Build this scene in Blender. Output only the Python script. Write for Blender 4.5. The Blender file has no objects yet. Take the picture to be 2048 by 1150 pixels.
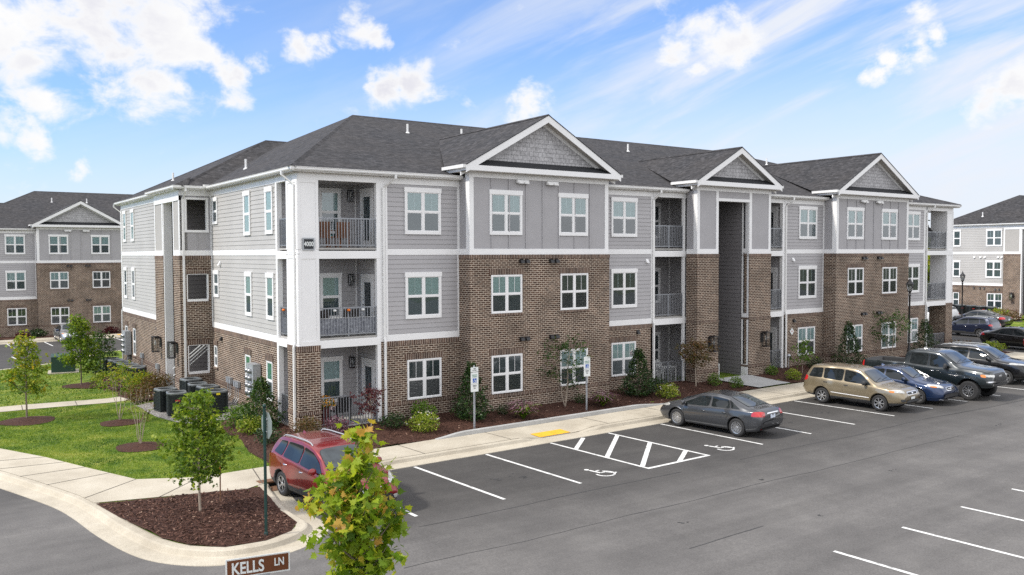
import bpy, bmesh, math, random
from mathutils import Vector, Matrix, noise, geometry
from mathutils.bvhtree import BVHTree
sc = bpy.context.scene
COL = sc.collection
R_ = math.radians
V = Vector
rnd = random.Random(7)

def sm(t):
    t = max(0.0, min(1.0, t)); return t*t*(3-2*t)
def lerp(a, b, t): return a+(b-a)*t

# ------------------------------------------------------------------ objects
def empty(name, loc=(0,0,0), rz=0.0):
    o = bpy.data.objects.new(name, None); COL.objects.link(o)
    o.location = loc; o.rotation_euler = (0,0,rz); o.empty_display_size = .3
    return o
def tag(o, label=None, cat=None, group=None, kind=None):
    if label: o['label'] = label
    if cat: o['category'] = cat
    if group: o['group'] = group
    if kind: o['kind'] = kind
    return o
def copy_tree(o, parent=None):
    c = o.copy(); COL.objects.link(c)
    if parent is not None: c.parent = parent
    for ch in list(o.children): copy_tree(ch, c)
    return c

class MB:
    """collects faces, then links them as ONE mesh object"""
    def __init__(s): s.v=[]; s.f=[]; s.m=[]; s.uv={}; s.tint=None; s.pr=[]
    def vert(s, p): s.v.append(tuple(p)); return len(s.v)-1
    def face(s, pts, mi=0, uv=None):
        i = [s.vert(p) for p in pts]; s.f.append(i); s.m.append(mi)
        if uv: s.uv[len(s.f)-1] = uv
    def grid(s, rows, mi=0, closed=False):
        base=len(s.v); n=len(rows[0])
        for r in rows:
            for p in r: s.v.append(tuple(p))
        for i in range(len(rows)-1):
            for j in range(n if closed else n-1):
                k=(j+1)%n
                s.f.append([base+i*n+j, base+i*n+k, base+(i+1)*n+k, base+(i+1)*n+j]); s.m.append(mi)
    def box(s, x0,x1,y0,y1,z0,z1, mi=0):
        p=[(x0,y0,z0),(x1,y0,z0),(x1,y1,z0),(x0,y1,z0),(x0,y0,z1),(x1,y0,z1),(x1,y1,z1),(x0,y1,z1)]
        b=len(s.v); s.v+=p
        for q in ((0,3,2,1),(4,5,6,7),(0,1,5,4),(1,2,6,5),(2,3,7,6),(3,0,4,7)):
            s.f.append([b+i for i in q]); s.m.append(mi)
    def hexa(s, p, mi=0):
        b=len(s.v); s.v+=[tuple(q) for q in p]
        for q in ((0,3,2,1),(4,5,6,7),(0,1,5,4),(1,2,6,5),(2,3,7,6),(3,0,4,7)):
            s.f.append([b+i for i in q]); s.m.append(mi)
    def tube(s, pts, r, n=8, mi=0, cap=True, r1=None):
        pts=[V(p) for p in pts]; rows=[]
        for i,p in enumerate(pts):
            a=pts[max(0,i-1)]; b=pts[min(len(pts)-1,i+1)]
            t=(b-a).normalized(); ref=V((0,0,1)) if abs(t.z)<.9 else V((1,0,0))
            u=t.cross(ref).normalized(); w=t.cross(u)
            if isinstance(r,(list,tuple)): rr=r[i]
            else: rr=r if r1 is None else lerp(r,r1,i/(len(pts)-1))
            rows.append([p+u*rr*math.cos(k*2*math.pi/n)+w*rr*math.sin(k*2*math.pi/n) for k in range(n)])
        s.grid(rows, mi, True)
        if cap:
            for row in (rows[0][::-1], rows[-1]): s.face(row, mi)
    def lathe(s, prof, c=(0,0,0), n=16, mi=0, axis='z'):
        rows=[]
        for r,h in prof:
            row=[]
            for k in range(n):
                a=2*math.pi*k/n; x,y=r*math.cos(a),r*math.sin(a)
                row.append((c[0]+x,c[1]+y,c[2]+h) if axis=='z' else (c[0]+x,c[1]+h,c[2]+y))
            rows.append(row)
        s.grid(rows,mi,True)
    def split(s, name, mats, key, parent=None):
        """one object per stretch of wall: primitives are grouped by where they stand"""
        groups={}; par=list(range(len(s.v)))
        def find(i):
            while par[i]!=i: par[i]=par[par[i]]; i=par[i]
            return i
        for f in s.f:
            for a in f[1:]:
                x,y=find(f[0]),find(a)
                if x!=y: par[x]=y
        acc={}
        for i,v in enumerate(s.v): acc.setdefault(find(i),[]).append(v)
        keyof={r:key(*[sum(c)/len(P) for c in zip(*P)]) for r,P in acc.items()}
        for fi,f in enumerate(s.f): groups.setdefault(keyof[find(f[0])],[]).append(fi)
        for k,fs in groups.items():
            m=MB(); mp={}
            for fi in fs:
                ids=[]
                for a in s.f[fi]:
                    if a not in mp: mp[a]=m.vert(s.v[a])
                    ids.append(mp[a])
                m.f.append(ids); m.m.append(s.m[fi])
                if fi in s.uv: m.uv[len(m.f)-1]=s.uv[fi]
            m.build(name,mats,parent)
    def build(s, name, mats, parent=None, smooth=False, loc=None, rz=None, tint=None):
        me=bpy.data.meshes.new(name); me.from_pydata(s.v,[],s.f)
        if not isinstance(mats,(list,tuple)): mats=[mats]
        for m in mats: me.materials.append(m)
        if len(mats)>1: me.polygons.foreach_set('material_index', s.m)
        if smooth: me.polygons.foreach_set('use_smooth',[True]*len(me.polygons))
        if s.uv:
            ul=me.uv_layers.new(name='UVMap')
            for fi,uv in s.uv.items():
                p=me.polygons[fi]
                for k,li in enumerate(p.loop_indices): ul.data[li].uv=uv[k]
        if tint is not None:
            at=me.attributes.new('tint','FLOAT','FACE'); at.data.foreach_set('value',tint)
        me.update()
        o=bpy.data.objects.new(name,me); COL.objects.link(o)
        if parent is not None: o.parent=parent
        if loc is not None: o.location=loc
        if rz is not None: o.rotation_euler=(0,0,rz)
        return o

def keep(o):
    me=o.data; bpy.data.objects.remove(o); return me
def inst(name,me,parent,loc=(0,0,0),rz=0.0,**k):
    o=bpy.data.objects.new(name,me); COL.objects.link(o); o.parent=parent; o.location=loc; o.rotation_euler=(0,0,rz)
    return o

class Fr:
    """a wall's own frame: u along it, z up, d outward"""
    def __init__(s,o,U,N): s.o=V(o); s.U=V(U); s.N=V(N)
    def p(s,u,z,d=0.0): return s.o+s.U*u+s.N*d+V((0,0,z))
    def box(s,mb,u0,u1,z0,z1,d0,d1,mi=0):
        P=s.p
        mb.hexa([P(u0,z0,d1),P(u1,z0,d1),P(u1,z0,d0),P(u0,z0,d0),P(u0,z1,d1),P(u1,z1,d1),P(u1,z1,d0),P(u0,z1,d0)],mi)
    def quad(s,mb,u0,u1,z0,z1,d,mi=0):
        P=s.p; mb.face([P(u0,z0,d),P(u1,z0,d),P(u1,z1,d),P(u0,z1,d)],mi)

# ------------------------------------------------------------------ materials
def N_(nt,t,**k):
    n=nt.nodes.new(t)
    for a,b in k.items(): setattr(n,a,b)
    return n
def setin(n,**k):
    for a,b in k.items():
        a=a.replace('_',' ')
        n.inputs[a].default_value=b
def new_mat(name):
    m=bpy.data.materials.new(name); m.use_nodes=True
    nt=m.node_tree; b=nt.nodes['Principled BSDF']; return m,nt,b
def c4(c): return (c[0],c[1],c[2],1.0)
def scl(c,k): return tuple(min(1,x*k) for x in c)
def pm(name,col,rough=.55,metal=0.0,var=.12,scale=6.0,bump=0.0,bscale=None,spec=.5,coat=0.0,detail=4,stretch=(1,1,1)):
    m,nt,b=new_mat(name); L=nt.links.new
    setin(b,Roughness=rough,Metallic=metal); b.inputs['Specular IOR Level'].default_value=spec
    b.inputs['Coat Weight'].default_value=coat; b.inputs['Coat Roughness'].default_value=.07
    tc=N_(nt,'ShaderNodeTexCoord'); mp=N_(nt,'ShaderNodeMapping'); L(tc.outputs['Object'],mp.inputs[0]); mp.inputs['Scale'].default_value=stretch
    no=N_(nt,'ShaderNodeTexNoise'); setin(no,Scale=scale,Detail=detail,Roughness=.6); L(mp.outputs[0],no.inputs['Vector'])
    mx=N_(nt,'ShaderNodeMix',data_type='RGBA'); mx.inputs[6].default_value=c4(scl(col,1-var)); mx.inputs[7].default_value=c4(scl(col,1+var))
    rp=N_(nt,'ShaderNodeMapRange'); setin(rp,From_Min=.3,From_Max=.7); L(no.outputs['Fac'],rp.inputs[0]); L(rp.outputs[0],mx.inputs[0]); L(mx.outputs[2],b.inputs['Base Color'])
    if bump:
        n2=N_(nt,'ShaderNodeTexNoise'); setin(n2,Scale=bscale or scale*6,Detail=4); L(mp.outputs[0],n2.inputs['Vector'])
        bp=N_(nt,'ShaderNodeBump'); setin(bp,Strength=bump,Distance=.02); L(n2.outputs['Fac'],bp.inputs['Height']); L(bp.outputs[0],b.inputs['Normal'])
    return m
def wallcoord(nt):
    L=nt.links.new; tc=N_(nt,'ShaderNodeTexCoord'); sp=N_(nt,'ShaderNodeSeparateXYZ'); L(tc.outputs['Object'],sp.inputs[0])
    ad=N_(nt,'ShaderNodeMath',operation='ADD'); L(sp.outputs[0],ad.inputs[0]); L(sp.outputs[1],ad.inputs[1])
    cb=N_(nt,'ShaderNodeCombineXYZ'); L(ad.outputs[0],cb.inputs[0]); L(sp.outputs[2],cb.inputs[1]); return cb.outputs[0],tc.outputs['Object']
def brick_mat(name,c1,c2,mortar,bw=.21,rh=.078,ms=.011,off=.5,rough=.85,bump=.6,dirt=.35,spec=.25):
    m,nt,b=new_mat(name); L=nt.links.new; v,ob=wallcoord(nt)
    br=N_(nt,'ShaderNodeTexBrick',offset=off); setin(br,Scale=1.0,Mortar_Size=ms,Mortar_Smooth=.15,Bias=0.0,Brick_Width=bw,Row_Height=rh)
    br.inputs['Color1'].default_value=c4(c1); br.inputs['Color2'].default_value=c4(c2); br.inputs['Mortar'].default_value=c4(mortar); L(v,br.inputs['Vector'])
    no=N_(nt,'ShaderNodeTexNoise'); setin(no,Scale=.9,Detail=6,Roughness=.7); L(ob,no.inputs['Vector'])
    rp=N_(nt,'ShaderNodeMapRange'); setin(rp,From_Min=.3,From_Max=.7,To_Min=1-dirt,To_Max=1+dirt); L(no.outputs['Fac'],rp.inputs[0])
    n2=N_(nt,'ShaderNodeTexNoise'); setin(n2,Scale=14,Detail=3); L(ob,n2.inputs['Vector'])
    r2=N_(nt,'ShaderNodeMapRange'); setin(r2,From_Min=.3,From_Max=.7,To_Min=.75,To_Max=1.3); L(n2.outputs['Fac'],r2.inputs[0])
    mu=N_(nt,'ShaderNodeMath',operation='MULTIPLY'); L(rp.outputs[0],mu.inputs[0]); L(r2.outputs[0],mu.inputs[1])
    vm=N_(nt,'ShaderNodeVectorMath',operation='SCALE'); L(br.outputs['Color'],vm.inputs[0]); L(mu.outputs[0],vm.inputs['Scale']); L(vm.outputs[0],b.inputs['Base Color'])
    bp=N_(nt,'ShaderNodeBump',invert=True); setin(bp,Strength=bump,Distance=.008); L(br.outputs['Fac'],bp.inputs['Height']); L(bp.outputs[0],b.inputs['Normal'])
    setin(b,Roughness=rough); b.inputs['Specular IOR Level'].default_value=spec
    return m
def shingle_mat(name,c1,c2,c3):
    m,nt,b=new_mat(name); L=nt.links.new; uv=N_(nt,'ShaderNodeUVMap')
    br=N_(nt,'ShaderNodeTexBrick',offset=.37); setin(br,Scale=1.0,Mortar_Size=.006,Mortar_Smooth=.3,Bias=0.0,Brick_Width=.24,Row_Height=.145)
    br.inputs['Color1'].default_value=c4(c1); br.inputs['Color2'].default_value=c4(c2); br.inputs['Mortar'].default_value=c4(scl(c1,.55)); L(uv.outputs[0],br.inputs['Vector'])
    no=N_(nt,'ShaderNodeTexNoise'); setin(no,Scale=.35,Detail=7,Roughness=.75); L(uv.outputs[0],no.inputs['Vector'])
    rp=N_(nt,'ShaderNodeMapRange'); setin(rp,From_Min=.35,From_Max=.7); L(no.outputs['Fac'],rp.inputs[0])
    n3=N_(nt,'ShaderNodeTexNoise'); setin(n3,Scale=4.2,Detail=4,Roughness=.75); L(uv.outputs[0],n3.inputs['Vector'])
    mx=N_(nt,'ShaderNodeMix',data_type='RGBA'); L(rp.outputs[0],mx.inputs[0]); L(br.outputs['Color'],mx.inputs[6]); mx.inputs[7].default_value=c4(c3)
    mf=N_(nt,'ShaderNodeMath',operation='MULTIPLY'); L(rp.outputs[0],mf.inputs[0]); mf.inputs[1].default_value=.45; L(mf.outputs[0],mx.inputs[0])
    r3=N_(nt,'ShaderNodeMapRange'); setin(r3,From_Min=.3,From_Max=.7,To_Min=.5,To_Max=1.6); L(n3.outputs['Fac'],r3.inputs[0])
    vm=N_(nt,'ShaderNodeVectorMath',operation='SCALE'); L(mx.outputs[2],vm.inputs[0]); L(r3.outputs[0],vm.inputs['Scale']); L(vm.outputs[0],b.inputs['Base Color'])
    bp=N_(nt,'ShaderNodeBump',invert=True); setin(bp,Strength=.5,Distance=.01); L(br.outputs['Fac'],bp.inputs['Height']); L(bp.outputs[0],b.inputs['Normal'])
    setin(b,Roughness=.9); b.inputs['Specular IOR Level'].default_value=.25
    return m
def ramp_mat(name,stops,scale,detail=6,rough=.9,bump=.5,bscale=30,stretch=(1,1,1),extra=None,spec=.3,bdist=.03,rgh=.65):
    """several noise octaves through a colour ramp"""
    m,nt,b=new_mat(name); L=nt.links.new; tc=N_(nt,'ShaderNodeTexCoord'); mp=N_(nt,'ShaderNodeMapping'); mp.inputs['Scale'].default_value=stretch
    L(tc.outputs['Object'],mp.inputs[0])
    no=N_(nt,'ShaderNodeTexNoise'); setin(no,Scale=scale,Detail=detail,Roughness=rgh); L(mp.outputs[0],no.inputs['Vector'])
    cr=N_(nt,'ShaderNodeValToRGB'); e=cr.color_ramp.elements
    e[0].position=stops[0][0]; e[0].color=c4(stops[0][1]); e[1].position=stops[-1][0]; e[1].color=c4(stops[-1][1])
    for p,c in stops[1:-1]:
        k=e.new(p); k.color=c4(c)
    L(no.outputs['Fac'],cr.inputs[0]); out=cr.outputs[0]
    n2=N_(nt,'ShaderNodeTexNoise'); setin(n2,Scale=bscale,Detail=4,Roughness=.7); L(tc.outputs['Object'],n2.inputs['Vector'])
    r2=N_(nt,'ShaderNodeMapRange'); setin(r2,From_Min=.3,From_Max=.7,To_Min=.78,To_Max=1.22); L(n2.outputs['Fac'],r2.inputs[0])
    vm=N_(nt,'ShaderNodeVectorMath',operation='SCALE'); L(out,vm.inputs[0]); L(r2.outputs[0],vm.inputs['Scale']); out=vm.outputs[0]
    if extra: out=extra(nt,out,tc.outputs['Object'])
    L(out,b.inputs['Base Color'])
    bp=N_(nt,'ShaderNodeBump'); setin(bp,Strength=bump,Distance=bdist); L(n2.outputs['Fac'],bp.inputs['Height']); L(bp.outputs[0],b.inputs['Normal'])
    setin(b,Roughness=rough); b.inputs['Specular IOR Level'].default_value=spec
    return m
def leaf_mat(name,cols,trans=.35,rough=.5):
    """leaf colour from the per-leaf 'tint' attribute"""
    m,nt,b=new_mat(name); L=nt.links.new
    at=N_(nt,'ShaderNodeAttribute',attribute_name='tint'); cr=N_(nt,'ShaderNodeValToRGB'); e=cr.color_ramp.elements
    e[0].position=0; e[0].color=c4(cols[0]); e[1].position=1; e[1].color=c4(cols[-1])
    for i,c in enumerate(cols[1:-1]):
        k=e.new((i+1)/(len(cols)-1)); k.color=c4(c)
    L(at.outputs['Fac'],cr.inputs[0]); L(cr.outputs[0],b.inputs['Base Color']); setin(b,Roughness=rough); b.inputs['Specular IOR Level'].default_value=.3
    tr=N_(nt,'ShaderNodeBsdfTranslucent'); vm=N_(nt,'ShaderNodeVectorMath',operation='MULTIPLY'); L(cr.outputs[0],vm.inputs[0]); vm.inputs[1].default_value=(1.25,1.25,.6); L(vm.outputs[0],tr.inputs[0])
    ms=N_(nt,'ShaderNodeMixShader'); ms.inputs[0].default_value=trans; L(b.outputs[0],ms.inputs[1]); L(tr.outputs[0],ms.inputs[2]); L(ms.outputs[0],nt.nodes['Material Output'].inputs[0])
    return m
def glass_mat(name,tint=(.75,.85,.85),refl=.16):
    m,nt,b=new_mat(name); L=nt.links.new; nt.nodes.remove(b)
    tr=N_(nt,'ShaderNodeBsdfTransparent'); tr.inputs[0].default_value=c4(tint); gl=N_(nt,'ShaderNodeBsdfGlossy'); setin(gl,Roughness=.015); gl.inputs[0].default_value=(.95,.97,1,1)
    fr=N_(nt,'ShaderNodeLayerWeight'); setin(fr,Blend=.25); mr=N_(nt,'ShaderNodeMapRange'); setin(mr,To_Min=refl,To_Max=.9); L(fr.outputs['Fresnel'],mr.inputs[0])
    tc=N_(nt,'ShaderNodeTexCoord'); no=N_(nt,'ShaderNodeTexNoise'); setin(no,Scale=1.7,Detail=1); L(tc.outputs['Object'],no.inputs['Vector']); bp=N_(nt,'ShaderNodeBump'); setin(bp,Strength=.06,Distance=.05); L(no.outputs['Fac'],bp.inputs['Height']); L(bp.outputs[0],gl.inputs['Normal'])
    ms=N_(nt,'ShaderNodeMixShader'); L(mr.outputs[0],ms.inputs[0]); L(tr.outputs[0],ms.inputs[1]); L(gl.outputs[0],ms.inputs[2]); L(ms.outputs[0],nt.nodes['Material Output'].inputs[0])
    return m
def paint_mat(name,col,metal=.35,rough=.28,flake=.15):
    m=pm(name,col,rough=rough,metal=metal,var=flake,scale=400,coat=1.0); return m
def slat_mat(name,c1,c2,pitch=.05):
    m,nt,b=new_mat(name); L=nt.links.new; tc=N_(nt,'ShaderNodeTexCoord'); sp=N_(nt,'ShaderNodeSeparateXYZ'); L(tc.outputs['Object'],sp.inputs[0])
    mu=N_(nt,'ShaderNodeMath',operation='MULTIPLY'); L(sp.outputs[2],mu.inputs[0]); mu.inputs[1].default_value=1/pitch
    fr=N_(nt,'ShaderNodeMath',operation='FRACT'); L(mu.outputs[0],fr.inputs[0]); mr=N_(nt,'ShaderNodeMapRange',interpolation_type='SMOOTHSTEP'); setin(mr,From_Min=.55,From_Max=.85); L(fr.outputs[0],mr.inputs[0])
    mx=N_(nt,'ShaderNodeMix',data_type='RGBA'); mx.inputs[6].default_value=c4(c1); mx.inputs[7].default_value=c4(c2); L(mr.outputs[0],mx.inputs[0]); L(mx.outputs[2],b.inputs['Base Color']); setin(b,Roughness=.6)
    return m

M={}
M['trim']=pm('white_trim',(.80,.80,.80),rough=.45,var=.03,scale=1.2)
M['gutter']=pm('gutter_white',(.72,.72,.71),rough=.35,var=.06,scale=.8)
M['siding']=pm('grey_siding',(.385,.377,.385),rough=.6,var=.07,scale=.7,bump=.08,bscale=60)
M['siding_sunlit']=pm('sunlit_siding',(.41,.40,.385),rough=.6,var=.06,scale=.7,bump=.08,bscale=60)  # same siding on the sunny end, sunlight put into its colour
M['siding_shaded']=pm('shaded_breezeway_siding',(.20,.19,.195),rough=.6,var=.07,scale=.7)  # same siding in the passages, their shade put into the colour
M['panel']=pm('grey_panel',(.365,.358,.368),rough=.65,var=.05,scale=1.3,bump=.15,bscale=90)
M['panel_sunlit']=pm('sunlit_panel',(.38,.365,.345),rough=.65,var=.05,scale=1.3)  # grey panel of the sunny side, warmed and lightened as if sunlit
M['shake']=brick_mat('grey_shake',(.36,.355,.365),(.43,.425,.435),(.13,.13,.135),bw=.21,rh=.17,ms=.006,off=.37,rough=.65,bump=.5,dirt=.08)
M['brick']=brick_mat('brown_brick',(.042,.022,.016),(.115,.068,.046),(.43,.365,.295),ms=.0120)
M['soldier']=brick_mat('soldier_brick',(.055,.032,.026),(.12,.07,.05),(.40,.34,.28),bw=.075,rh=.9,ms=.010,off=0.0)
M['roof']=shingle_mat('roof_shingles',(.022,.023,.026),(.056,.055,.059),(.066,.058,.053))
M['roof_dark']=pm('dark_flashing',(.018,.019,.022),rough=.8,var=.2,scale=8)
M['soffit']=pm('soffit',(.42,.40,.37),rough=.7,var=.05)
M['rail']=pm('grey_rail',(.27,.285,.31),rough=.35,metal=.5,var=.08)
M['deck']=pm('deck_edge',(.30,.24,.20),rough=.8,var=.25,scale=12)
M['ceil']=pm('balcony_ceiling',(.30,.29,.285),rough=.8,var=.05)
M['glass']=glass_mat('window_glass',refl=.085)
M['blind']=slat_mat('blind_light',(.47,.54,.535),(.28,.34,.345))
M['blind_dark']=slat_mat('blind_screened',(.105,.125,.135),(.06,.075,.082))
M['blind_dark_room']=slat_mat('dark_room_slats',(.075,.08,.085),(.022,.024,.027),.06)  # dark windows: the unlit room painted onto the plane behind the glass
M['curtain_g']=pm('green_curtain',(.10,.26,.17),rough=.9,var=.2,scale=10,stretch=(6,6,.3))
M['black']=pm('black_metal',(.014,.014,.016),rough=.45,var=.2)
M['lampglass']=glass_mat('lamp_glass',(.8,.8,.78),.1)
M['door']=pm('white_door',(.68,.68,.68),rough=.4,var=.03)
M['concrete']=ramp_mat('concrete',[(.25,(.34,.30,.235)),(.5,(.45,.405,.325)),(.75,(.53,.485,.40))],.7,bump=.15,bscale=45,rough=.85)
M['concrete_gr']=ramp_mat('grey_concrete',[(.25,(.33,.33,.32)),(.75,(.46,.46,.45))],1.0,bump=.15,bscale=45,rough=.85)
M['slab']=pm('balcony_slab',(.38,.37,.35),rough=.85,var=.12,scale=3)
M['mulch']=ramp_mat('bark_mulch',[(.28,(.022,.009,.006)),(.5,(.072,.031,.020)),(.68,(.125,.062,.042)),(.8,(.23,.14,.10))],13,detail=8,bump=1.0,bscale=28,bdist=.06,rgh=.8)
M['chip']=leaf_mat('bark_chip',[(.026,.011,.008),(.085,.038,.026),(.15,.078,.055),(.29,.19,.14)],trans=.0,rough=.85)
M['grass_base']=None
M['white_paint']=ramp_mat('road_paint',[(.30,(.30,.30,.29)),(.40,(.60,.60,.58)),(.6,(.76,.76,.74))],5.0,bump=.25,bscale=60,rough=.7)
M['yellow']=pm('yellow_tactile',(.78,.42,.03),rough=.7,var=.12,scale=4)
M['tyre']=pm('tyre_rubber',(.018,.018,.019),rough=.75,var=.25,scale=20)
M['well']=pm('wheel_well',(.006,.006,.007),rough=.9,var=.1)
M['clad']=pm('black_plastic',(.035,.036,.038),rough=.6,var=.15)
M['rim']=pm('silver_rim',(.55,.56,.58),rough=.25,metal=.85,var=.06)
M['rim_dk']=pm('black_rim',(.03,.03,.032),rough=.3,metal=.6,var=.2)
M['chrome']=pm('chrome',(.72,.73,.75),rough=.12,metal=1.0,var=.03)
M['carglass']=pm('car_glass',(.010,.013,.014),rough=.03,var=.3,spec=.55,coat=0)
M['carglass2']=pm('car_glass_lighter',(.030,.038,.042),rough=.03,var=.5,scale=3,spec=.7,coat=.25)
M['red_lens']=pm('red_lens',(.42,.012,.014),rough=.1,var=.2,coat=1)
M['amber']=pm('amber_lens',(.65,.20,.02),rough=.12,var=.15,coat=1)
M['lens']=pm('clear_lens',(.50,.50,.48),rough=.08,metal=.35,var=.3,scale=9,coat=1)
M['plate']=pm('plate_white',(.62,.68,.78),rough=.4,var=.12,scale=30)
M['grey_metal']=pm('grey_box_metal',(.36,.38,.40),rough=.45,metal=.3,var=.06)
M['ac']=pm('ac_dark',(.030,.037,.038),rough=.45,metal=.4,var=.15)
M['ac_top']=pm('ac_top',(.19,.205,.21),rough=.4,metal=.4,var=.15)
M['green_metal']=pm('green_metal',(.012,.045,.032),rough=.45,var=.1)
M['post_green']=pm('post_green',(.010,.040,.034),rough=.45,metal=.2,var=.15)
M['sign_back']=pm('sign_back',(.42,.47,.45),rough=.4,metal=.7,var=.06)
M['galv']=pm('galvanised',(.50,.52,.55),rough=.4,metal=.6,var=.1)
M['sign_white']=pm('sign_white',(.74,.77,.76),rough=.45,var=.03)
M['sign_brown']=pm('sign_brown',(.14,.045,.014),rough=.4,var=.06)
M['sign_blue']=pm('sign_blue',(.02,.10,.42),rough=.4,var=.05)
M['sign_green']=pm('sign_green',(.06,.25,.15),rough=.4,var=.05)
M['sign_black']=pm('sign_black',(.012,.014,.02),rough=.4,var=.05)
M['plastic']=pm('white_plastic',(.70,.71,.70),rough=.4,var=.04)
M['bark']=pm('tree_bark',(.19,.15,.12),rough=.9,var=.3,scale=14,bump=.5,stretch=(1,1,.25))
M['bark_lt']=pm('pale_bark',(.34,.28,.22),rough=.9,var=.3,scale=10,stretch=(1,1,.3))
M['wood']=pm('brown_wood',(.15,.06,.025),rough=.6,var=.25,scale=5)
M['orange']=pm('orange_trinket',(.75,.17,.01),rough=.5,var=.1)
M['rust']=pm('rusty_iron',(.17,.085,.045),rough=.85,var=.3,scale=9)
M['gravel']=ramp_mat('river_gravel',[(.35,(.08,.075,.07)),(.5,(.24,.225,.21)),(.64,(.45,.43,.40))],16,detail=5,bump=1.0,bscale=20,bdist=.05)
def stall_wear(nt,col,ob):
    # the lane worn pale by wheels, the stalls newer and darker; long tyre tracks run along the lane
    L=nt.links.new; sp=N_(nt,'ShaderNodeSeparateXYZ'); L(ob,sp.inputs[0])
    no=N_(nt,'ShaderNodeTexNoise'); setin(no,Scale=.12,Detail=3); L(ob,no.inputs['Vector'])
    a=N_(nt,'ShaderNodeMath',operation='MULTIPLY_ADD'); L(no.outputs['Fac'],a.inputs[0]); a.inputs[1].default_value=5.0; L(sp.outputs[1],a.inputs[2])
    xf=N_(nt,'ShaderNodeMapRange',interpolation_type='SMOOTHSTEP'); setin(xf,From_Min=-4.5,From_Max=-1.0,To_Min=-9.0,To_Max=0.0); L(sp.outputs[0],xf.inputs[0])
    a2=N_(nt,'ShaderNodeMath',operation='ADD'); L(a.outputs[0],a2.inputs[0]); L(xf.outputs[0],a2.inputs[1])
    mr=N_(nt,'ShaderNodeMapRange',interpolation_type='SMOOTHSTEP'); setin(mr,From_Min=-12.0,From_Max=-5.0,To_Min=1.5,To_Max=.74); L(a2.outputs[0],mr.inputs[0])
    mp=N_(nt,'ShaderNodeMapping'); mp.inputs['Scale'].default_value=(.05,1.6,1); mp.inputs['Rotation'].default_value=(0,0,R_(-2)); L(ob,mp.inputs[0])
    n2=N_(nt,'ShaderNodeTexNoise'); setin(n2,Scale=1.0,Detail=6,Roughness=.6); L(mp.outputs[0],n2.inputs['Vector'])
    m2=N_(nt,'ShaderNodeMapRange'); setin(m2,From_Min=.3,From_Max=.7,To_Min=.86,To_Max=1.10); L(n2.outputs['Fac'],m2.inputs[0])
    mu=N_(nt,'ShaderNodeMath',operation='MULTIPLY'); L(mr.outputs[0],mu.inputs[0]); L(m2.outputs[0],mu.inputs[1])
    vm=N_(nt,'ShaderNodeVectorMath',operation='SCALE'); L(col,vm.inputs[0]); L(mu.outputs[0],vm.inputs['Scale']); return vm.outputs[0]
M['asphalt']=ramp_mat('asphalt',[(.3,(.066,.063,.061)),(.5,(.084,.080,.077)),(.7,(.108,.103,.098))],.45,detail=12,bump=.6,bscale=26,extra=stall_wear,rough=.88,bdist=.01,rgh=.72)
M['lawn']=ramp_mat('lawn',[(.30,(.035,.080,.006)),(.42,(.085,.155,.010)),(.54,(.18,.245,.020)),(.68,(.34,.34,.07))],.75,detail=10,bump=1.0,bscale=34,bdist=.07,rgh=.72)
M['far_ground']=ramp_mat('far_ground',[(.3,(.05,.07,.02)),(.7,(.12,.12,.05))],.05,bump=.2,bscale=2)
M['grass_blade']=leaf_mat('grass_blade',[(.035,.095,.006),(.10,.185,.012),(.20,.275,.022),(.33,.35,.075)],trans=.3)
EXPOSURE=.72; SUNAZ=168; SUNEL=42; SUN_E=2.3; SUN_ANG=5; SKY_STR=.12; DENOISE=False
SKY_TINT=(.58,.80,1.10,1); SKY_HORIZON=(4.2,4.45,4.85,1); SKY_CIRRUS=(4.35,4.5,4.85,1); CLOUD_HI=(5.05,5.05,5.05,1); CLOUD_LO=(4.0,4.0,4.35,1); SKY_FILL=(8.5,8.5,8.7)
# ------------------------------------------------------------------ camera
cam=bpy.data.cameras.new('camera'); camo=bpy.data.objects.new('camera',cam); COL.objects.link(camo); sc.camera=camo
yaw,pitch,roll=R_(54.979),R_(2.249),R_(-.182)
camo.location=(-10.498,-27.476,6.067)
fw=V((math.cos(yaw)*math.cos(pitch),math.sin(yaw)*math.cos(pitch),-math.sin(pitch))); rt=V((math.sin(yaw),-math.cos(yaw),0)); up=rt.cross(fw)
r2=rt*math.cos(roll)+up*math.sin(roll); u2=-rt*math.sin(roll)+up*math.cos(roll)
camo.rotation_euler=Matrix((r2,u2,-fw)).transposed().to_euler()
cam.sensor_width=36; cam.lens=1699.2/2048*36; cam.clip_end=5000; cam.clip_start=.1
sc.render.resolution_x=1024; sc.render.resolution_y=575
sc.view_settings.view_transform='Standard'; sc.view_settings.look='None'; sc.view_settings.exposure=EXPOSURE; sc.view_settings.gamma=1
sc.cycles.use_adaptive_sampling=False; sc.cycles.sample_clamp_indirect=4; sc.cycles.max_bounces=6; sc.cycles.transparent_max_bounces=12; sc.cycles.use_denoising=DENOISE
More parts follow.
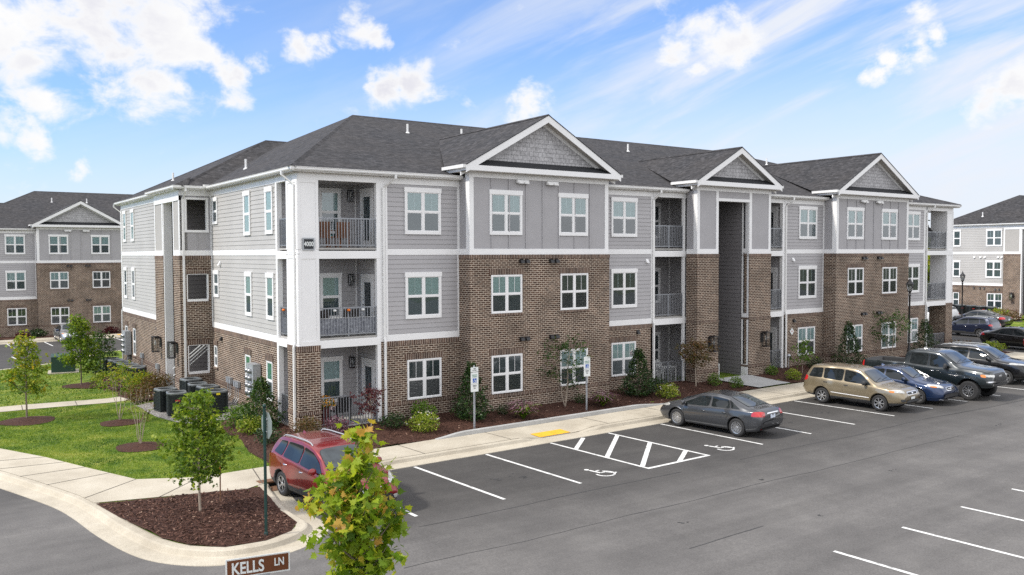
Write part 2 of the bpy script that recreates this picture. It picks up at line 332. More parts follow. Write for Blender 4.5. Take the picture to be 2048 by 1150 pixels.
# ------------------------------------------------------------------ sun and sky
SUN_AZ,SUN_EL=SUNAZ,SUNEL                                   # degrees; azimuth from +x
to_sun=V((math.cos(R_(SUN_AZ))*math.cos(R_(SUN_EL)),math.sin(R_(SUN_AZ))*math.cos(R_(SUN_EL)),math.sin(R_(SUN_EL))))
sl=bpy.data.lights.new('sun','SUN'); sl.energy=SUN_E; sl.angle=R_(SUN_ANG); sl.color=(1.0,.94,.85)
so=bpy.data.objects.new('sun',sl); COL.objects.link(so); so.rotation_euler=(-to_sun).to_track_quat('-Z','Y').to_euler(); so.location=(-40,10,40)
w=bpy.data.worlds.new('World'); sc.world=w; w.use_nodes=True; nt=w.node_tree; L=nt.links.new
bg=nt.nodes['Background']; bg.inputs[1].default_value=SKY_STR
sky=N_(nt,'ShaderNodeTexSky',sky_type='NISHITA'); sky.sun_disc=False; sky.sun_elevation=R_(SUN_EL); sky.sun_rotation=R_(90-SUN_AZ); sky.altitude=100; sky.air_density=1.0; sky.dust_density=.6; sky.ozone_density=2.0
tc=N_(nt,'ShaderNodeTexCoord'); D=tc.outputs['Generated']
CL=[(0.098,0.969,0.228,0.088),(0.155,0.959,0.239,0.097),(0.21,0.949,0.235,0.074),(0.249,0.942,0.226,0.038),(0.111,0.975,0.194,0.047),(0.174,0.963,0.207,0.056),(0.212,0.959,0.19,0.033),(0.2,0.963,0.182,0.024),(0.231,0.956,0.181,0.018),(0.279,0.939,0.203,0.029),(0.296,0.933,0.207,0.021),(0.315,0.924,0.217,0.018),(0.355,0.907,0.228,0.018),(0.12,0.98,0.158,0.024),(0.102,0.987,0.122,0.020),(0.149,0.985,0.09,0.013),(0.403,0.881,0.248,0.024),(0.42,0.875,0.24,0.018),(0.435,0.88,0.193,0.023),(0.461,0.866,0.192,0.027),(0.419,0.887,0.197,0.015),(0.715,0.653,0.251,0.041),(0.732,0.64,0.234,0.031),(0.737,0.626,0.255,0.027),(0.699,0.678,0.229,0.020),(0.713,0.67,0.205,0.014),(0.578,0.798,0.17,0.022),(0.832,0.520,0.193,0.014),(0.842,0.500,0.203,0.016),(0.851,0.482,0.212,0.018),(0.859,0.465,0.219,0.016),(0.844,0.476,0.248,0.019),(0.894,0.415,0.172,0.03),(0.898,0.403,0.175,0.026),(0.204,0.937,0.283,0.088),(0.085,0.957,0.276,0.094),
    (-.5,.6,.5,.2),(-.8,-.3,.4,.25),(.3,-.8,.35,.22),(-.2,-.85,.3,.2),(.7,-.5,.45,.2),(-.55,-.7,.5,.22)]
acc=None
wn=N_(nt,'ShaderNodeTexNoise'); setin(wn,Scale=9.0,Detail=7,Roughness=.62); L(D,wn.inputs['Vector'])
wv=N_(nt,'ShaderNodeVectorMath',operation='SUBTRACT'); L(wn.outputs['Color'],wv.inputs[0]); wv.inputs[1].default_value=(.5,.5,.5)
ws_=N_(nt,'ShaderNodeVectorMath',operation='MULTIPLY_ADD'); L(wv.outputs[0],ws_.inputs[0]); ws_.inputs[1].default_value=(.10,.10,.05); L(D,ws_.inputs[2]); DW=ws_.outputs[0]
for x,y,z,r in CL:
    d=N_(nt,'ShaderNodeVectorMath',operation='DISTANCE'); L(DW,d.inputs[0]); d.inputs[1].default_value=V((x,y,z)).normalized()
    mr=N_(nt,'ShaderNodeMapRange'); setin(mr,From_Min=0.0,From_Max=r*1.75,To_Min=1.0,To_Max=0.0); L(d.outputs['Value'],mr.inputs[0])
    if acc is None: acc=mr.outputs[0]
    else:
        a=N_(nt,'ShaderNodeMath',operation='MAXIMUM'); L(acc,a.inputs[0]); L(mr.outputs[0],a.inputs[1]); acc=a.outputs[0]
n1=N_(nt,'ShaderNodeTexNoise'); setin(n1,Scale=15.0,Detail=11,Roughness=.60,Distortion=.25)
mpn=N_(nt,'ShaderNodeMapping'); mpn.inputs['Scale'].default_value=(1,1,1.5); L(D,mpn.inputs[0]); L(mpn.outputs[0],n1.inputs['Vector'])
am=N_(nt,'ShaderNodeMath',operation='MULTIPLY_ADD'); L(n1.outputs['Fac'],am.inputs[0]); am.inputs[1].default_value=2.3; am.inputs[2].default_value=-1.13
ad=N_(nt,'ShaderNodeMath',operation='ADD'); L(acc,ad.inputs[0]); L(am.outputs[0],ad.inputs[1])
den=N_(nt,'ShaderNodeMapRange',interpolation_type='SMOOTHSTEP'); setin(den,From_Min=.30,From_Max=.86); L(ad.outputs[0],den.inputs[0])
# high thin cirrus and the pale band low in the sky
sp=N_(nt,'ShaderNodeSeparateXYZ'); L(D,sp.inputs[0])
mc=N_(nt,'ShaderNodeCombineXYZ')
for k_,dv in enumerate(((2.0,-1.2,.9),(-4.1,2.9,12.5),(1.3,1.9,0))):
    dt=N_(nt,'ShaderNodeVectorMath',operation='DOT_PRODUCT'); L(D,dt.inputs[0]); dt.inputs[1].default_value=dv; L(dt.outputs['Value'],mc.inputs[k_])
nc=N_(nt,'ShaderNodeTexNoise'); setin(nc,Scale=1.5,Detail=8,Roughness=.58,Distortion=.4); L(mc.outputs[0],nc.inputs['Vector'])
ci=N_(nt,'ShaderNodeMapRange',interpolation_type='SMOOTHSTEP'); setin(ci,From_Min=.38,From_Max=.72); L(nc.outputs['Fac'],ci.inputs[0])
rx=N_(nt,'ShaderNodeMapRange',interpolation_type='SMOOTHSTEP'); setin(rx,From_Min=.30,From_Max=.85,To_Min=.10,To_Max=1.0); L(sp.outputs[0],rx.inputs[0])
cz=N_(nt,'ShaderNodeMath',operation='MULTIPLY'); L(ci.outputs[0],cz.inputs[0]); L(rx.outputs[0],cz.inputs[1])
hz=N_(nt,'ShaderNodeMapRange',interpolation_type='SMOOTHSTEP'); setin(hz,From_Min=0.0,From_Max=.21,To_Min=.93,To_Max=.13); L(sp.outputs[2],hz.inputs[0])
hr=N_(nt,'ShaderNodeMapRange'); setin(hr,From_Min=.1,From_Max=.8,To_Min=-.03,To_Max=.05); L(sp.outputs[0],hr.inputs[0])
zz=N_(nt,'ShaderNodeMath',operation='SUBTRACT'); L(sp.outputs[2],zz.inputs[0]); L(hr.outputs[0],zz.inputs[1]); L(zz.outputs[0],hz.inputs[0])
# blue of the photograph's clear sky: the Nishita sky, a little more saturated
tint=N_(nt,'ShaderNodeMix',data_type='RGBA',blend_type='MULTIPLY'); tint.inputs[0].default_value=1.0; L(sky.outputs[0],tint.inputs[6]); tint.inputs[7].default_value=SKY_TINT
m1=N_(nt,'ShaderNodeMix',data_type='RGBA'); L(hz.outputs[0],m1.inputs[0]); L(tint.outputs[2],m1.inputs[6]); m1.inputs[7].default_value=SKY_HORIZON
m2=N_(nt,'ShaderNodeMix',data_type='RGBA'); L(cz.outputs[0],m2.inputs[0]); L(m1.outputs[2],m2.inputs[6]); m2.inputs[7].default_value=SKY_CIRRUS
# cumulus: bright rims, greyer bellies where thick
th=N_(nt,'ShaderNodeMapRange',interpolation_type='SMOOTHSTEP'); setin(th,From_Min=.62,From_Max=1.15); L(ad.outputs[0],th.inputs[0])
nb=N_(nt,'ShaderNodeTexNoise'); setin(nb,Scale=7.0,Detail=5); L(D,nb.inputs['Vector'])
nbr=N_(nt,'ShaderNodeMapRange'); setin(nbr,From_Min=.40,From_Max=.62); L(nb.outputs['Fac'],nbr.inputs[0])
tb=N_(nt,'ShaderNodeMath',operation='MULTIPLY'); L(th.outputs[0],tb.inputs[0]); L(nbr.outputs[0],tb.inputs[1])
cc=N_(nt,'ShaderNodeMix',data_type='RGBA'); L(tb.outputs[0],cc.inputs[0]); cc.inputs[6].default_value=CLOUD_HI; cc.inputs[7].default_value=CLOUD_LO
m3=N_(nt,'ShaderNodeMix',data_type='RGBA'); L(den.outputs[0],m3.inputs[0]); L(m2.outputs[2],m3.inputs[6]); L(cc.outputs[2],m3.inputs[7])
bk=N_(nt,'ShaderNodeMapRange',interpolation_type='SMOOTHSTEP'); setin(bk,From_Min=.10,From_Max=-.5,To_Min=0.0,To_Max=.88); L(sp.outputs[1],bk.inputs[0])  # unseen sky behind and overhead made brighter and whiter, as fill light
ov=N_(nt,'ShaderNodeMapRange',interpolation_type='SMOOTHSTEP'); setin(ov,From_Min=.36,From_Max=.62,To_Min=0.0,To_Max=.80); L(sp.outputs[2],ov.inputs[0])
mxm=N_(nt,'ShaderNodeMath',operation='MAXIMUM'); L(bk.outputs[0],mxm.inputs[0]); L(ov.outputs[0],mxm.inputs[1])
nk=N_(nt,'ShaderNodeTexNoise'); setin(nk,Scale=3.2,Detail=6,Roughness=.55); L(D,nk.inputs['Vector']); nkr=N_(nt,'ShaderNodeMapRange'); setin(nkr,From_Min=.32,From_Max=.68,To_Min=.62,To_Max=1.30); L(nk.outputs['Fac'],nkr.inputs[0])
bc=N_(nt,'ShaderNodeVectorMath',operation='SCALE'); bc.inputs[0].default_value=SKY_FILL; L(nkr.outputs[0],bc.inputs['Scale'])
fin=N_(nt,'ShaderNodeMix',data_type='RGBA'); L(mxm.outputs[0],fin.inputs[0]); L(m3.outputs[2],fin.inputs[6]); L(bc.outputs[0],fin.inputs[7]); lo=N_(nt,'ShaderNodeMapRange',interpolation_type='SMOOTHSTEP'); setin(lo,From_Min=-.09,From_Max=-.02,To_Min=.04,To_Max=1.0); L(sp.outputs[2],lo.inputs[0])
fl_=N_(nt,'ShaderNodeVectorMath',operation='SCALE'); L(fin.outputs[2],fl_.inputs[0]); L(lo.outputs[0],fl_.inputs['Scale']); L(fl_.outputs[0],bg.inputs[0])

# ------------------------------------------------------------------ terrain
def zl(x): return -0.30+0.0075*min(max(x-2,-6),20)
def H(x,y):
    drop=.65*sm((y-8)/26)*(1-sm((x-25)/20))
    return zl(x)-drop
def bdist(x,y):
    dx=max(-1.2-x,0,x-42.1) if y>9 else max(0-x,0,x-42.1); dy=max(-.2-y,0,y-24.0); return math.hypot(dx,dy)
RAMP=(5.9,6.9,8.4,9.4)
def ramp(x,y):
    if y>-3.1 or y<-5: return 0
    return sm((x-RAMP[0])/(RAMP[1]-RAMP[0]))*sm((RAMP[3]-x)/(RAMP[3]-RAMP[2]))*sm((-3.1-y)/1.0)
def RH(x,y):
    return H(x,y)+.15+.20*(1-sm(bdist(x,y)/2.7))-.12*ramp(x,y)
def sheet(name,outline,zf,mat,step,holes=(),uvless=True,kind='structure',jit=0,build=True):
    pts=[V((p[0],p[1])) for p in outline]; edges=[]; n=len(pts)
    # subdivide the outline
    vs=[]
    def ring(P):
        s=len(vs)
        for i,p in enumerate(P):
            q=P[(i+1)%len(P)]; k=max(1,int((q-p).length/step))
            for j in range(k): vs.append(p.lerp(q,j/k))
        e=len(vs)
        for i in range(s,e): edges.append((i,i+1 if i+1<e else s))
    ring(pts)
    hs=[[V((p[0],p[1])) for p in h] for h in holes]
    for h in hs: ring(h)
    x0=min(p.x for p in pts); x1=max(p.x for p in pts); y0=min(p.y for p in pts); y1=max(p.y for p in pts)
    rows=[(i,j) for i in range(1,int((x1-x0)/step)+1) for j in range(1,int((y1-y0)/step)+1)]
    rr=random.Random(3)
    for i,j in rows: vs.append(V((x0+(i+rr.uniform(-.2,.2))*step,y0+(j+rr.uniform(-.2,.2))*step)))
    co,ed,fa,_,_,_=geometry.delaunay_2d_cdt(vs,edges,[],3 if holes else 1,1e-4)
    def inside(p,P):
        c=False; j=len(P)-1
        for i in range(len(P)):
            if (P[i].y>p.y)!=(P[j].y>p.y) and p.x<(P[j].x-P[i].x)*(p.y-P[i].y)/(P[j].y-P[i].y)+P[i].x: c=not c
            j=i
        return c
    if holes:
        fa=[f for f in fa if inside(sum((co[i] for i in f),V((0,0)))/len(f),pts) and not any(inside(sum((co[i] for i in f),V((0,0)))/len(f),h) for h in hs)]
    used=sorted({i for f in fa for i in f}); mp={a:b for b,a in enumerate(used)}
    me=bpy.data.meshes.new(name); me.from_pydata([(co[i].x,co[i].y,zf(co[i].x,co[i].y)) for i in used],[],[[mp[i] for i in f] for f in fa])
    me.materials.append(mat); me.polygons.foreach_set('use_smooth',[True]*len(me.polygons)); me.update()
    bm=bmesh.new(); bm.from_mesh(me); bmesh.ops.recalc_face_normals(bm,faces=bm.faces)
    if sum(f.normal.z for f in bm.faces)<0: bmesh.ops.reverse_faces(bm,faces=bm.faces)
    bm.to_mesh(me); bm.free()
    o=bpy.data.objects.new(name,me); COL.objects.link(o)
    if kind: o['kind']=kind
    return o
def smooth_path(P,n=6,closed=False):
    out=[]; m=len(P)
    for i in range(m if closed else m-1):
        p0=V(P[(i-1)%m] if closed or i>0 else P[i]); p1=V(P[i]); p2=V(P[(i+1)%m]); p3=V(P[(i+2)%m] if closed or i+2<m else P[(i+1)%m])
        for k in range(n):
            t=k/n; out.append(.5*((2*p1)+(p2-p0)*t+(2*p0-5*p1+4*p2-p3)*t*t+(3*p1-p0-3*p2+p3)*t**3))
    if not closed: out.append(V(P[-1]))
    return out
def sweep(name,path,prof,zf,mat,kind='structure',joints=0,rampf=None):
    """curb: prof = (offset to the right of the path, height)"""
    mb=MB(); rows=[]; s=0; P=[V((p[0],p[1])) for p in path]; acc=[]
    for i,p in enumerate(P):
        a=P[max(0,i-1)]; b=P[min(len(P)-1,i+1)]; t=(b-a).normalized(); n=V((-t.y,t.x))
        row=[]
        for o,h in prof:
            q=p+n*o; hh=h
            if rampf: hh=h-(.125*rampf(p.x) if h>.1 else 0)
            row.append((q.x,q.y,zf(q.x,q.y)+hh))
        rows.append(row)
    mb.grid(rows); o=mb.build(name,mat,smooth=False); o['kind']=kind
    return o
far=MB(); far.face([(-2500,-2500,-1.9),(2500,-2500,-1.9),(2500,2500,-1.9),(-2500,2500,-1.9)]); o=far.build('ground',M['far_ground']); o['kind']='structure'
sheet('parking_lot',[(-75,-70),(110,-70),(110,95),(-75,95)],lambda x,y:H(x,y),M['asphalt'],3.0)
# curb back line of the block the building stands on
front=[(44.2,-4.42),(40,-4.42),(30,-4.42),(20,-4.42),(12,-4.42),(9.4,-4.42),(8.4,-4.42),(6.9,-4.42),(5.9,-4.42),(3,-4.40),(0,-4.40),(-1.9,-4.40)]
isl=smooth_path([(-2.9,-4.75),(-3.05,-5.3),(-3.32,-7.4),(-3.30,-8.55),(-3.62,-9.05),(-4.35,-9.38),(-5.25,-9.28),(-5.9,-8.70),(-6.30,-7.85),(-6.66,-6.2),(-6.92,-4.4),(-7.22,-3.0),(-7.95,-.8),(-8.6,.95),(-9.7,3.6),(-11.2,6.5),(-13.0,9.5),(-15,14),(-16.5,22)],5)
isl=[(p.x,p.y) for p in isl]
back=[(-16.5,31.0),(-9.5,31.2),(-6.5,32.3),(-3.5,34.0),(-.7,36.7),(1,39),(44.2,39),(44.2,36)]
block=front+isl+back
def rampx(x): return sm((x-RAMP[0])/(RAMP[1]-RAMP[0]))*sm((RAMP[3]-x)/(RAMP[3]-RAMP[2]))
lawn=sheet('lawn',block,lambda x,y:RH(x,y)-.05*(1 if y<-3.2 and x>-1 else 0),M['lawn'],.9)
CURB=[(-.13,.12),(-.12,.153),(0,.156),(.10,.158),(.145,.140),(.19,.045),(.23,.030),(.62,.016),(.64,-.06)]
curbpath=[V((44.2,20)),V((44.2,10)),V((44.2,2)),V((44.2,-3.6)),V((43.9,-4.2)),V((43.3,-4.42))]+[V((43-.5*i,-4.42 if 43-.5*i>3 else -4.40)) for i in range(0,96)]
curbpath=[p for p in curbpath if p.x>-1.7]+[V((-1.8,-4.40))]
sweep('curb',curbpath,CURB,H,M['concrete'],rampf=rampx)
ip=[V((p[0],p[1])) for p in isl]; sweep('curb',ip,CURB,H,M['concrete'])
sweep('curb',[V((p[0],p[1])) for p in smooth_path([(-16.5,22),(-16.5,31.0),(-9.5,31.2),(-6.5,32.3),(-3.5,34.0),(-.7,36.7),(1,39),(20,39),(44,39)],3)],[(a,b) for a,b in CURB],H,M['concrete'])
# front pavement and the way round to the left street
lawnedge=[(-2.1,-2.95),(-4.1,-3.0),(-5.62,-2.19),(-6.56,.15),(-7.37,2.28),(-8.42,4.47),(-9.9,7.4),(-11.8,10.6),(-14.0,15.0),(-15.2,21.5)]
inner=[(-16.45,22),(-14.95,14),(-12.95,9.5),(-11.15,6.5),(-9.65,3.6),(-8.55,.95),(-7.9,-.8),(-7.18,-3.0),(-6.97,-4.0),(-3.40,-4.98),(-2.88,-4.72),(-1.9,-4.38)]
walk=[(44.1,-2.85),(20,-2.80),(5,-2.80),(0,-2.9)]+lawnedge+inner+[(0,-4.39),(20,-4.41),(44.1,-4.41)]
sheet('pavement',walk,lambda x,y:RH(x,y)+.014,M['concrete'],.45)
path2=smooth_path([(-16,11.2),(-12,12.6),(-7.8,13.84),(-3.72,13.38),(-1.3,13.1)],4); path2b=smooth_path([(-1.3,11.4),(-3.96,11.97),(-7.88,12.25),(-12,11.2),(-16,9.8)],4)
sheet('side_path',[(p.x,p.y) for p in path2+path2b],lambda x,y:RH(x,y)+.014,M['concrete'],.8)
sheet('entry_apron',[(18.9,1.0),(20.45,-.8),(20.33,-2.79),(22.6,-2.79),(22.45,-.8),(22.3,1.0)] if False else [(19.72,-.7),(20.33,-2.79),(22.55,-2.79),(22.1,-.7)],lambda x,y:RH(x,y)+.075,M['concrete_gr'],.7)
jm=MB()
def groove(a,b,w=.014,z=.0195,mb=jm,n=6):
    a,b=V((a[0],a[1])),V((b[0],b[1])); t=(b-a).normalized(); nn=V((t.y,-t.x))*w
    for i in range(n):
        p=a.lerp(b,i/n); q=a.lerp(b,(i+1)/n)
        mb.face([(r.x,r.y,RH(r.x,r.y)+z) for r in (p-nn,q-nn,q+nn,p+nn)])
for x in (-1.0,2.2,5.5,9.8,13.1,16.4,19.9,23.2,26.4,29.6): groove((x,-2.86),(x+.12,-4.4))
for a,b in [((-4.1,-3.0),(-5.5,-4.42)),((-5.62,-2.19),(-7.10,-3.4)),((-6.1,-1.0),(-7.75,-1.4)),((-6.56,.15),(-8.25,.05)),((-6.95,1.2),(-8.75,1.4)),((-7.37,2.28),(-9.3,2.7)),((-2.6,-2.97),(-2.9,-4.7))]: groove(a,b)
for a,b in [((-5,13.5),(-5.1,12.2)),((-7,13.75),(-7.1,12.2)),((-3,13.3),(-3.1,11.85))]: groove(a,b,z=.021)
o=jm.build('pavement_joint',pm('joint_dark',(.10,.085,.07),rough=.95)); o['kind']='structure'
# planting beds
def RHm(x,y): return RH(x,y)+.035+.05*noise.noise(V((x*1.3,y*1.3,0)))+.028*noise.noise(V((x*4,y*4,3)))
bed_front=[(44.0,-2.86),(22.62,-2.81),(22.15,-.7),(23.5,-.6),(23.5,.2),(42,.4),(42,3),(44,3)]
sheet('front_bed',bed_front,RHm,M['mulch'],.35)
bed_main=[(20.46,-2.81),(12,-2.81),(5,-2.81),(0,-2.9),(-2.0,-2.9),(-2.05,-.9),(-1.75,.9),(-1.9,2.6),(-1.45,4.1),(-.6,4.4),(.15,4.4),(.15,.2),(6.4,.2),(6.5,-.7),(13,-.7),(13.1,.2),(18.4,.2),(18.5,-.7),(19.92,-.7)]
sheet('front_bed',bed_main,RHm,M['mulch'],.3)
bed_isl=[(-6.95,-4.12),(-3.43,-5.02),(-3.06,-4.95),(-3.12,-5.5),(-3.36,-7.4),(-3.36,-8.5),(-3.68,-9.0),(-4.37,-9.31),(-5.22,-9.22),(-5.83,-8.67),(-6.22,-7.85),(-6.58,-6.2)]
sheet('island_bed',bed_isl,lambda x,y:H(x,y)+.16+.07*sm(1-math.hypot(x+5,y+6.8)/3)+.03*noise.noise(V((x*2,y*2,0)))+.018*noise.noise(V((x*6,y*6,3))),M['mulch'],.16)
def ISL(x,y): return H(x,y)+.16+.07*sm(1-math.hypot(x+5,y+6.8)/3)
bed_rear=smooth_path([(-1.3,10.4),(-2.6,10.7),(-3.6,12.0),(-3.1,14.5),(-3.2,17),(-4.7,19.0),(-4.3,20.6),(-2.2,21.3),(-2.6,24.5),(-1.2,25.2),(-1.0,20),(-1.1,14)],3,True)
sheet('side_bed',[(p.x,p.y) for p in bed_rear if not (11.3<p.y<13.6 and p.x>-4)],RHm,M['mulch'],.35)
def disc(cx,cy,r,sq=1.0):
    P=[(cx+r*(1+.07*math.sin(3*a+cx))*math.cos(a),cy+r*sq*(1+.07*math.cos(2*a+cy))*math.sin(a)) for a in [2*math.pi*i/20 for i in range(20)]]
    sheet('mulch_ring',P,lambda x,y:RH(x,y)+.02+.12*sm(1-math.hypot(x-cx,y-cy)/r),M['mulch'],.2)
for cx,cy,r in [(-7.2,9.25,.98),(-4.42,6.75,.72),(-4.65,2.05,.78),(-9.6,13.6,.9)]: disc(cx,cy,r)
sheet('gravel',[(-3.2,10.1),(-3.05,7.2),(-2.6,5.2),(-1.7,4.3),(-.1,4.35),(.1,10.1)],lambda x,y:RH(x,y)+.02+.02*noise.noise(V((x*7,y*7,0))),M['gravel'],.25)
# bed edging curb beside the ramp
gb=MB()
for i in range(40):
    x=3.6+i*.27
    hh=.13*sm((x-3.4)/1.4)*sm((14.6-x)/2.0); h2=.13*sm((x+.265-3.4)/1.4)*sm((14.6-x-.265)/2.0)
    z=RH(x,-2.8); z2=RH(x+.265,-2.8)
    gb.hexa([(x,-2.97,z-.05),(x+.268,-2.97,z2-.05),(x+.268,-2.80,z2-.05),(x,-2.80,z-.05),(x,-2.96,z+.012+hh),(x+.268,-2.96,z2+.012+h2),(x+.268,-2.81,z2+.02+h2),(x,-2.81,z+.02+hh)])
o=gb.build('bed_curb',M['concrete_gr']); o['kind']='structure'
# detectable warning pad on the ramp
yp=MB(); yp.face([(x,y,RH(x,y)+.030) for x,y in ((6.86,-4.36),(8.20,-4.36),(8.16,-3.82),(6.82,-3.82))])
for i in range(22):
    for j in range(8):
        x=6.89+i*.06; y=-4.33+j*.066; z=RH(x,y)+.030; yp.lathe([(.022,0),(.016,.006),(.0,.007)],(x,y,z),6)
o=yp.build('tactile_pad',M['yellow']); tag(o,'yellow tactile warning pad on the ramp beside the hatched bay','tactile pad')

# ------------------------------------------------------------------ markings
mk=MB()
def line(mb,a,b,w=.10,z=.006,n=8):
    a,b=V((a[0],a[1])),V((b[0],b[1])); t=(b-a).normalized(); nn=V((t.y,-t.x))*w*.5
    for i in range(n):
        p=a.lerp(b,i/n); q=a.lerp(b,(i+1)/n)
        mb.face([(r.x,r.y,H(r.x,r.y)+z) for r in (p-nn,q-nn,q+nn,p+nn)])
S=[((-.82,-5.1),(-.66,-9.35)),((1.59,-5.1),(1.86,-9.47)),((4.16,-5.1),(4.41,-9.5)),((6.76,-5.07),(7.03,-9.48)),((9.33,-5.07),(9.63,-9.46)),((11.88,-5.1),(12.18,-9.48)),((14.5,-5.1),(14.8,-9.45)),((17.15,-5.1),(17.40,-9.44)),((19.72,-5.1),(19.99,-9.43)),((22.3,-5.1),(22.6,-9.5)),((25.0,-5.1),(25.3,-9.5)),((27.6,-5.1),(27.9,-9.6)),((30.2,-5.1),(30.5,-9.6)),((32.8,-5.1),(33.1,-9.6)),((35.4,-5.1),(35.7,-9.6))]
for a,b in S: line(mk,a,b)
for i in range(9):
    x=-.0+2.62*i; 
    if i>1: line(mk,(x+.1,-16.78),(x+.38,-21.2))
for a,b in [((8.12,-5.15),(6.86,-6.28)),((9.36,-5.52),(6.90,-7.74)),((9.46,-7.02),(6.98,-9.23)),((9.52,-8.57),(8.35,-9.42))]: line(mk,a,b,.15,.0075)
line(mk,(6.98,-9.45),(9.66,-9.43),.12,.0085)
# accessible symbols
def symbol(cx,cy,rot,s=1.0):
    pts=lambda q:[(cx+s*(p[0]*math.cos(rot)-p[1]*math.sin(rot)),cy+s*(p[0]*math.sin(rot)+p[1]*math.cos(rot))) for p in q]
    def seg(q,w):
        q=pts(q)
        for a,b in zip(q,q[1:]): line(mk,a,b,w*s,.0065,1)
    ring=[(.04+.34*math.cos(a),-.24+.34*math.sin(a)) for a in [R_(150)+i*R_(270)/14 for i in range(15)]]
    seg(ring,.085)
    q=pts([(-.06+.095*math.cos(i*math.pi/5),.58+.095*math.sin(i*math.pi/5)) for i in range(10)]); mk.face([(x,y,H(x,y)+.007) for x,y in q])
    seg([(-.05,.46),(-.02,-.08)],.11); seg([(-.02,.22),(.22,.22)],.075); seg([(-.03,-.06),(.22,-.08),(.36,-.42),(.48,-.38)],.085)
symbol(5.58,-8.93,R_(8),.80); symbol(10.70,-8.93,R_(8),.80)
# bay lines of the far left and far right lots
for i in range(5):
    x=-4.75+2.62*i; line(mk,(x,51.6),(x+.2,47.2))
for i in range(4):
    x=-5.2+2.62*i; line(mk,(x,41.0),(x+.4,36.6+.2*i))
for i in range(5): line(mk,(56+.2*i,12-2.7*i),(62-.1*i,12.3-2.7*i))
o=mk.build('bay_markings',M['white_paint']); o['kind']='structure'
# dark oil spots and crack seals
ol=MB(); rr=random.Random(5)
for cx,cy,r in [(3.0,-7.6,.16),(3.5,-8.0,.10),(16.0,-7.2,.2),(15.7,-7.8,.12),(21.5,-12.6,.12),(-.2,-6.5,.2),(8.7,-12.2,.08),(4.2,-13.5,.09),(13.2,-8.0,.1),(18.6,-7.5,.14),(26,-11.5,.18),(12.5,-13.8,.06),(7.2,-15.1,.07)]:
    for k in range(5):
        x=cx+rr.gauss(0,r*1.2); y=cy+rr.gauss(0,r*.6); q=r*rr.uniform(.25,.7)
        ol.face([(x+q*rr.uniform(.6,1.2)*math.cos(a),y+q*.6*rr.uniform(.6,1.2)*math.sin(a),H(x,y)+.004+.0004*k) for a in [i*math.pi/4 for i in range(8)]])
for y0,xa,xb,w_,sd in ((-10.35,-1,44,.022,1),(-12.5,-3,34,.016,3),(-14.9,3,44,.022,4)):
    n_=int((xb-xa)/.5)
    for i in range(n_):
        xs_=[xa+.5*i,xa+.5*i+.5]
        if noise.noise(V((xs_[0]*.18,sd*3.1,0)))<-.28: continue
        q=[]
        for x in xs_:
            yy=y0-.018*(x-10)+.16*noise.noise(V((x*.22,sd*7.7,0)))+.04*noise.noise(V((x*1.3,sd*2.2,4))); ww=w_*(.5+.9*abs(noise.noise(V((x*.9,sd,2)))))
            q.append(((x,yy-ww),(x,yy+ww)))
        ol.face([(p[0],p[1],H(p[0],p[1])+.0035) for p in (q[0][0],q[1][0],q[1][1],q[0][1])])
o=ol.build('oil_spots',pm('oil_stain',(.040,.040,.041),rough=.75,var=.35,scale=3)); o['kind']='structure'
# ------------------------------------------------------------------ building kit
Z12,Z23=2.95,6.05
def win_meshes(W,Hh,head,side,sill,double,muntin=True):
    fr=MB(); g=MB(); b1=MB()
    f=Fr((0,0,0),(1,0,0),(0,-1,0)); h=W/2
    trim=head>.1
    ix=h-side; iz0=sill; iz1=Hh-head
    dp=.045 if trim else .03
    f.box(fr,-h-(.02 if trim else 0),h+(.02 if trim else 0),iz1,Hh,0,dp+(.012 if trim else 0)); f.box(fr,-h,-ix,0,iz1,0,dp); f.box(fr,ix,h,0,iz1,0,dp); f.box(fr,-ix,ix,0,iz0,0,dp+(.006 if trim else .004))
    cols=[(-ix,-.045),(.045,ix)] if double else [(-ix,ix)]
    if double: f.box(fr,-.045,.045,iz0,iz1,0,dp-.004)
    mid=(iz0+iz1)/2+.0
    sw=.028
    for a,b in cols:
        f.box(fr,a,b,mid-.022,mid+.022,0,dp-.012)
        for z0,z1,d in ((iz0,mid-.022,dp-.020),(mid+.022,iz1,dp-.014)):
            f.box(fr,a,a+sw,z0,z1,0,d); f.box(fr,b-sw,b,z0,z1,0,d); f.box(fr,a+sw,b-sw,z0,z0+sw,0,d); f.box(fr,a+sw,b-sw,z1-sw,z1,0,d)
        if muntin and double:
            c=(a+b)/2; f.box(fr,c-.008,c+.008,mid+.022+sw,iz1-sw,.012,.016)
        f.quad(g,a+.01,b-.01,iz0+.01,mid,dp-.024); f.quad(g,a+.01,b-.01,mid,iz1-.01,dp-.022)
        f.quad(b1,a,b,iz0,mid,.006,1); f.quad(b1,a,b,mid,iz1,.006,0)
    fm=keep(fr.build('window',M['trim'])); gm=keep(g.build('pane',M['glass']))
    var={}
    for k,ms in dict(L=('blind','blind_dark'),K=('blind_dark_room','blind_dark_room'),M=('blind','blind'),H=('blind','blind_dark_room'),G=('curtain_g','blind_dark'),D=('blind_dark','blind_dark')).items():
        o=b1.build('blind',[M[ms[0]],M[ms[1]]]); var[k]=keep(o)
    return fm,gm,var
WM={'T':win_meshes(1.5,1.70,.17,.085,.115,True),'B':win_meshes(1.43,1.46,.05,.05,.055,True),'T1':win_meshes(.77,1.70,.17,.085,.115,False),'B1':win_meshes(.62,1.44,.05,.045,.055,False),'TS':win_meshes(.72,1.14,.16,.075,.10,False),'BS':win_meshes(.42,.92,.045,.04,.05,False),'O':win_meshes(.84,1.70,.15,.09,.1,False)}
def _bx(a,b_,c,d,e,f,n):
    m_=MB(); m_.box(a,b_,c,d,e,f); return keep(m_.build(n,M['soldier']))
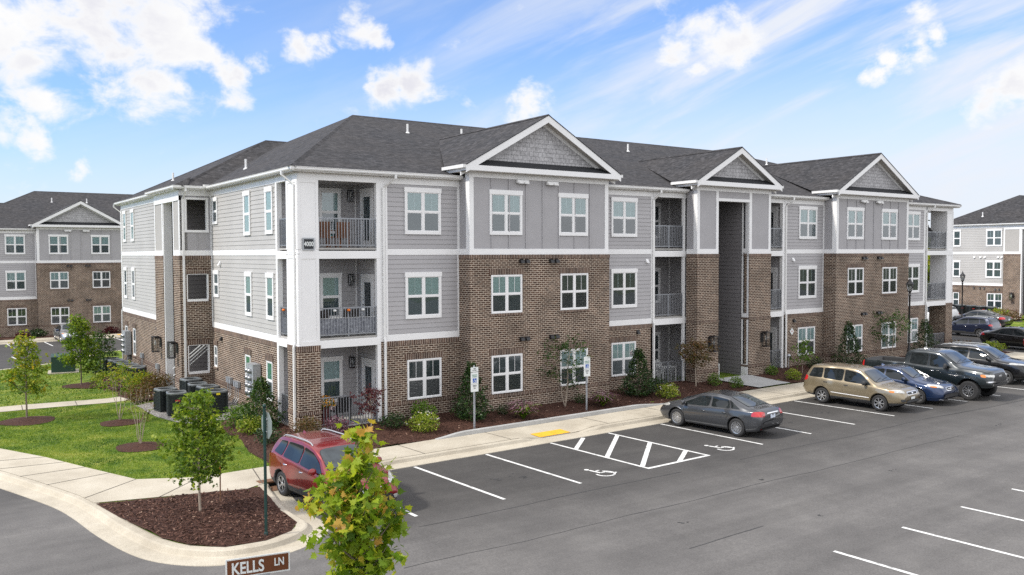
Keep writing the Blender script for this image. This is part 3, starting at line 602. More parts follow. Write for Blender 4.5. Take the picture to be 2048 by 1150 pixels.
LINT={'B':_bx(-.80,.80,-.012,.01,1.465,1.685,'brick_lintel'),'B1':_bx(-.40,.40,-.05,.01,1.445,1.665,'brick_lintel'),'BS':_bx(-.30,.30,-.05,.01,.925,1.145,'brick_lintel')}
SILL=_bx(-.80,.80,-.03,.01,-.10,-.005,'brick_sill'); SILL1=_bx(-.40,.40,-.065,.01,-.10,-.005,'brick_sill'); SILLS=_bx(-.30,.30,-.065,.01,-.10,-.005,'brick_sill')
def window(par,kind,x,y,z,rz,v='L'):
    fm,gm,var=WM[kind]
    o=inst('window',fm,par,(x,y,z),rz)
    if kind in LINT: inst('brick_lintel',LINT[kind],o)
    if kind=='B' and z>3: inst('brick_sill',SILL,o)
    if kind in ('B1','BS'): inst('brick_sill',SILL1 if kind=='B1' else SILLS,o)
    inst('blind',var[v],o); inst('pane',gm,o); return o
def lap(fr,mb,u0,u1,z0,z1,ex=.168):
    n=max(1,round((z1-z0)/ex)); e=(z1-z0)/n; P=fr.p
    for i in range(n):
        a=z0+i*e; b=a+e; g=.012
        mb.face([P(u0,a,0),P(u1,a,0),P(u1,a+g,0),P(u0,a+g,0)])
        mb.face([P(u0,a+g,0),P(u1,a+g,0),P(u1,a+g,.026),P(u0,a+g,.026)])
        mb.face([P(u0,a+g,.026),P(u1,a+g,.026),P(u1,b,.012),P(u0,b,.012)])
        mb.face([P(u0,b,.012),P(u1,b,.012),P(u1,b,0),P(u0,b,0)])
def holes_wall(fr,mb,u0,u1,z0,z1,holes,d=0.0,mi=0):
    us=sorted({u0,u1}|{h[0] for h in holes}|{h[1] for h in holes}); zs=sorted({z0,z1}|{h[2] for h in holes}|{h[3] for h in holes})
    for a,b in zip(us,us[1:]):
        for c,e in zip(zs,zs[1:]):
            um,zm=(a+b)/2,(c+e)/2
            if not any(h[0]<um<h[1] and h[2]<zm<h[3] for h in holes): fr.quad(mb,a,b,c,e,d,mi)
def railing_mesh(Ln):
    mb=MB(); 
    mb.box(0,Ln,-.02,.02,.98,1.02); mb.box(0,Ln,-.016,.016,.06,.095)
    n=max(2,round(Ln/.108))
    for i in range(n+1):
        x=.02+(Ln-.04)*i/n; w=.011 if i not in (0,n) else .018
        mb.box(x-w,x+w,-w,w,0.0 if i in (0,n) else .09,.985)
    if Ln>1.6: mb.box(Ln/2-.022,Ln/2+.022,-.022,.022,0,.985)
    return mb
def vent_mesh(mats,hood=True):
    mb=MB(); mb.box(-.09,.09,-.012,0,-.09,.09)
    mb.hexa([(-.075,-.10,-.085),(.075,-.10,-.085),(.075,0,-.06),(-.075,0,-.06),(-.07,-.06,-.0),(.07,-.06,0),(.07,0,.075),(-.07,0,.075)])
    return keep(mb.build('vent',mats))
def louvre_mesh():
    mb=MB()
    for s in (-1,1):
        mb.hexa([(s*.13-.085,-.15,-.07),(s*.13+.085,-.15,-.07),(s*.13+.085,0,-.07),(s*.13-.085,0,-.07),(s*.13-.085,-.11,.04),(s*.13+.085,-.11,.04),(s*.13+.085,0,.08),(s*.13-.085,0,.08)])
    return mb
VENT_W=vent_mesh(M['trim']); VENT_B=vent_mesh(M['black']); LOU_B=keep(louvre_mesh().build('vent',M['black']))
sv=MB(); sv.box(-.27,.27,-.10,0,-.07,.05); sv.box(-.24,-.03,-.16,-.10,-.09,-.02); sv.box(.03,.24,-.16,-.10,-.09,-.02); LOU_W=keep(sv.build('soffit_vent',M['trim']))
def sconce_meshes(sc_=1.0):
    a=MB(); a.box(-.075*sc_,.075*sc_,-.02,0,-.1*sc_,.16*sc_); a.box(-.085*sc_,.085*sc_,-.22*sc_,-.05*sc_,.17*sc_,.20*sc_); a.box(-.03,.03,-.14*sc_,-.02,.13*sc_,.17*sc_)
    for sx in (-1,1):
        for y in (-.21,-.06): a.box(sx*.075*sc_-.009,sx*.075*sc_+.009,(y-.009)*sc_,(y+.009)*sc_,-.2*sc_,.175*sc_)
    a.box(-.085*sc_,.085*sc_,-.22*sc_,-.05*sc_,-.215*sc_,-.195*sc_)
    g=MB(); 
    for sx in (-1,1): g.face([(sx*.072*sc_,-.2*sc_,-.19*sc_),(sx*.072*sc_,-.06*sc_,-.19*sc_),(sx*.072*sc_,-.06*sc_,.165*sc_),(sx*.072*sc_,-.2*sc_,.165*sc_)])
    g.face([(-.07*sc_,-.208*sc_,-.19*sc_),(.07*sc_,-.208*sc_,-.19*sc_),(.07*sc_,-.208*sc_,.165*sc_),(-.07*sc_,-.208*sc_,.165*sc_)])
    b=MB(); b.lathe([(.0,-.06*sc_),(.022*sc_,-.03*sc_),(.028*sc_,.03*sc_),(.012*sc_,.10*sc_),(.0,.11*sc_)],(0,-.135*sc_,0),8)
    return keep(a.build('wall_lamp',M['black'])),keep(g.build('lamp_glass',M['lampglass'])),keep(b.build('bulb',M['plastic']))
SCO=sconce_meshes(1.0); SCO_L=sconce_meshes(1.75)
def sconce(par,x,y,z,rz,k=SCO):
    o=inst('wall_lamp',k[0],par,(x,y,z),rz); inst('lamp_glass',k[1],o); inst('bulb',k[2],o)
def door_meshes():
    d=MB(); f=Fr((0,0,0),(1,0,0),(0,-1,0))
    f.box(d,-.53,.53,2.03,2.16,0,.05); f.box(d,-.53,-.44,0,2.03,0,.045); f.box(d,.44,.53,0,2.03,0,.045)
    f.box(d,-.44,-.27,0,2.03,0,.03); f.box(d,.27,.44,0,2.03,0,.03); f.box(d,-.27,.27,0,.28,0,.03); f.box(d,-.27,.27,1.86,2.03,0,.03)
    g=MB(); f.quad(g,-.28,.28,.27,1.87,.022); b=MB(); f.quad(b,-.28,.28,.27,1.87,.008)
    h=MB(); h.lathe([(.0,0),(.03,.0),(.03,.03),(.0,.04)],(-.35,-.035,1.02),8); h.lathe([(.0,0),(.026,.0),(.026,.03),(.0,.035)],(-.35,-.035,1.2),8)
    return [keep(d.build('door',M['door'])),keep(g.build('pane',M['glass'])),keep(b.build('blind',M['blind_dark'])),keep(b.build('blind',M['blind_dark_room'])),keep(h.build('door_handle',M['black']))]
DM=door_meshes()
def door(par,x,y,z,rz,dark=False):
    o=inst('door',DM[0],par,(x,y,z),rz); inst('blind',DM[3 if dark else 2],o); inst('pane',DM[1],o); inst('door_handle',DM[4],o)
def downspout(par,top,wall,zbot,nrm,kick=None,zk=None,name='downspout',elbow=.32):
    """top=(x,y,z) under the gutter; wall=(x,y) on the wall"""
    mb=MB(); w=.042
    n=V(nrm)
    def box_tube(pts):
        rows=[]
        for p in pts:
            p=V(p); t=V((-n.y,n.x,0)); rows.append([p+t*w+n*w*.75,p-t*w+n*w*.75,p-t*w-n*w*.75,p+t*w-n*w*.75])
        mb.grid(rows,0,True)
    wx,wy=wall; p=[top,(top[0],top[1],top[2]-.14),(wx,wy,top[2]-.14-elbow)]
    if zk: p+=[(wx,wy,zk),(wx+n.x*.05,wy+n.y*.05,zk-.16),(wx+n.x*.05,wy+n.y*.05,zbot)]
    else: p+=[(wx,wy,zbot)]
    box_tube(p)
    return mb.build(name,M['gutter'],par)

def build_apartment(root,YE=23.95,far=False):
    F=Fr((0,0,0),(1,0,0),(0,-1,0)); LF=Fr((0,0,0),(0,1,0),(-1,0,0)); P0=-.75
    GF=Fr((0,P0,0),(1,0,0),(0,-1,0))
    ln=42.06
    mir=lambda a,b:(ln-b,ln-a)
    siding=MB(); sid_l=MB(); brick=MB(); sold=MB(); trim=MB(); panel=MB(); core=MB(); shake=MB(); dk=MB(); gut=MB(); fl=MB(); sof=MB(); ceil=MB(); pan_l=MB()
    # ---- front wall sections at y=0
    secs=[(3.23,6.32),(13.10,16.40)]; secs=secs+[mir(*s) for s in secs]
    for a,b in secs:
        lap(F,siding,a,b,3.19,6.05); lap(F,siding,a,b,6.27,8.62)
        F.box(trim,a,b,Z12,3.19,-.05,.035); F.box(trim,a,b,Z23,6.27,-.05,.035)
        F.box(brick,a,b,-.5,.62,-.2,.045); F.box(brick,a,b,.72,2.77,-.2,.03); F.box(sold,a,b,.62,.72,-.2,.055); F.box(sold,a,b,2.77,Z12,-.2,.045)
        F.box(trim,a-.03,b+.03,8.60,8.86,-.1,.04)
        for z in (3.19,6.27):
            zt=6.05 if z<4 else 8.60
            if a<20: sides=((a,.07),(b-.13,.13))
            for u,wd in ((a,.08),(b-.09,.09)): F.box(trim,u,u+wd,z,zt,-.05,.034)
    # ---- projecting gables
    gab=[(6.32,13.10),mir(6.32,13.10)]
    for a,b in gab:
        GF.box(brick,a-.04,b+.06,-.5,.62,-.70,.06); GF.box(brick,a-.04,b+.06,.72,5.90,-.70,.045); GF.box(sold,a-.05,b+.07,.62,.72,-.70,.07); GF.box(sold,a-.05,b+.07,5.90,Z23,-.70,.06)
        GF.box(trim,a-.02,b+.02,Z23,6.27,-.7,.03)
        GF.box(panel,a,b,6.27,8.93,-.74,0)
        for u in (a,b-.17): GF.box(trim,u-(.02 if u==a else 0),u+.17+(0 if u==a else .02),6.27,8.93,-.06 if u>a else -.22,.025)
        GF.box(trim,a-.03,b+.03,8.93,9.16,-.25,.035)
        for k in range(1,8):
            u=a+.17+(b-a-.34)*k/8
            GF.box(panel,u-.028,u+.028,6.27,8.93,0,.032)
        u0=(a+b)/2
        for du in (-1.02,.42): inst('soffit_vent',LOU_W,root,(u0+du-.0 if a<20 else u0-du-.6,P0-.035,8.86))
        for du in (-.95,.5):
            for z in (5.72,2.72): inst('vent',LOU_B,root,(u0+du,P0-.05,z+.07))
    # centre entry gable over the breezeway
    a,b=18.46,23.60; o0,o1=19.86,22.05
    for u0,u1 in ((a,o0),(o1,b)):
        GF.box(brick,u0-.02,u1+.02,-.5,.62,-.62,.055); GF.box(brick,u0-.02,u1+.02,.72,2.90,-.62,.04); GF.box(brick,u0-.02,u1+.02,3.0,5.90,-.62,.04)
        GF.box(sold,u0-.035,u1+.035,.62,.72,-.62,.07); GF.box(sold,u0-.035,u1+.035,2.90,3.0,-.62,.07); GF.box(sold,u0-.03,u1+.03,5.90,Z23,-.62,.06)
        GF.box(trim,u0-.01,u1+.01,Z23,6.27,-.62,.03); GF.box(panel,u0,u1,6.27,8.93,-.62,0)
        GF.box(trim,u0-.01,u0+.16,6.27,8.93,-.2,.025); GF.box(trim,u1-.15,u1+.01,6.27,8.93,-.2,.025)
        # the side return back to the wall
    GF.box(trim,o0,o1,8.49,8.62,-.3,.03); GF.box(panel,o0,o1,8.62,8.93,-.4,0); GF.box(trim,a-.03,b+.03,8.93,9.16,-.25,.035)
    # jamb of the passage on the right, white frame with a grey inset
    J=Fr((o1,P0,0),(0,1,0),(-1,0,0))
    for jx,jn in ((o1,-1),(o0,1)):
        J=Fr((jx,P0,0),(0,1,0),(jn,0,0))
        J.box(trim,0.0,.42,.10,.75,0,.03); J.box(trim,0,.10,.75,8.49,0,.03); J.box(trim,.32,.42,.75,8.49,0,.03)
        for z in (3.0,6.1): J.box(trim,.10,.32,z,z+.2,0,.026)
        J.box(panel,.10,.32,.75,8.49,0,.008)
    # the passage itself, running through the block
    for jx,jn in ((22.0,-1),(19.9,1)):
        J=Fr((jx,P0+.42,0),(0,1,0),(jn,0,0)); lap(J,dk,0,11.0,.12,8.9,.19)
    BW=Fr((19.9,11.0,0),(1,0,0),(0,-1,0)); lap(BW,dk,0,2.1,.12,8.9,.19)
    fl.box(19.86,22.05,P0,11,-.2,.12); 
    for z in (2.95,6.05): fl.box(19.9,22.0,3.2,11,z,z+.22)
    # ---- corner-and-end balconies, inner balconies
    floors=(.12,3.20,6.30)
    def balcony(x0,x1,open_left,open_right):
        ya=1.9
        B=Fr((0,ya,0),(1,0,0),(0,-1,0))
        for i,z in enumerate(floors):
            top=(2.86,5.93,8.62)[i]
            lap(B,siding,x0,x1,z,top+.08)
            for xx,nx,op in ((x0,1,open_left),(x1,-1,open_right)):
                if not op: lap(Fr((xx,0,0),(0,1,0),(nx,0,0)),siding,0,ya,z,top+.08)
            ceil.box(x0,x1,0.0,ya,top+.005,top+.03)
            if i==0: fl.box(x0-.0,x1,-.10,ya,-.3,.12)
            else:
                fl.box(x0,x1,.0,ya,z-.06,z)
            if i<2:
                F.box(trim,x0+.02,x1+.02,top,top+.27,-.12,.04)
                fl.box(x0,x1,.0,.05,z-.07,z-.055)
        F.box(trim,x0,x1,8.60,8.86,-.12,.04)
        cx=x0 if open_right else x1
        B.box(trim,(x1-.05 if not open_right else x0),(x1 if not open_right else x0+.05),.12,8.6,0,.06)
    balcony(.02,2.98,True,False); balcony(39.08,42.04,False,True); balcony(16.45,19.4,False,False); balcony(22.66,25.6,False,False)
    for x in (2.88,16.40,25.50,39.0):
        dl=.14
        F.box(trim,x,x+dl,.10,8.62,-.14,.03); 
    for x0,x1 in ((3.02,3.23),(38.83,39.0),(16.3,16.40),(25.64,25.75)):
        F.box(trim,x0,x1,Z12,8.62,-.1,.02); F.box(trim,x0-.04,x1,8.62,8.86,-.1,.022); F.box(brick,x0,x1,-.3,Z12,-.15,.03)
    # posts against the centre piers
    for x in (18.36,23.60): F.box(trim,x,x+.1,.1,8.62,-.1,.03)
    # corner columns
    for cx,sx in ((-.02,1),(42.08,-1)):
        x0,x1=sorted((cx,cx+sx*.74)); y0,y1=-.02,1.0
        core_x=(x0+.008,x1-.008)
        trim.box(x0,x1,y0,y1,Z12+.03,8.86)
        # framed panels on both faces
        for z0,z1 in ((3.05,5.95),(6.25,8.5)):
            FF=Fr((x0,y0,0),(1,0,0),(0,-1,0)); w=.74
            FF.box(trim,0,.10,z0,z1+.1,0,.018); FF.box(trim,w-.10,w,z0,z1+.1,0,.018); FF.box(trim,.1,w-.1,z1,z1+.1,0,.018); FF.box(trim,.1,w-.1,z0-.1,z0,0,.018)
            SS=Fr((cx,y0,0),(0,1,0),(-sx,0,0)); w=1.02
            SS.box(trim,0,.13,z0,z1+.1,0,.018); SS.box(trim,w-.15,w,z0,z1+.1,0,.018); SS.box(trim,.13,w-.15,z1,z1+.1,0,.018); SS.box(trim,.13,w-.15,z0-.1,z0,0,.018)
        for z in (2.98,6.1): trim.box(x0-.022,x1+.022,y0-.022,y1+.01,z,z+.03)
        brick.box(x0-.03,x1+.02,y0-.035,y1,-.5,.62); brick.box(x0-.02,x1+.01,y0-.022,y1,.72,2.78)
        sold.box(x0-.045,x1+.03,y0-.05,y1+.01,.62,.72); sold.box(x0-.035,x1+.02,y0-.04,y1+.01,2.78,2.98)
        # side beams over the side openings
        SS=Fr((cx,0,0),(0,1,0),(-sx,0,0))
        for t in (2.86,5.93): SS.box(trim,1.0,1.92,t,t+.27,-.1,.03)
        SS.box(trim,1.0,2.0,8.60,8.86,-.1,.04)
        for u in (1.86,): SS.box(trim,u,u+.16,.1,8.62,-.15,.034)
    # ---- left end wall
    for fr_,sgn in ((LF,1),):
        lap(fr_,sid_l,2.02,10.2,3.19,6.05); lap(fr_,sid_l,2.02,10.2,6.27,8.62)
        fr_.box(trim,1.9,10.2,Z12,3.19,-.05,.035); fr_.box(trim,1.9,10.2,Z23,6.27,-.05,.035); fr_.box(trim,1.9,10.2,8.60,8.86,-.1,.04)
        fr_.box(brick,2.0,10.2,-.6,.62,-.2,.045); fr_.box(brick,2.0,10.2,.72,2.77,-.2,.03); fr_.box(sold,2.0,10.2,.62,.72,-.2,.055); fr_.box(sold,2.0,10.2,2.77,Z12,-.2,.045)
        fr_.box(trim,10.08,10.2,3.19,6.05,-.05,.04); fr_.box(trim,10.08,10.2,6.27,8.6,-.05,.04)
    # the bump that holds the side passage: its face towards the front
    BF=Fr((-1.3,10.2,0),(1,0,0),(0,-1,0)); w=1.30
    hol=[(.27,1.09,1.06,2.19),(.27,1.09,4.18,5.24),(.27,1.09,7.14,8.44)]
    holes_wall(BF,brick,0,w,-.5,6.05,hol[:2],.03); BF.box(sold,0,w,5.88,6.05,-.02,.045)
    holes_wall(BF,panel,0,w,6.27,8.62,hol[2:],.0); BF.box(trim,0,w,Z23,6.27,-.02,.03); BF.box(trim,0,w,8.6,8.86,-.05,.035); BF.box(panel,.70,.74,6.27,7.0,0,.02)
    for i,(u0,u1,z0,z1) in enumerate(hol):
        e=.09 if i==2 else .05
        BF.box(trim,u0-.0 if i<2 else u0-.1,u1 if i<2 else u1+.1,z1,z1+.09 if i==2 else z1+.02,-.1,.045); BF.box(trim,u0-.1 if i==2 else u0-.03,u1+.1 if i==2 else u1+.03,z0-.1,z0,-.12,.05)
        BF.box(trim,u1,u1+.09 if i==2 else u1+.05,z0,z1,-.12,.042); BF.box(trim,u0-.09 if i==2 else u0-.04,u0,z0,z1,-.12,.042)
        if i<2: BF.box(sold,u0-.06,u1+.06,z1+.02,z1+.24,-.01,.048); BF.box(sold,u0-.06,u1+.06,z0-.19,z0-.1,-.01,.058)
    SF=Fr((-1.3,0,0),(0,1,0),(-1,0,0))
    for u0,u1 in ((10.2,11.3),(13.2,14.75)):
        SF.box(brick,u0,u1,-.6,.62,-.3,.05); SF.box(brick,u0,u1,.72,5.88,-.3,.035); SF.box(sold,u0,u1,.62,.72,-.3,.06); SF.box(sold,u0,u1,5.88,Z23,-.3,.05)
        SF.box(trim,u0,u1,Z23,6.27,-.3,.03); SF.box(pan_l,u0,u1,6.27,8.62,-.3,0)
        SF.box(trim,u0,u0+.12,6.27,8.62,-.06,.028); SF.box(trim,u1-.12,u1,6.27,8.62,-.06,.028)
    SF.box(trim,10.2,14.75,8.40,8.86,-.3,.04)
    J=Fr((-1.3,13.15,0),(1,0,0),(0,-1,0)); J.box(trim,0,.36,.05,8.4,-.04,.05)
    # passage behind: far wall, floors, stair
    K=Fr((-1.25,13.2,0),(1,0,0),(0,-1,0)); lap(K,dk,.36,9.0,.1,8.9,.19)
    K2=Fr((-1.25,10.42,0),(1,0,0),(0,1,0)); K2.quad(core,1.3,9,.1,8.9,0)
    fl.box(-1.3,8,10.3,13.2,-.3,.1)
    for z in (2.95,6.05): fl.box(.5,8,10.3,13.2,z,z+.2)
    ceil.box(-1.3,8,10.3,13.2,8.86,8.9)
    # stair rail seen through the low opening
    st=MB()
    for k in range(2):
        st.tube([(-1.15,12.0+.5*k,.9+.05),(.45,12.0+.5*k,2.25)],.028,6); st.tube([(-1.15,12.0+.5*k,.62),(.45,12.0+.5*k,1.95)],.022,6)
    st.tube([(20.9,5.2,.35),(20.9,2.6,1.0)],.03,6) if False else None
    st.tube([(19.98,-.1,.92),(19.98,-.75,.92)],.026,6); st.tube([(19.98,-.1,.62),(19.98,-.75,.62)],.022,6); st.tube([(19.98,.55,1.45),(19.98,-.1,.92)],.026,6); st.tube([(19.98,-.75,.1),(19.98,-.75,.93)],.026,6)
    st.build('stair_rail',M['plastic'],root)
    # rear half of the left end
    RF=Fr((-1.05,0,0),(0,1,0),(-1,0,0))
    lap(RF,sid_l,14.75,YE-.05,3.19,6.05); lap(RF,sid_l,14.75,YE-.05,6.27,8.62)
    RF.box(trim,14.75,YE-.05,Z12,3.19,-.05,.035); RF.box(trim,14.75,YE-.05,Z23,6.27,-.05,.035); RF.box(trim,14.7,YE,8.60,8.86,-.1,.04)
    RF.box(brick,14.75,YE-.05,-.8,.62,-.2,.045); RF.box(brick,14.75,YE-.05,.72,2.77,-.2,.03); RF.box(sold,14.75,YE-.05,.62,.72,-.2,.055); RF.box(sold,14.75,YE-.05,2.77,Z12,-.2,.045)
    RF.box(trim,YE-.15,YE,3.19,8.6,-.1,.05)
    # core volumes: closed backs so that no light leaks through the block
    core.box(3.06,16.42,.02,10.4,-.5,8.9); core.box(25.64,39.0,.02,10.4,-.5,8.9); core.box(.03,3.06,1.93,10.1,-.5,8.9); core.box(39.0,42.03,1.93,10.1,-.5,8.9)
    core.box(16.42,19.42,1.93,10.4,-.5,8.9); core.box(22.62,25.64,1.93,10.4,-.5,8.9); core.box(19.44,19.86,-.5,10.4,-.5,8.9); core.box(22.03,22.6,-.5,10.4,-.5,8.9)
    core.box(8,42,10.4,YE-.05,-.5,8.9); core.box(-1.0,8,13.25,YE-.05,-.5,8.9)
    # right end wall
    RE=Fr((42.06,0,0),(0,1,0),(1,0,0)); RE.quad(panel,1.93,YE,3.1,8.62,.0); RE.box(brick,1.93,YE,-.5,Z12,-.1,.03)
    RB=Fr((0,YE,0),(1,0,0),(0,1,0)); RB.quad(panel,-1,42.06,3.1,8.9,0); RB.quad(brick,-1,42.06,-1.2,3.1,.01)
    # ---- roof
    roof=MB()
    EZ=8.985; s1,s2=.3255,.513
    def uvface(pts,udir,vdir):
        roof.face(pts,0,[(V(p).dot(V(udir)),V(p).dot(V(vdir))) for p in pts])
    xl,xr,yf,yb=-.33,42.39,-.33,YE+.38
    ry=(yf+yb)/2; rz=EZ+s1*(ry-yf); a_=(rz-EZ)/s2; RL=(xl+a_,ry,rz); RR=(xr-a_,ry,rz)
    vf=V((0,1,s1)).normalized(); vs=V((1,0,s2)).normalized()
    uvface([(xl,yf,EZ),(xr,yf,EZ),RR,RL],(1,0,0),vf); uvface([(xr,yb,EZ),(xl,yb,EZ),RL,RR],(-1,0,0),V((0,-1,s1)).normalized())
    uvface([(xl,yb,EZ),(xl,yf,EZ),RL],(0,-1,0),vs); uvface([(xr,yf,EZ),(xr,yb,EZ),RR],(0,1,0),V((-1,0,s2)).normalized())
    # rear-left hip, standing a metre further out
    xo=-1.38; yf2=9.72; ap=(4.45,16.0,11.96); xi=xl+(11.96-EZ)/s2
    A0=(xo,yf2,EZ); B0=(xo,yb,EZ); tip=(xi+.3,16.0,11.96)
    uvface([B0,A0,ap],(0,-1,0),vs)
    uvface([A0,(xl,yf2,EZ),(xl+.5,yf2,EZ+.0),tip,ap],(1,0,0),V((0,1,.47)).normalized())
    uvface([(xl+.5,yb,EZ),B0,ap,tip],(-1,0,0),V((0,-1,.36)).normalized())
    bx=-1.68
    uvface([(bx,14.95,EZ),(bx,9.72,EZ),(xo+.62,10.35,EZ+.44),(xo+.62,14.95,EZ+.53)],(0,-1,0),vs)
    uvface([(bx,9.72,EZ),(xo+.3,9.72,EZ),(xo+.62,10.35,EZ+.44)],(1,0,0),V((0,1,.47)).normalized())
    # hip caps
    def cap(p,q,w=.17,h=.035):
        p,q=V(p),V(q); t=(q-p).normalized(); n=t.cross(V((0,0,1))).normalized()
        L0=[p-n*w-V((0,0,.05)),p+V((0,0,h)),p+n*w-V((0,0,.05))]; L1=[q-n*w-V((0,0,.05)),q+V((0,0,h)),q+n*w-V((0,0,.05))]
        for i in range(2):
            pts=[L0[i],L0[i+1],L1[i+1],L1[i]]; roof.face(pts,0,[(V(x).dot(n)*1.0,V(x).dot(t)*.7) for x in pts])
    cap((xl,yf,EZ+.02),RL); cap((xr,yf,EZ+.02),RR); cap(RL,RR); cap(A0,ap,.14); cap(ap,tip,.12); cap(B0,ap,.14)
    # gables
    gz=9.34
    for a,b,pk,sl in ((6.32,13.10,9.71,.56),(28.96,35.74,32.35,.56),(18.46,23.60,21.03,.56)):
        e0,e1=a-.38,b+.38; yf_=P0-.40; rise=(pk-e0)*sl; zr=gz+rise
        yr=(zr-EZ)/s1-.33+.15; ye=.35
        vl=V((1,0,sl)).normalized(); vr=V((-1,0,sl)).normalized()
        uvface([(e0,ye+.05,gz),(e0,yf_,gz),(pk,yf_,zr),(pk,yr,zr)],(0,-1,0),vl); uvface([(e1,yf_,gz),(e1,ye+.05,gz),(pk,yr,zr),(pk,yf_,zr)],(0,1,0),vr)
        cap((pk,yf_,zr),(pk,yr,zr),.13)
        # rake boards, their soffit and frieze
        for s in (-1,1):
            ex=e0 if s<0 else e1
            p0=V((ex,0,gz-.02)); p1=V((pk,0,zr-.02)); dz=V((0,0,-.27)); 
            for y0,y1,k0,k1,mb in ((yf_,yf_+.03,0,-.27,trim),(yf_+.03,P0,-.20,-.22,sof),(P0-.04,P0+.02,-.22,-.36,trim)):
                q=[(p0.x,y0,p0.z+k1),(p1.x,y0,p1.z+k1),(p1.x,y1,p1.z+k1),(p0.x,y1,p0.z+k1),(p0.x,y0,p0.z+k0),(p1.x,y0,p1.z+k0),(p1.x,y1,p1.z+k0),(p0.x,y1,p0.z+k0)]
                mb.hexa(q)
            # shingle edge
            q=[(p0.x,yf_-.02,p0.z+.0),(p1.x,yf_-.02,p1.z+.0),(p1.x,yf_+.04,p1.z),(p0.x,yf_+.04,p0.z),(p0.x,yf_-.02,p0.z+.03),(p1.x,yf_-.02,p1.z+.03),(p1.x,yf_+.04,p1.z+.03),(p0.x,yf_+.04,p0.z+.03)]
            core.hexa(q)
        # pediment base: white cornice and its little dark roof
        trim.box(e0+.01,e1-.01,yf_+.001,P0+.02,9.14,9.335)
        zb0,zb1=9.336,9.60
        core.face([(e0+.32,yf_+.01,zb0),(e1-.32,yf_+.01,zb0),(e1-.62,P0,zb1),(e0+.62,P0,zb1)])
        shake.face([(e0+.3,P0-.005,9.3),(e1-.3,P0-.005,9.3),(pk,P0-.005,zr-.15)])
        sof.box(e0,e1,P0-.39,P0+.0,9.12,9.138)
        # eave gutters and returns of the gable
        for ex,s in ((e0,-1),(e1,1)):
            x0,x1=sorted((ex,ex+s*.13)); gut.box(x0,x1,yf_+.02,.40,9.22,9.34); sof.box(min(ex,ex-s*.4),max(ex,ex-s*.4),P0-.38,.3,9.10,9.118)
            xs0,xs1=sorted((ex-s*.36,ex-s*.02)); trim.box(xs0 if s>0 else ex,ex if s>0 else xs1,yf_+.03,.35,9.12,9.22)
    # eave gutters: fascia + half-round profile
    prof=[(0,0),(-.02,.0),(-.10,.015),(-.12,.05),(-.115,.085),(-.13,.12),(-.115,.125)]
    def gutter(p,q,n):
        p,q,n=V(p),V(q),V(n); rows=[]
        for e in (p,q): rows.append([e-n*o*1.0+V((0,0,-.115+h)) for o,h in prof])
        gut.grid(rows)
        for e in (p,q): gut.face([e-n*o+V((0,0,-.115+h)) for o,h in prof]+[e+V((0,0,.01))])
    n=(0,-1,0)
    for x0,x1 in ((-.35,6.30),(13.14,18.40),(23.66,28.9),(35.8,42.41)): gutter((x0,-.24,EZ),(x1,-.24,EZ),n); F.box(trim,x0+.1,x1,8.845,8.96,-.02,.235); F.box(sof,x0+.1,x1,8.83,8.844,-.02,.23)
    n=(-1,0,0); gutter((-.24,-.35,EZ),(-.24,10.0,EZ),n); LF.box(trim,-.2,10.0,8.845,8.96,-.02,.235); LF.box(sof,-.2,10,8.83,8.844,-.02,.23)
    n=(0,-1,0); gutter((-1.68,9.84,EZ),(-.30,9.84,EZ),n); trim.box(-1.62,-.2,9.86,10.2,8.845,8.96)
    n=(-1,0,0); gutter((-1.56,9.75,EZ),(-1.56,15.0,EZ),n); trim.box(-1.55,-1.2,9.9,14.9,8.845,8.96); gutter((-1.27,14.9,EZ),(-1.27,YE+.4,EZ),n); trim.box(-1.26,-1.0,14.9,YE+.35,8.845,8.96)
    gut.box(-.42,-.16,9.62,9.86,8.93,9.06)
    n=(1,0,0); gutter((42.3,-.35,EZ),(42.3,YE+.35,EZ),n)
    # ---- link the shell
    import bisect
    XB=[-.2,1.45,3.02,6.25,13.2,16.42,18.3,21.0,23.75,25.62,28.9,35.8,39.02]
    def kx(x,y,z): return ('left' if y<10.19 else 'bump' if y<14.7 else 'rear') if (x<.05 and y>1.0) else bisect.bisect(XB,x)
    def kl(x,y,z): return kx(x,y,z) if x<41.5 else ('end' if y>1.5 else 13)
    siding.split('siding',M['siding'],lambda x,y,z:(kl(x,y,z),z>6.2,z<3.1,y>.5),root); sid_l.split('siding',M['siding_sunlit'],lambda x,y,z:(kl(x,y,z),z>6.2),root); brick.split('brick_wall',M['brick'],kl,root); sold.split('soldier_course',M['soldier'],lambda x,y,z:(kl(x,y,z),round(z*1.2)),root)
    trim.split('trim',M['trim'],kl,root); panel.split('panel_wall',M['panel'],kl,root); pan_l.split('panel_wall',M['panel_sunlit'],lambda x,y,z:y>12,root); core.split('core_and_flashing',M['roof_dark'],kl,root); shake.split('gable_shakes',M['shake'],kl,root); dk.split('breezeway_wall',M['siding_shaded'],lambda x,y,z:(round(x),round(y/6)),root)  # core also holds the unseen solid boxes that keep light from leaking through
    gut.split('gutter',M['gutter'],kl,root); fl.split('floor_slab',M['slab'],lambda x,y,z:(kl(x,y,z),round(z/3)),root); sof.split('soffit',M['soffit'],kl,root); ceil.split('balcony_ceiling',M['ceil'],lambda x,y,z:(kl(x,y,z),round(z/3)),root); roof.build('roof',M['roof'],root)
    # ---- windows
    pat=['LLMLL','LKLHLK','LLLLLL']
    f3=dict(zip((4.75,14.68),'LM')); 
    W3=[(4.75,0,'L'),(7.95,P0,'L'),(11.25,P0,'H'),(14.68,0,'H'),(27.55,0,'L'),(30.62,P0,'L'),(33.84,P0,'L'),(37.5,0,'L')]
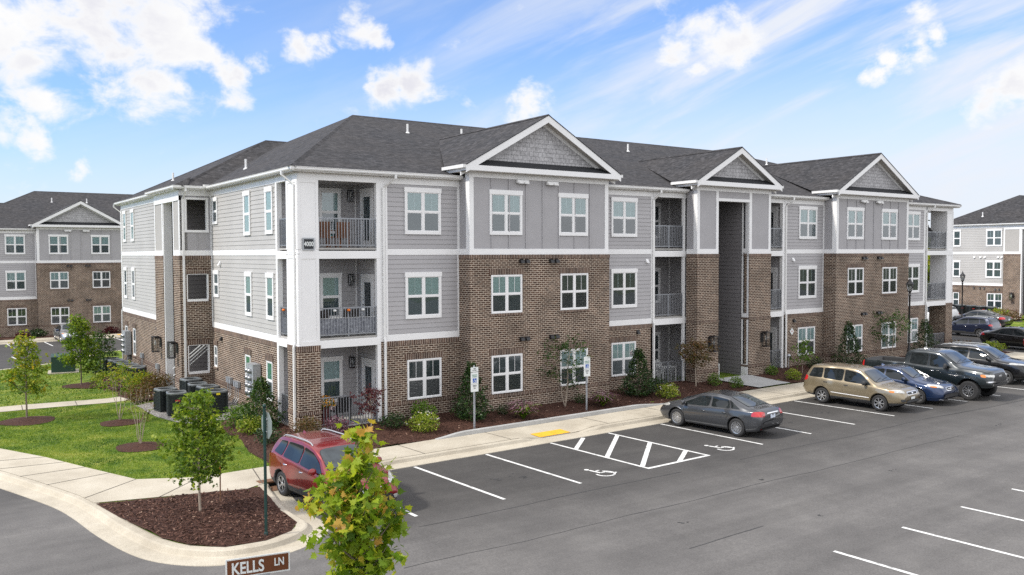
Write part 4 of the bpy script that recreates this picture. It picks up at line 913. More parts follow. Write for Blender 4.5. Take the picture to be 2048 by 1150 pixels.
    W2=[(4.75,0,'L','T'),(7.95,P0-.045,'L','B'),(11.27,P0-.045,'K','B'),(14.68,0,'K','T'),(27.54,0,'K','T'),(30.65,P0-.045,'K','B'),(33.87,P0-.045,'K','B'),(37.5,0,'K','T')]
    W1=[(4.77,-.03,'K'),(7.95,P0-.045,'K'),(11.25,P0-.045,'L'),(14.66,-.03,'L'),(27.5,-.03,'H'),(30.6,P0-.045,'L'),(33.85,P0-.045,'M'),(37.47,-.03,'M')]
    for x,y,v in W3: window(root,'T',x,y-.025 if y==0 else y,6.80,0,v)
    for x,y,v,k in W2: window(root,k,x,y-.025 if k=='T' else y-.002,3.72 if k=='T' else 3.82,0,v)
    for x,y,v in W1: window(root,'B',x,y-.002,.76,0,v)
    q=R_(-90)
    LW=[('T1',5.19,0,6.82,'M'),('T1',2.70,0,6.82,'M'),('TS',9.46,0,7.38,'D'),('T1',5.14,0,3.72,'L'),('T1',2.70,0,3.72,'L'),('TS',9.42,0,4.28,'D'),('B1',5.33,-.005,.76,'G'),('B1',2.86,-.005,.76,'G'),('BS',9.64,-.005,1.27,'D')]
    for k,y,dx,z,v in LW: window(root,k,-.025+dx,y,z,q,v)
    for y in (() if far else (20.9,22.95)):
        window(root,'T1',-1.075,y,6.80,q,'M'); window(root,'T1',-1.075,y,3.72,q,'D'); window(root,'B1',-1.085,y,.76,q,'D')
    # balcony windows, doors, lamps
    for i,z in enumerate(floors):
        window(root,'O',1.93,1.87,z+.50,0,'LLL'[i]); window(root,'O',1.02,1.87,z+.50,0,'K')
        door(root,2.955,.86,z,q,i==1); sconce(root,2.70,1.87,z+1.95,0)
        window(root,'O',18.32,1.87,z+.50,0,'K'); window(root,'O',17.3,1.87,z+.50,0,'D')
        door(root,25.575,.86,z,q,i!=0)
        door(root,40.2,1.87,z,0,True)
    for rail_x0,L_ in ((.72,2.16),(16.56,1.80),(23.70,1.78),(39.16,2.16)):
        pass
    RM={}
    def rail(x,y,z,Ln,rz):
        k=round(Ln,2)
        if k not in RM: RM[k]=keep(railing_mesh(Ln).build('balcony_railing',M['rail']))
        inst('balcony_railing',RM[k],root,(x,y,z),rz)
    for z in floors:
        z+=.02
        rail(.73,.04,z,2.14,0); rail(16.55,.04,z,1.80,0); rail(23.72,.04,z,1.77,0); rail(39.16,.04,z,2.17,0)
        rail(.05,1.01,z,.85,R_(90)); rail(42.0,1.01,z,.85,R_(90))
    for x,s in ((19.15,1),(22.85,1)): sconce(root,x+.15,P0-.045,1.95,0,SCO_L)
    for y in (10.85,13.85): sconce(root,-1.345,y,2.0,q,SCO_L)
    for x,y,z,rz,m in ((16.05,-.03,5.75,0,VENT_W),(26.35,-.03,5.75,0,VENT_W),(-.035,8.85,5.72,q,VENT_W),(15.5,-.05,2.62,0,VENT_B),(26.45,-.05,2.60,0,VENT_B),(-.05,8.75,2.55,q,VENT_B),(-1.09,15.35,5.75,q,VENT_W),(-1.09,15.0,5.75,q,VENT_W),(-1.1,15.2,2.6,q,VENT_B),(-1.1,15.55,2.6,q,VENT_B)):
        inst('vent',m,root,(x,y,z),rz)
    # roof vent pipes
    vp=MB(); vp.tube([(0,0,-.1),(0,0,.42)],.05,8); vp.lathe([(.12,-.06),(.10,.02),(.05,.05)],(0,0,0),8); VP=keep(vp.build('vent_pipe',M['gutter']))
    for x,y,z in ((8.57,8.25,11.77),(11.6,8.34,11.8),(22.92,8.64,11.9),(34.63,8.23,11.77),(1.23,9.2,9.77),(.2,17.5,9.80)): inst('vent_pipe',VP,root,(x,y,z))
    # downspouts
    dsp=[((3.50,-.33,8.9),(3.14,-.07),.2,(0,-1,0)),((16.62,-.33,8.9),(16.40,-.07),.2,(0,-1,0)),((25.98,-.33,8.9),(25.72,-.07),.25,(0,-1,0)),((39.35,-.33,8.9),(39.0,-.07),.2,(0,-1,0))]
    for t,wl,zb,n in dsp: downspout(root,t,wl,zb,n,zk=3.12)
    downspout(root,(-.33,.55,8.9),(-.06,.22),.1,(-1,0,0),zk=3.1)
    downspout(root,(-1.15,9.78,8.9),(-1.18,10.14),.1,(0,-1,0)); downspout(root,(-1.38,YE+.35,8.9),(-1.08,YE+.01),-.2,(-1,0,0),zk=3.1)
    return root
apt=empty('apartment_building',(0,0,0)); build_apartment(apt)
tag(apt,'large grey and brown brick apartment block with three front gables, 4000 on its corner','apartment building','apartment buildings of the complex')
b2=copy_tree(apt); b2.location=(-8.35,55.95,-.62)
tag(b2,'dark brick and grey apartment block beyond the lawn, behind the silver sedan')
b3=empty('apartment_building',(76.55,-2.35,-.12)); build_apartment(b3,21.0,True)
tag(b3,'pale sided apartment block with a dark passage at the right edge','apartment building','apartment buildings of the complex')
q=R_(-90)
for k,z,y,v in (('T1',6.8,19.35,'D'),('T1',3.72,19.35,'D'),('B1',.76,19.35,'D'),('T',6.8,15.75,'D'),('T',3.72,15.75,'D'),('B',.76,15.6,'D')):
    window(b3,k,-1.075-(.035 if k[0]=='B' else 0),y,z,q,v)
for y in (16.6,17.0,17.6): inst('vent',VENT_W,b3,(-1.09,y,5.75),q); inst('vent',VENT_B,b3,(-1.1,y,2.7),q)
# ------------------------------------------------------------------ vehicles
def pl(pts,x):
    if x<=pts[0][0]: return pts[0][1]
    for a,b in zip(pts,pts[1:]):
        if x<=b[0]: return lerp(a[1],b[1],(x-a[0])/(b[0]-a[0]))
    return pts[-1][1]
def smf(pts,x,w=.07,n=5):
    w=max(.004,min(w,x-pts[0][0]+.004,pts[-1][0]-x+.004))
    return sum(pl(pts,x+w*(2*i/(n-1)-1)) for i in range(n))/n
def catmull(P,k=3):
    out=[]
    for i in range(len(P)-1):
        p0=P[max(0,i-1)];p1=P[i];p2=P[i+1];p3=P[min(len(P)-1,i+2)]
        for j in range(k):
            t=j/k
            out.append(tuple(.5*(2*b+(c-a)*t+(2*a-5*b+4*c-d)*t*t+(3*b-a-3*c+d)*t**3) for a,b,c,d in zip(p0,p1,p2,p3)))
    out.append(P[-1]); return out
def car_body(S):
    Lh=S['L']/2; w=S['w']; xs=set()
    n=int(S['L']/.055)
    for i in range(n+1): xs.add(round(-Lh+S['L']*i/n,4))
    for e in (.004,.012,.03): xs.add(-Lh+e); xs.add(Lh-e)
    for xw in S['wheels']:
        for k in range(17): xs.add(round(xw+S['Ra']*math.cos(math.pi*k/16),4))
        xs.add(xw-S['Ra']-.004); xs.add(xw+S['Ra']+.004)
    for b in S.get('breaks',()): xs.add(b-.006); xs.add(b+.006)
    xs=sorted(xs); rows=[]
    mb=MB(); segm=[]
    for x in xs:
        zt=smf(S['top'],x) if not S.get('bed') or not (S['bed'][0]-.08<x<S['bed'][1]+.08) else pl(S['top'],x)
        zb=min(smf(S['belt'],x),zt-.012); z0=smf(S['bot'],x,.05)
        tf=max(0,(x-(Lh-S['nose']))/S['nose']); tr=max(0,(-x-(Lh-S['tail']))/S['tail'])
        W=w*(1-S.get('nk',.24)*tf**2.4-S.get('tk',.14)*tr**2.6)
        W+=S.get('flare',.018)*sum(math.exp(-((x-xw)/.42)**4) for xw in S['wheels'])*(1-.8*max(tf,tr))
        c=max(0,min(1,(zt-zb)/.42)); wr=W-.05-S.get('tumble',.19)*c
        za=z0
        for xw in S['wheels']:
            d=abs(x-xw)
            if d<S['Ra']: za=max(za,S['zc']+math.sqrt(max(0,S['Ra']**2-d*d)))
        h=zb-z0
        zs=[max(z0,za),max(z0+.03,za+.002),max(z0+.10,za+.006),max(z0+.28*h,za+.02),max(z0+.55*h,za+.035),max(z0+.80*h,za+.05),max(zb-.035,za+.065)]
        tuck=S.get('tuck',.05)
        bed=S.get('bed') and S['bed'][0]<x<S['bed'][1]
        P=[(0,zs[0]),(W-.16,zs[0]),(W-tuck-.015,zs[1]),(W-tuck*.6,zs[2]),(W-.004,zs[3]),(W,zs[4]),(W-.012,zs[5]),(W-.035,zs[6])]
        if bed:
            P+=[(W-.045,zb+.01),(W-.09,zb+.012),(W-.11,zb-.02),(W-.115,zb-.45),(0,zb-.45)]
            sec=[]; 
            sec=catmull(P[:8],3)+[P[8]]*2+catmull(P[8:],3)
            while len(sec)<37: sec.append(P[-1])
            sec=sec[:37]
        else:
            P+=[(W-.055,zb),
              (lerp(W-.14,wr+.045,c),lerp(zb+.5*(zt-zb),zb+.55*(zt-zb),c)),
              (lerp(W-.26,wr-.005,c),lerp(zb+.78*(zt-zb),zt-.085,c)),
              (wr*lerp(.62,.80,c),zt-.018),(0,zt)]
            sec=catmull(P,3)
        rows.append([(x,y,z) for y,z in sec]); 
    m=len(rows[0])
    full=[[(x,y,z) for x,y,z in r]+[(x,-y,z) for x,y,z in r[-2:0:-1]] for r in rows]
    k=len(full[0]); base=0
    for r in full:
        for p in r: mb.v.append(p)
    nclad=S.get('clad_seg',0)
    for i in range(len(full)-1):
        for j in range(k):
            a=i*k+j; b=i*k+(j+1)%k
            mb.f.append([a,a+k,b+k,b][::-1])
            jj=j if j<m-1 else (k-1-j)
            zmid=sum(mb.v[q][2] for q in (a,b))/2; zz=max(mb.v[a][2],mb.v[b][2])
            mi=0
            if jj<3 or (jj<6 and mb.v[a][2]>S['bot'][1][1]+.16 and False): mi=1
            elif S.get('clad') and zz<S['clad']: mi=2
            if S.get('clad_arch'):
                xm=(full[i][0][0]+full[i+1][0][0])/2
                for xw in S['wheels']:
                    if math.hypot(xm-xw,zz-S['zc'])<S['Ra']+.07 and jj>=3: mi=2
            if S.get('bed') and S['bed'][0]-.02<full[i][0][0]<S['bed'][1]-.005 and jj>=28: mi=2
            mb.m.append(mi)
    mb.f.append([i for i in range(k)]); mb.m.append(0 if not S.get('clad_end') else 0)
    mb.f.append([(len(full)-1)*k+i for i in range(k)][::-1]); mb.m.append(0)
    return mb
def decal_mesh(bvh,quad,d,n=6,off=.006,rings=5,seg=36,grow=1.0,thick=0):
    """a rounded panel lying on the bodywork: quad corners (a,b,c,d) cast along d"""
    q=[V(p) for p in quad]; d=V(d).normalized(); cen=sum(q,V())/4
    rows=[]
    for r in range(rings+1):
        row=[]
        rr=max(r/rings,.001)
        for k in range(seg):
            t=2*math.pi*k/seg; ct,st=math.cos(t),math.sin(t)
            u=math.copysign(abs(ct)**(2/n),ct)*rr*grow; v=math.copysign(abs(st)**(2/n),st)*rr*grow
            u=(u+1)/2; v=(v+1)/2
            p=q[0]*(1-u)*(1-v)+q[1]*u*(1-v)+q[2]*u*v+q[3]*(1-u)*v
            hit,nn,_,_=bvh.ray_cast(p-d*1.5,d,4)
            if hit is None: hit,nn,_,_=bvh.find_nearest(p)
            if nn.dot(d)>0: nn=-nn
            row.append(hit+nn*off*.5-d*off*.5)
        rows.append(row)
    mb=MB(); mb.grid(rows,0,True)
    if thick:
        rim=rows[-1]; mb.grid([rim,[p+d*thick for p in rim]],0,True)
    return mb
def wheel_meshes(r,wd,rim_r,spokes,style,mats):
    t=MB(); h=wd/2
    t.lathe([(rim_r,-h*.9),(rim_r+.015,-h),(r-.05,-h),(r-.012,-h*.82),(r,-h*.55),(r,h*.55),(r-.012,h*.82),(r-.05,h),(rim_r+.015,h),(rim_r,h*.9)],(0,0,0),36,0,'y')
    t.lathe([(rim_r,-h*.9),(rim_r,-h*.2),(0.0,-h*.2)],(0,0,0),24,1,'y'); t.lathe([(rim_r,h*.9),(rim_r,h*.2),(0.0,h*.2)],(0,0,0),24,1,'y')
    tm=keep(t.build('wheel',[M['tyre'],M['well']],smooth=False))
    m=MB(); y0=-h*.62
    m.lathe([(rim_r-.028,-h*.7),(rim_r-.022,-h*.93),(rim_r-.004,-h*.96),(rim_r+.002,-h*.85)],(0,0,0),36,0,'y')
    m.lathe([(0,y0-.03),(.045,y0-.028),(.06,y0-.01),(.06,y0+.03)],(0,0,0),14,0,'y')
    for i in range(spokes):
        a0=2*math.pi*i/spokes
        subs=(-.16,.16) if style=='twin' else (0,)
        for da in subs:
            a=a0+da*(1 if style!='twin' else 1)
            for s0,s1,w0,w1 in ((.045,rim_r-.015,.034 if style!='twin' else .02,.05 if style=='wide' else .024),):
                aa=a0 if style=='twin' else a
                ca,sa=math.cos(aa),math.sin(aa); cb,sb=math.cos(a),math.sin(a)
                p0=V((ca*s0,y0-.018,sa*s0)); p1=V((cb*s1,y0-.03,sb*s1)); t_=(p1-p0).normalized(); nn=V((-t_.z,0,t_.x))
                dp=V((0,.035,0))
                m.hexa([p0-nn*w0*.6,p1-nn*w1*.6,p1-nn*w1*.5+dp,p0-nn*w0*.5+dp,p0+nn*w0*.6,p1+nn*w1*.6,p1+nn*w1*.5+dp,p0+nn*w0*.5+dp])
    rm=keep(m.build('rim',mats))
    return tm,rm
def make_car(S,label,cat,loc,heading,scale,group,paint):
    root=empty(S.get('name','parked_car'),loc,heading); root.scale=(scale,)*3; tag(root,label,cat,group)
    bmb=car_body(S); body=bmb.build('body',[paint,M['well'],M['clad']],root,smooth=True)
    bm=bmesh.new(); bm.from_mesh(body.data); bmesh.ops.recalc_face_normals(bm,faces=bm.faces); bm.to_mesh(body.data)
    bvh=BVHTree.FromBMesh(bm); bm.free()
    Lh=S['L']/2
    top=lambda x:smf(S['top'],x); belt=lambda x:min(smf(S['belt'],x),top(x)-.012)
    G=S.get('glass',M['carglass'])
    def dec(name,quad,d,mat,par=root,**k):
        return decal_mesh(bvh,quad,d,**k).build(name,mat,par,smooth=k.get('thick',0)==0)
    # side windows: (x_rear_bottom, x_front_bottom, x_rear_top, x_front_top)
    for s in (1,-1):
        # one dark surround behind the panes of each side
        for i,(a,b,a2,b2) in enumerate(S['win']):
            zb=S.get('wb',.03); zt=S.get('wt',.115)
            quad=[(a,s*2,belt(a)+zb),(b,s*2,belt(b)+zb),(b2,s*2,top(b2)-zt),(a2,s*2,top(a2)-zt)]
            o=dec('side_window',quad,(0,-s,-.0),M['black'],n=S.get('wn',9),off=.005,grow=1.045)
            dec('pane',quad,(0,-s,0),G,o,n=S.get('wn',9),off=.010)
            if S.get('chrome_line'): pass
        # door gaps
        for xs_ in S['seams']:
            pts=[]
            for (x,z) in xs_:
                hit,nn,_,_=bvh.ray_cast(V((x,s*3,z)),V((0,-s,0)),5)
                if hit: pts.append(hit+V((0,s*.0025,0)))
            mb=MB()
            for p,q in zip(pts,pts[1:]):
                t=(q-p).normalized(); k=V((0,s,0)).cross(t).normalized()*.009; mb.face([p-k,q-k,q+k,p+k])
            if len(pts)>1: mb.build('door_gap',M['black'],root)
        for x in S['handles']:
            z=belt(x)-S.get('hz',.14)
            hit,nn,_,_=bvh.ray_cast(V((x,s*3,z)),V((0,-s,0)),5)
            if hit:
                mb=MB(); pr=[(-.095,0,0),(-.06,.03,.004),(.06,.03,.004),(.095,0,0)]
                rows=[[hit+V((px,s*py,dz)) for px,py,_ in pr] for dz in (-.017,-.010,.012,.017)]
                rows[0]=[V((p.x,hit.y-s*.003,p.z)) for p in rows[0]]; rows[-1]=[V((p.x,hit.y-s*.003,p.z)) for p in rows[-1]]
                mb.grid(rows); mb.build('door_handle',S.get('hmat',paint),root,smooth=True)
        # mirror
        x=S['mirror']; z=belt(x)+.10; hit,nn,_,_=bvh.ray_cast(V((x,s*3,belt(x)-.02)),V((0,-s,0)),5); y=hit.y
        mb=MB(); rows=[]
        for i in range(7):
            t=i/6; sc_=math.sin(math.pi*min(1,max(0,.12+.76*t)))**.5
            rows.append([(x+.02-.10*sc_*math.cos(a)*.75+(.02),y+s*(.04+.20*t),z+.095*sc_*S.get('mz',1)*math.sin(a)) for a in [2*math.pi*k/12 for k in range(12)]])
        mb.grid(rows,0,True); mb.face(rows[0]); mb.face(rows[-1]); mb.hexa([(x-.02,y-s*.01,z-.10),(x+.05,y-s*.01,z-.10),(x+.05,y+s*.07,z-.03),(x-.02,y+s*.07,z-.03),(x-.02,y-s*.02,z-.06),(x+.05,y-s*.02,z-.06),(x+.05,y+s*.07,z+.0),(x-.02,y+s*.07,z+.0)])
        mb.build('mirror',S.get('mmat',paint),root,smooth=True)
        # lamps
        for li,(nm,quad,d,mat,n) in enumerate(S['lamps']):
            o=dec(nm,[(p[0],s*p[1],p[2]) for p in quad],(d[0],s*d[1],d[2]),M[mat],n=n,off=.008+.004*li)
        for nm,quad,d,mat,n in S.get('side',()):
            dec(nm,[(p[0],s*p[1],p[2]) for p in quad],(d[0],s*d[1],d[2]),M[mat] if isinstance(mat,str) else mat,n=n,off=.007)
        if S.get('rails'):
            x0,x1,yy=S['rails']; pts=[]
            for i in range(15):
                x=lerp(x0,x1,i/14); hit,_,_,_=bvh.ray_cast(V((x,s*yy,3)),V((0,0,-1)),5)
                pts.append(hit+V((0,0,.045 if 0<i<14 else .0)))
            mb=MB(); mb.tube(pts,.020,7); mb.build('roof_rail',S.get('railmat',M['clad']),root,smooth=True)
    def cast(quad,d): return quad
    # windscreen and rear glass, given by (x_base, halfwidth_base, x_top, halfwidth_top)
    for nm,(xb,wb_,xt,wt_) in (('windscreen',S['ws']),('rear_window',S['rw'])):
        if nm=='rear_window' and S['rw'] is None: continue
        quad=[(xb,-wb_,3),(xb,wb_,3),(xt,wt_,3),(xt,-wt_,3)]
        d=(0,0,-1)
        o=dec(nm,quad,d,M['black'],n=8,off=.005,grow=1.03); dec('pane',quad,d,S.get('glass2',M['carglass2']),o,n=8,off=.011,rings=7)
    for fi,(nm,quad,d,mat,n) in enumerate(S['front']):
        dec(nm,quad,d,M[mat] if isinstance(mat,str) else mat,n=n,off=.008+.004*fi)
    for nm,x,y,z,sx,sy,sz,mat in S.get('boxes',()):
        mb=MB(); mb.box(x-sx,x+sx,y-sy,y+sy,z-sz,z+sz); mb.build(nm,M[mat] if isinstance(mat,str) else mat,root)
    # wipers
    xb,wb_=S['ws'][0],S['ws'][1]
    for y0,y1 in ((-.08,.5),(-.62,-.06)):
        pts=[]
        for i in range(5):
            y=lerp(y0,y1,i/4); x=xb-.05-.10*(i/4)
            hit,_,_,_=bvh.ray_cast(V((x,y,3)),V((0,0,-1)),5); pts.append(hit+V((0,0,.022)))
        mb=MB(); mb.tube(pts,.010,5); mb.build('wiper',M['black'],root)
    if S.get('antenna'):
        x,y=S['antenna']; hit,_,_,_=bvh.ray_cast(V((x,y,3)),V((0,0,-1)),5); mb=MB(); mb.hexa([hit+V(p) for p in ((-.10,-.03,-.01),(.09,-.008,-.01),(.09,.008,-.01),(-.10,.03,-.01),(-.09,-.006,.06),(-.05,-.004,.05),(-.05,.004,.05),(-.09,.006,.06))]); mb.build('antenna',paint,root,smooth=False)
    tm,rm=S['wm']; r=S['r']
    for xw in S['wheels']:
        for s in (1,-1):
            o=inst('wheel',tm,root,(xw,s*(S['w']-S.get('wi',.125)),r),R_(180) if s>0 else 0); inst('rim',rm,o)
    # dark underbody between the wheels
    ub=MB(); ub.box(-Lh+.35,Lh-.4,-S['w']+.34,S['w']-.34,S['bot'][1][1]+.02,.62); ub.build('underbody',M['well'],root)
    return root
WS=wheel_meshes(.335,.215,.225,10,'twin',M['rim']); WT=wheel_meshes(.345,.22,.225,7,'wide',M['rim']); WP=wheel_meshes(.43,.31,.25,8,'twin',M['rim']); WR=wheel_meshes(.35,.225,.235,5,'twin',M['rim']); WB=wheel_meshes(.33,.21,.22,7,'twin',M['rim'])
SEDAN=dict(L=4.56,w=.875,wheels=(-1.32,1.35),Ra=.385,zc=.335,r=.335,nose=.62,tail=.75,nk=.22,tk=.16,tumble=.20,
    top=[(-2.28,.86),(-2.25,1.02),(-2.16,1.075),(-1.86,1.10),(-1.70,1.135),(-.88,1.395),(-.42,1.44),(.08,1.435),(.40,1.375),(1.50,.975),(1.85,.89),(2.12,.81),(2.24,.735),(2.28,.60)],
    belt=[(-2.28,.84),(-2.1,.97),(-1.5,.985),(-.8,.955),(.5,.90),(1.25,.865),(1.8,.80),(2.28,.58)],
    bot=[(-2.28,.44),(-2.1,.27),(-1.7,.21),(1.7,.20),(2.05,.21),(2.2,.26),(2.28,.38)],
    win=[(-1.02,-.20,-.88,-.18),(-.10,1.20,-.10,.36),(-1.46,-1.09,-1.04,-.94)],ws=(1.34,.68,.40,.53),rw=(-1.74,.62,-.86,.51),mirror=.93,handles=(-.80,.12),
    seams=[[(-.17,.25),(-.17,.6),(-.17,.92)],[(1.0,.55),(1.02,.75),(.98,.87)],[(1.0,.55),(.93,.26)],[(-.9,.62),(-1.0,.8),(-1.06,.93)],[(-.9,.62),(-.86,.4)]],
    lamps=[('taillight',[(-2.27,.50,.78),(-1.92,.86,.80),(-1.98,.83,.99),(-2.2,.42,.965)],(.75,-.55,-.25),'red_lens',4),('headlight',[(2.12,.56,.62),(1.68,.85,.72),(1.62,.80,.84),(2.1,.5,.76)],(-.7,-.5,-.45),'lens',3),('reflector',[(-2.27,.42,.335),(-2.2,.66,.34),(-2.2,.66,.385),(-2.27,.42,.38)],(.9,-.25,0),'red_lens',4)],
    front=[('grille',[(3,-.42,.60),(3,.42,.60),(3,.38,.70),(3,-.38,.70)],(-1,0,0),'clad',5),('grille',[(3,-.55,.28),(3,.55,.28),(3,.48,.44),(3,-.48,.44)],(-1,0,0),'black',6),('trunk_trim',[(-3,-.36,.905),(-3,.36,.905),(-3,.36,.94),(-3,-.36,.94)],(1,0,0),'chrome',6),('license_plate',[(-3,-.16,.73),(-3,.16,.73),(-3,.16,.865),(-3,-.16,.865)],(1,0,0),'plate',12),('emblem',[(-3,-.045,.955),(-3,.045,.955),(-3,.045,1.01),(-3,-.045,1.01)],(1,0,-.2),'chrome',4),('bumper_insert',[(-3,-.62,.30),(-3,.62,.30),(-3,.6,.40),(-3,-.6,.40)],(1,0,0),'clad',6),('bumper_insert',[(-3,-.62,.55),(-3,.62,.55),(-3,.60,.635),(-3,-.60,.635)],(1,0,0),'clad',6)],
    antenna=(-.62,0),wm=WS)
SEDAN2=dict(SEDAN); SEDAN2.update(L=4.74,w=.91,wheels=(-1.40,1.36),Ra=.38,
    top=[(-2.37,.86),(-2.30,1.02),(-2.15,1.075),(-1.62,1.12),(-1.5,1.15),(-.80,1.42),(-.35,1.485),(.12,1.48),(.40,1.43),(1.28,1.03),(1.75,.955),(2.15,.885),(2.32,.805),(2.37,.64)],
    belt=[(-2.37,.84),(-2.1,.98),(-1.5,1.0),(-.8,.98),(.5,.94),(1.25,.91),(1.8,.84),(2.37,.62)],
    bot=[(-2.37,.44),(-2.15,.27),(-1.7,.21),(1.7,.20),(2.1,.21),(2.28,.25),(2.37,.36)],wm=WB,
    win=[(-1.0,-.24,-.82,-.22),(-.14,1.0,-.14,.34),(-1.36,-1.08,-1.0,-.88)],ws=(1.10,.68,.40,.54),rw=(-1.52,.62,-.78,.52),mirror=.74,handles=(-.82,.05),
    lamps=[SEDAN['lamps'][0],('headlight',[(2.28,.50,.70),(1.78,.87,.76),(1.62,.80,.90),(2.15,.46,.855)],(-.7,-.5,-.45),'lens',3),('turn_signal',[(2.04,.72,.74),(1.84,.84,.775),(1.80,.82,.81),(2.02,.68,.79)],(-.7,-.5,-.45),'amber',4)],
    front=[('grille',[(3,-.36,.64),(3,.36,.64),(3,.42,.80),(3,-.42,.80)],(-1,0,0),'chrome',4),('grille_mesh',[(3,-.31,.665),(3,.31,.665),(3,.36,.778),(3,-.36,.778)],(-1,0,0),'black',4),('grille_wing',[(3.02,-.26,.715),(3.02,.26,.715),(3.02,.26,.735),(3.02,-.26,.735)],(-1,0,0),'chrome',5),('emblem',[(3.05,-.08,.695),(3.05,.08,.695),(3.05,.08,.755),(3.05,-.08,.755)],(-1,0,0),'chrome',2.2),('grille',[(3,-.70,.36),(3,.70,.36),(3,.60,.52),(3,-.60,.52)],(-1,0,0),'black',5),('bumper_lip',[(3,-.78,.285),(3,.78,.285),(3,.78,.315),(3,-.78,.315)],(-1,0,0),'chrome',8),('license_plate',[(-3,-.16,.73),(-3,.16,.73),(-3,.16,.865),(-3,-.16,.865)],(1,0,0),'plate',12)])
WAGON=dict(SEDAN); WAGON.update(L=4.56,w=.89,wheels=(-1.33,1.29),Ra=.40,zc=.345,r=.345,nose=.6,tail=.4,nk=.22,tk=.12,tumble=.17,flare=.03,hz=.13,
    top=[(-2.28,.80),(-2.26,1.0),(-2.19,1.22),(-1.98,1.60),(-1.80,1.665),(-1.2,1.70),(-.3,1.71),(.15,1.68),(.40,1.60),(1.18,1.115),(1.6,1.06),(2.05,.985),(2.22,.915),(2.28,.72)],
    belt=[(-2.28,.78),(-2.2,1.08),(-1.9,1.13),(-1.0,1.09),(.5,1.02),(1.15,1.0),(1.7,.94),(2.1,.83),(2.28,.70)],
    bot=[(-2.28,.50),(-2.1,.36),(-1.7,.30),(1.7,.30),(2.0,.31),(2.2,.36),(2.28,.44)],clad=.42,wm=WT,
    win=[(-1.98,-1.34,-1.83,-1.34),(-1.25,-.40,-1.25,-.38),(-.30,.92,-.30,.36)],wt=.135,ws=(1.08,.68,.44,.57),rw=(-2.17,.58,-2.0,.52),mirror=.62,handles=(-1.15,-.20),hmat=M['clad'],mmat=M['clad'],
    seams=[[(-.345,.40),(-.345,.7),(-.345,1.04)],[(.92,.5),(.95,.75),(.90,.98)],[(-1.30,.85),(-1.3,1.08)],[(-1.05,.62),(-1.2,.78),(-1.30,.85)],[(-.98,.42),(-1.05,.62)]],
    lamps=[('taillight',[(-2.25,.56,.90),(-1.98,.86,.95),(-2.0,.83,1.16),(-2.19,.58,1.20)],(.75,-.6,-.1),'red_lens',3),('headlight',[(2.17,.50,.76),(1.72,.86,.80),(1.66,.82,.92),(2.08,.46,.90)],(-.7,-.5,-.4),'lens',3),('turn_signal',[(1.88,.80,.82),(1.70,.87,.835),(1.68,.84,.90),(1.86,.76,.89)],(-.6,-.6,-.3),'amber',3),('fog_lamp',[(2.2,.58,.50),(2.05,.74,.50),(2.05,.74,.60),(2.2,.58,.60)],(-.9,-.3,0),'clad',3)],
    front=[('grille',[(3,-.40,.74),(3,.40,.74),(3,.44,.885),(3,-.44,.885)],(-1,0,0),'chrome',5),('grille_mesh',[(3,-.36,.755),(3,.36,.755),(3,.395,.85),(3,-.395,.85)],(-1,0,0),'clad',5),('emblem',[(3.05,-.07,.785),(3.05,.07,.785),(3.05,.07,.835),(3.05,-.07,.835)],(-1,0,0),'chrome',2.2),('license_plate',[(3,-.17,.56),(3,.17,.56),(3,.17,.66),(3,-.17,.66)],(-1,0,0),'sign_white',12),('grille',[(3,-.55,.44),(3,.55,.44),(3,.50,.54),(3,-.50,.54)],(-1,0,0),'clad',5)],
    side=[('side_moulding',[(-.88,2,.545),(.85,2,.505),(.85,2,.535),(-.88,2,.575)],(0,-1,0),'trim',14)],antenna=None)
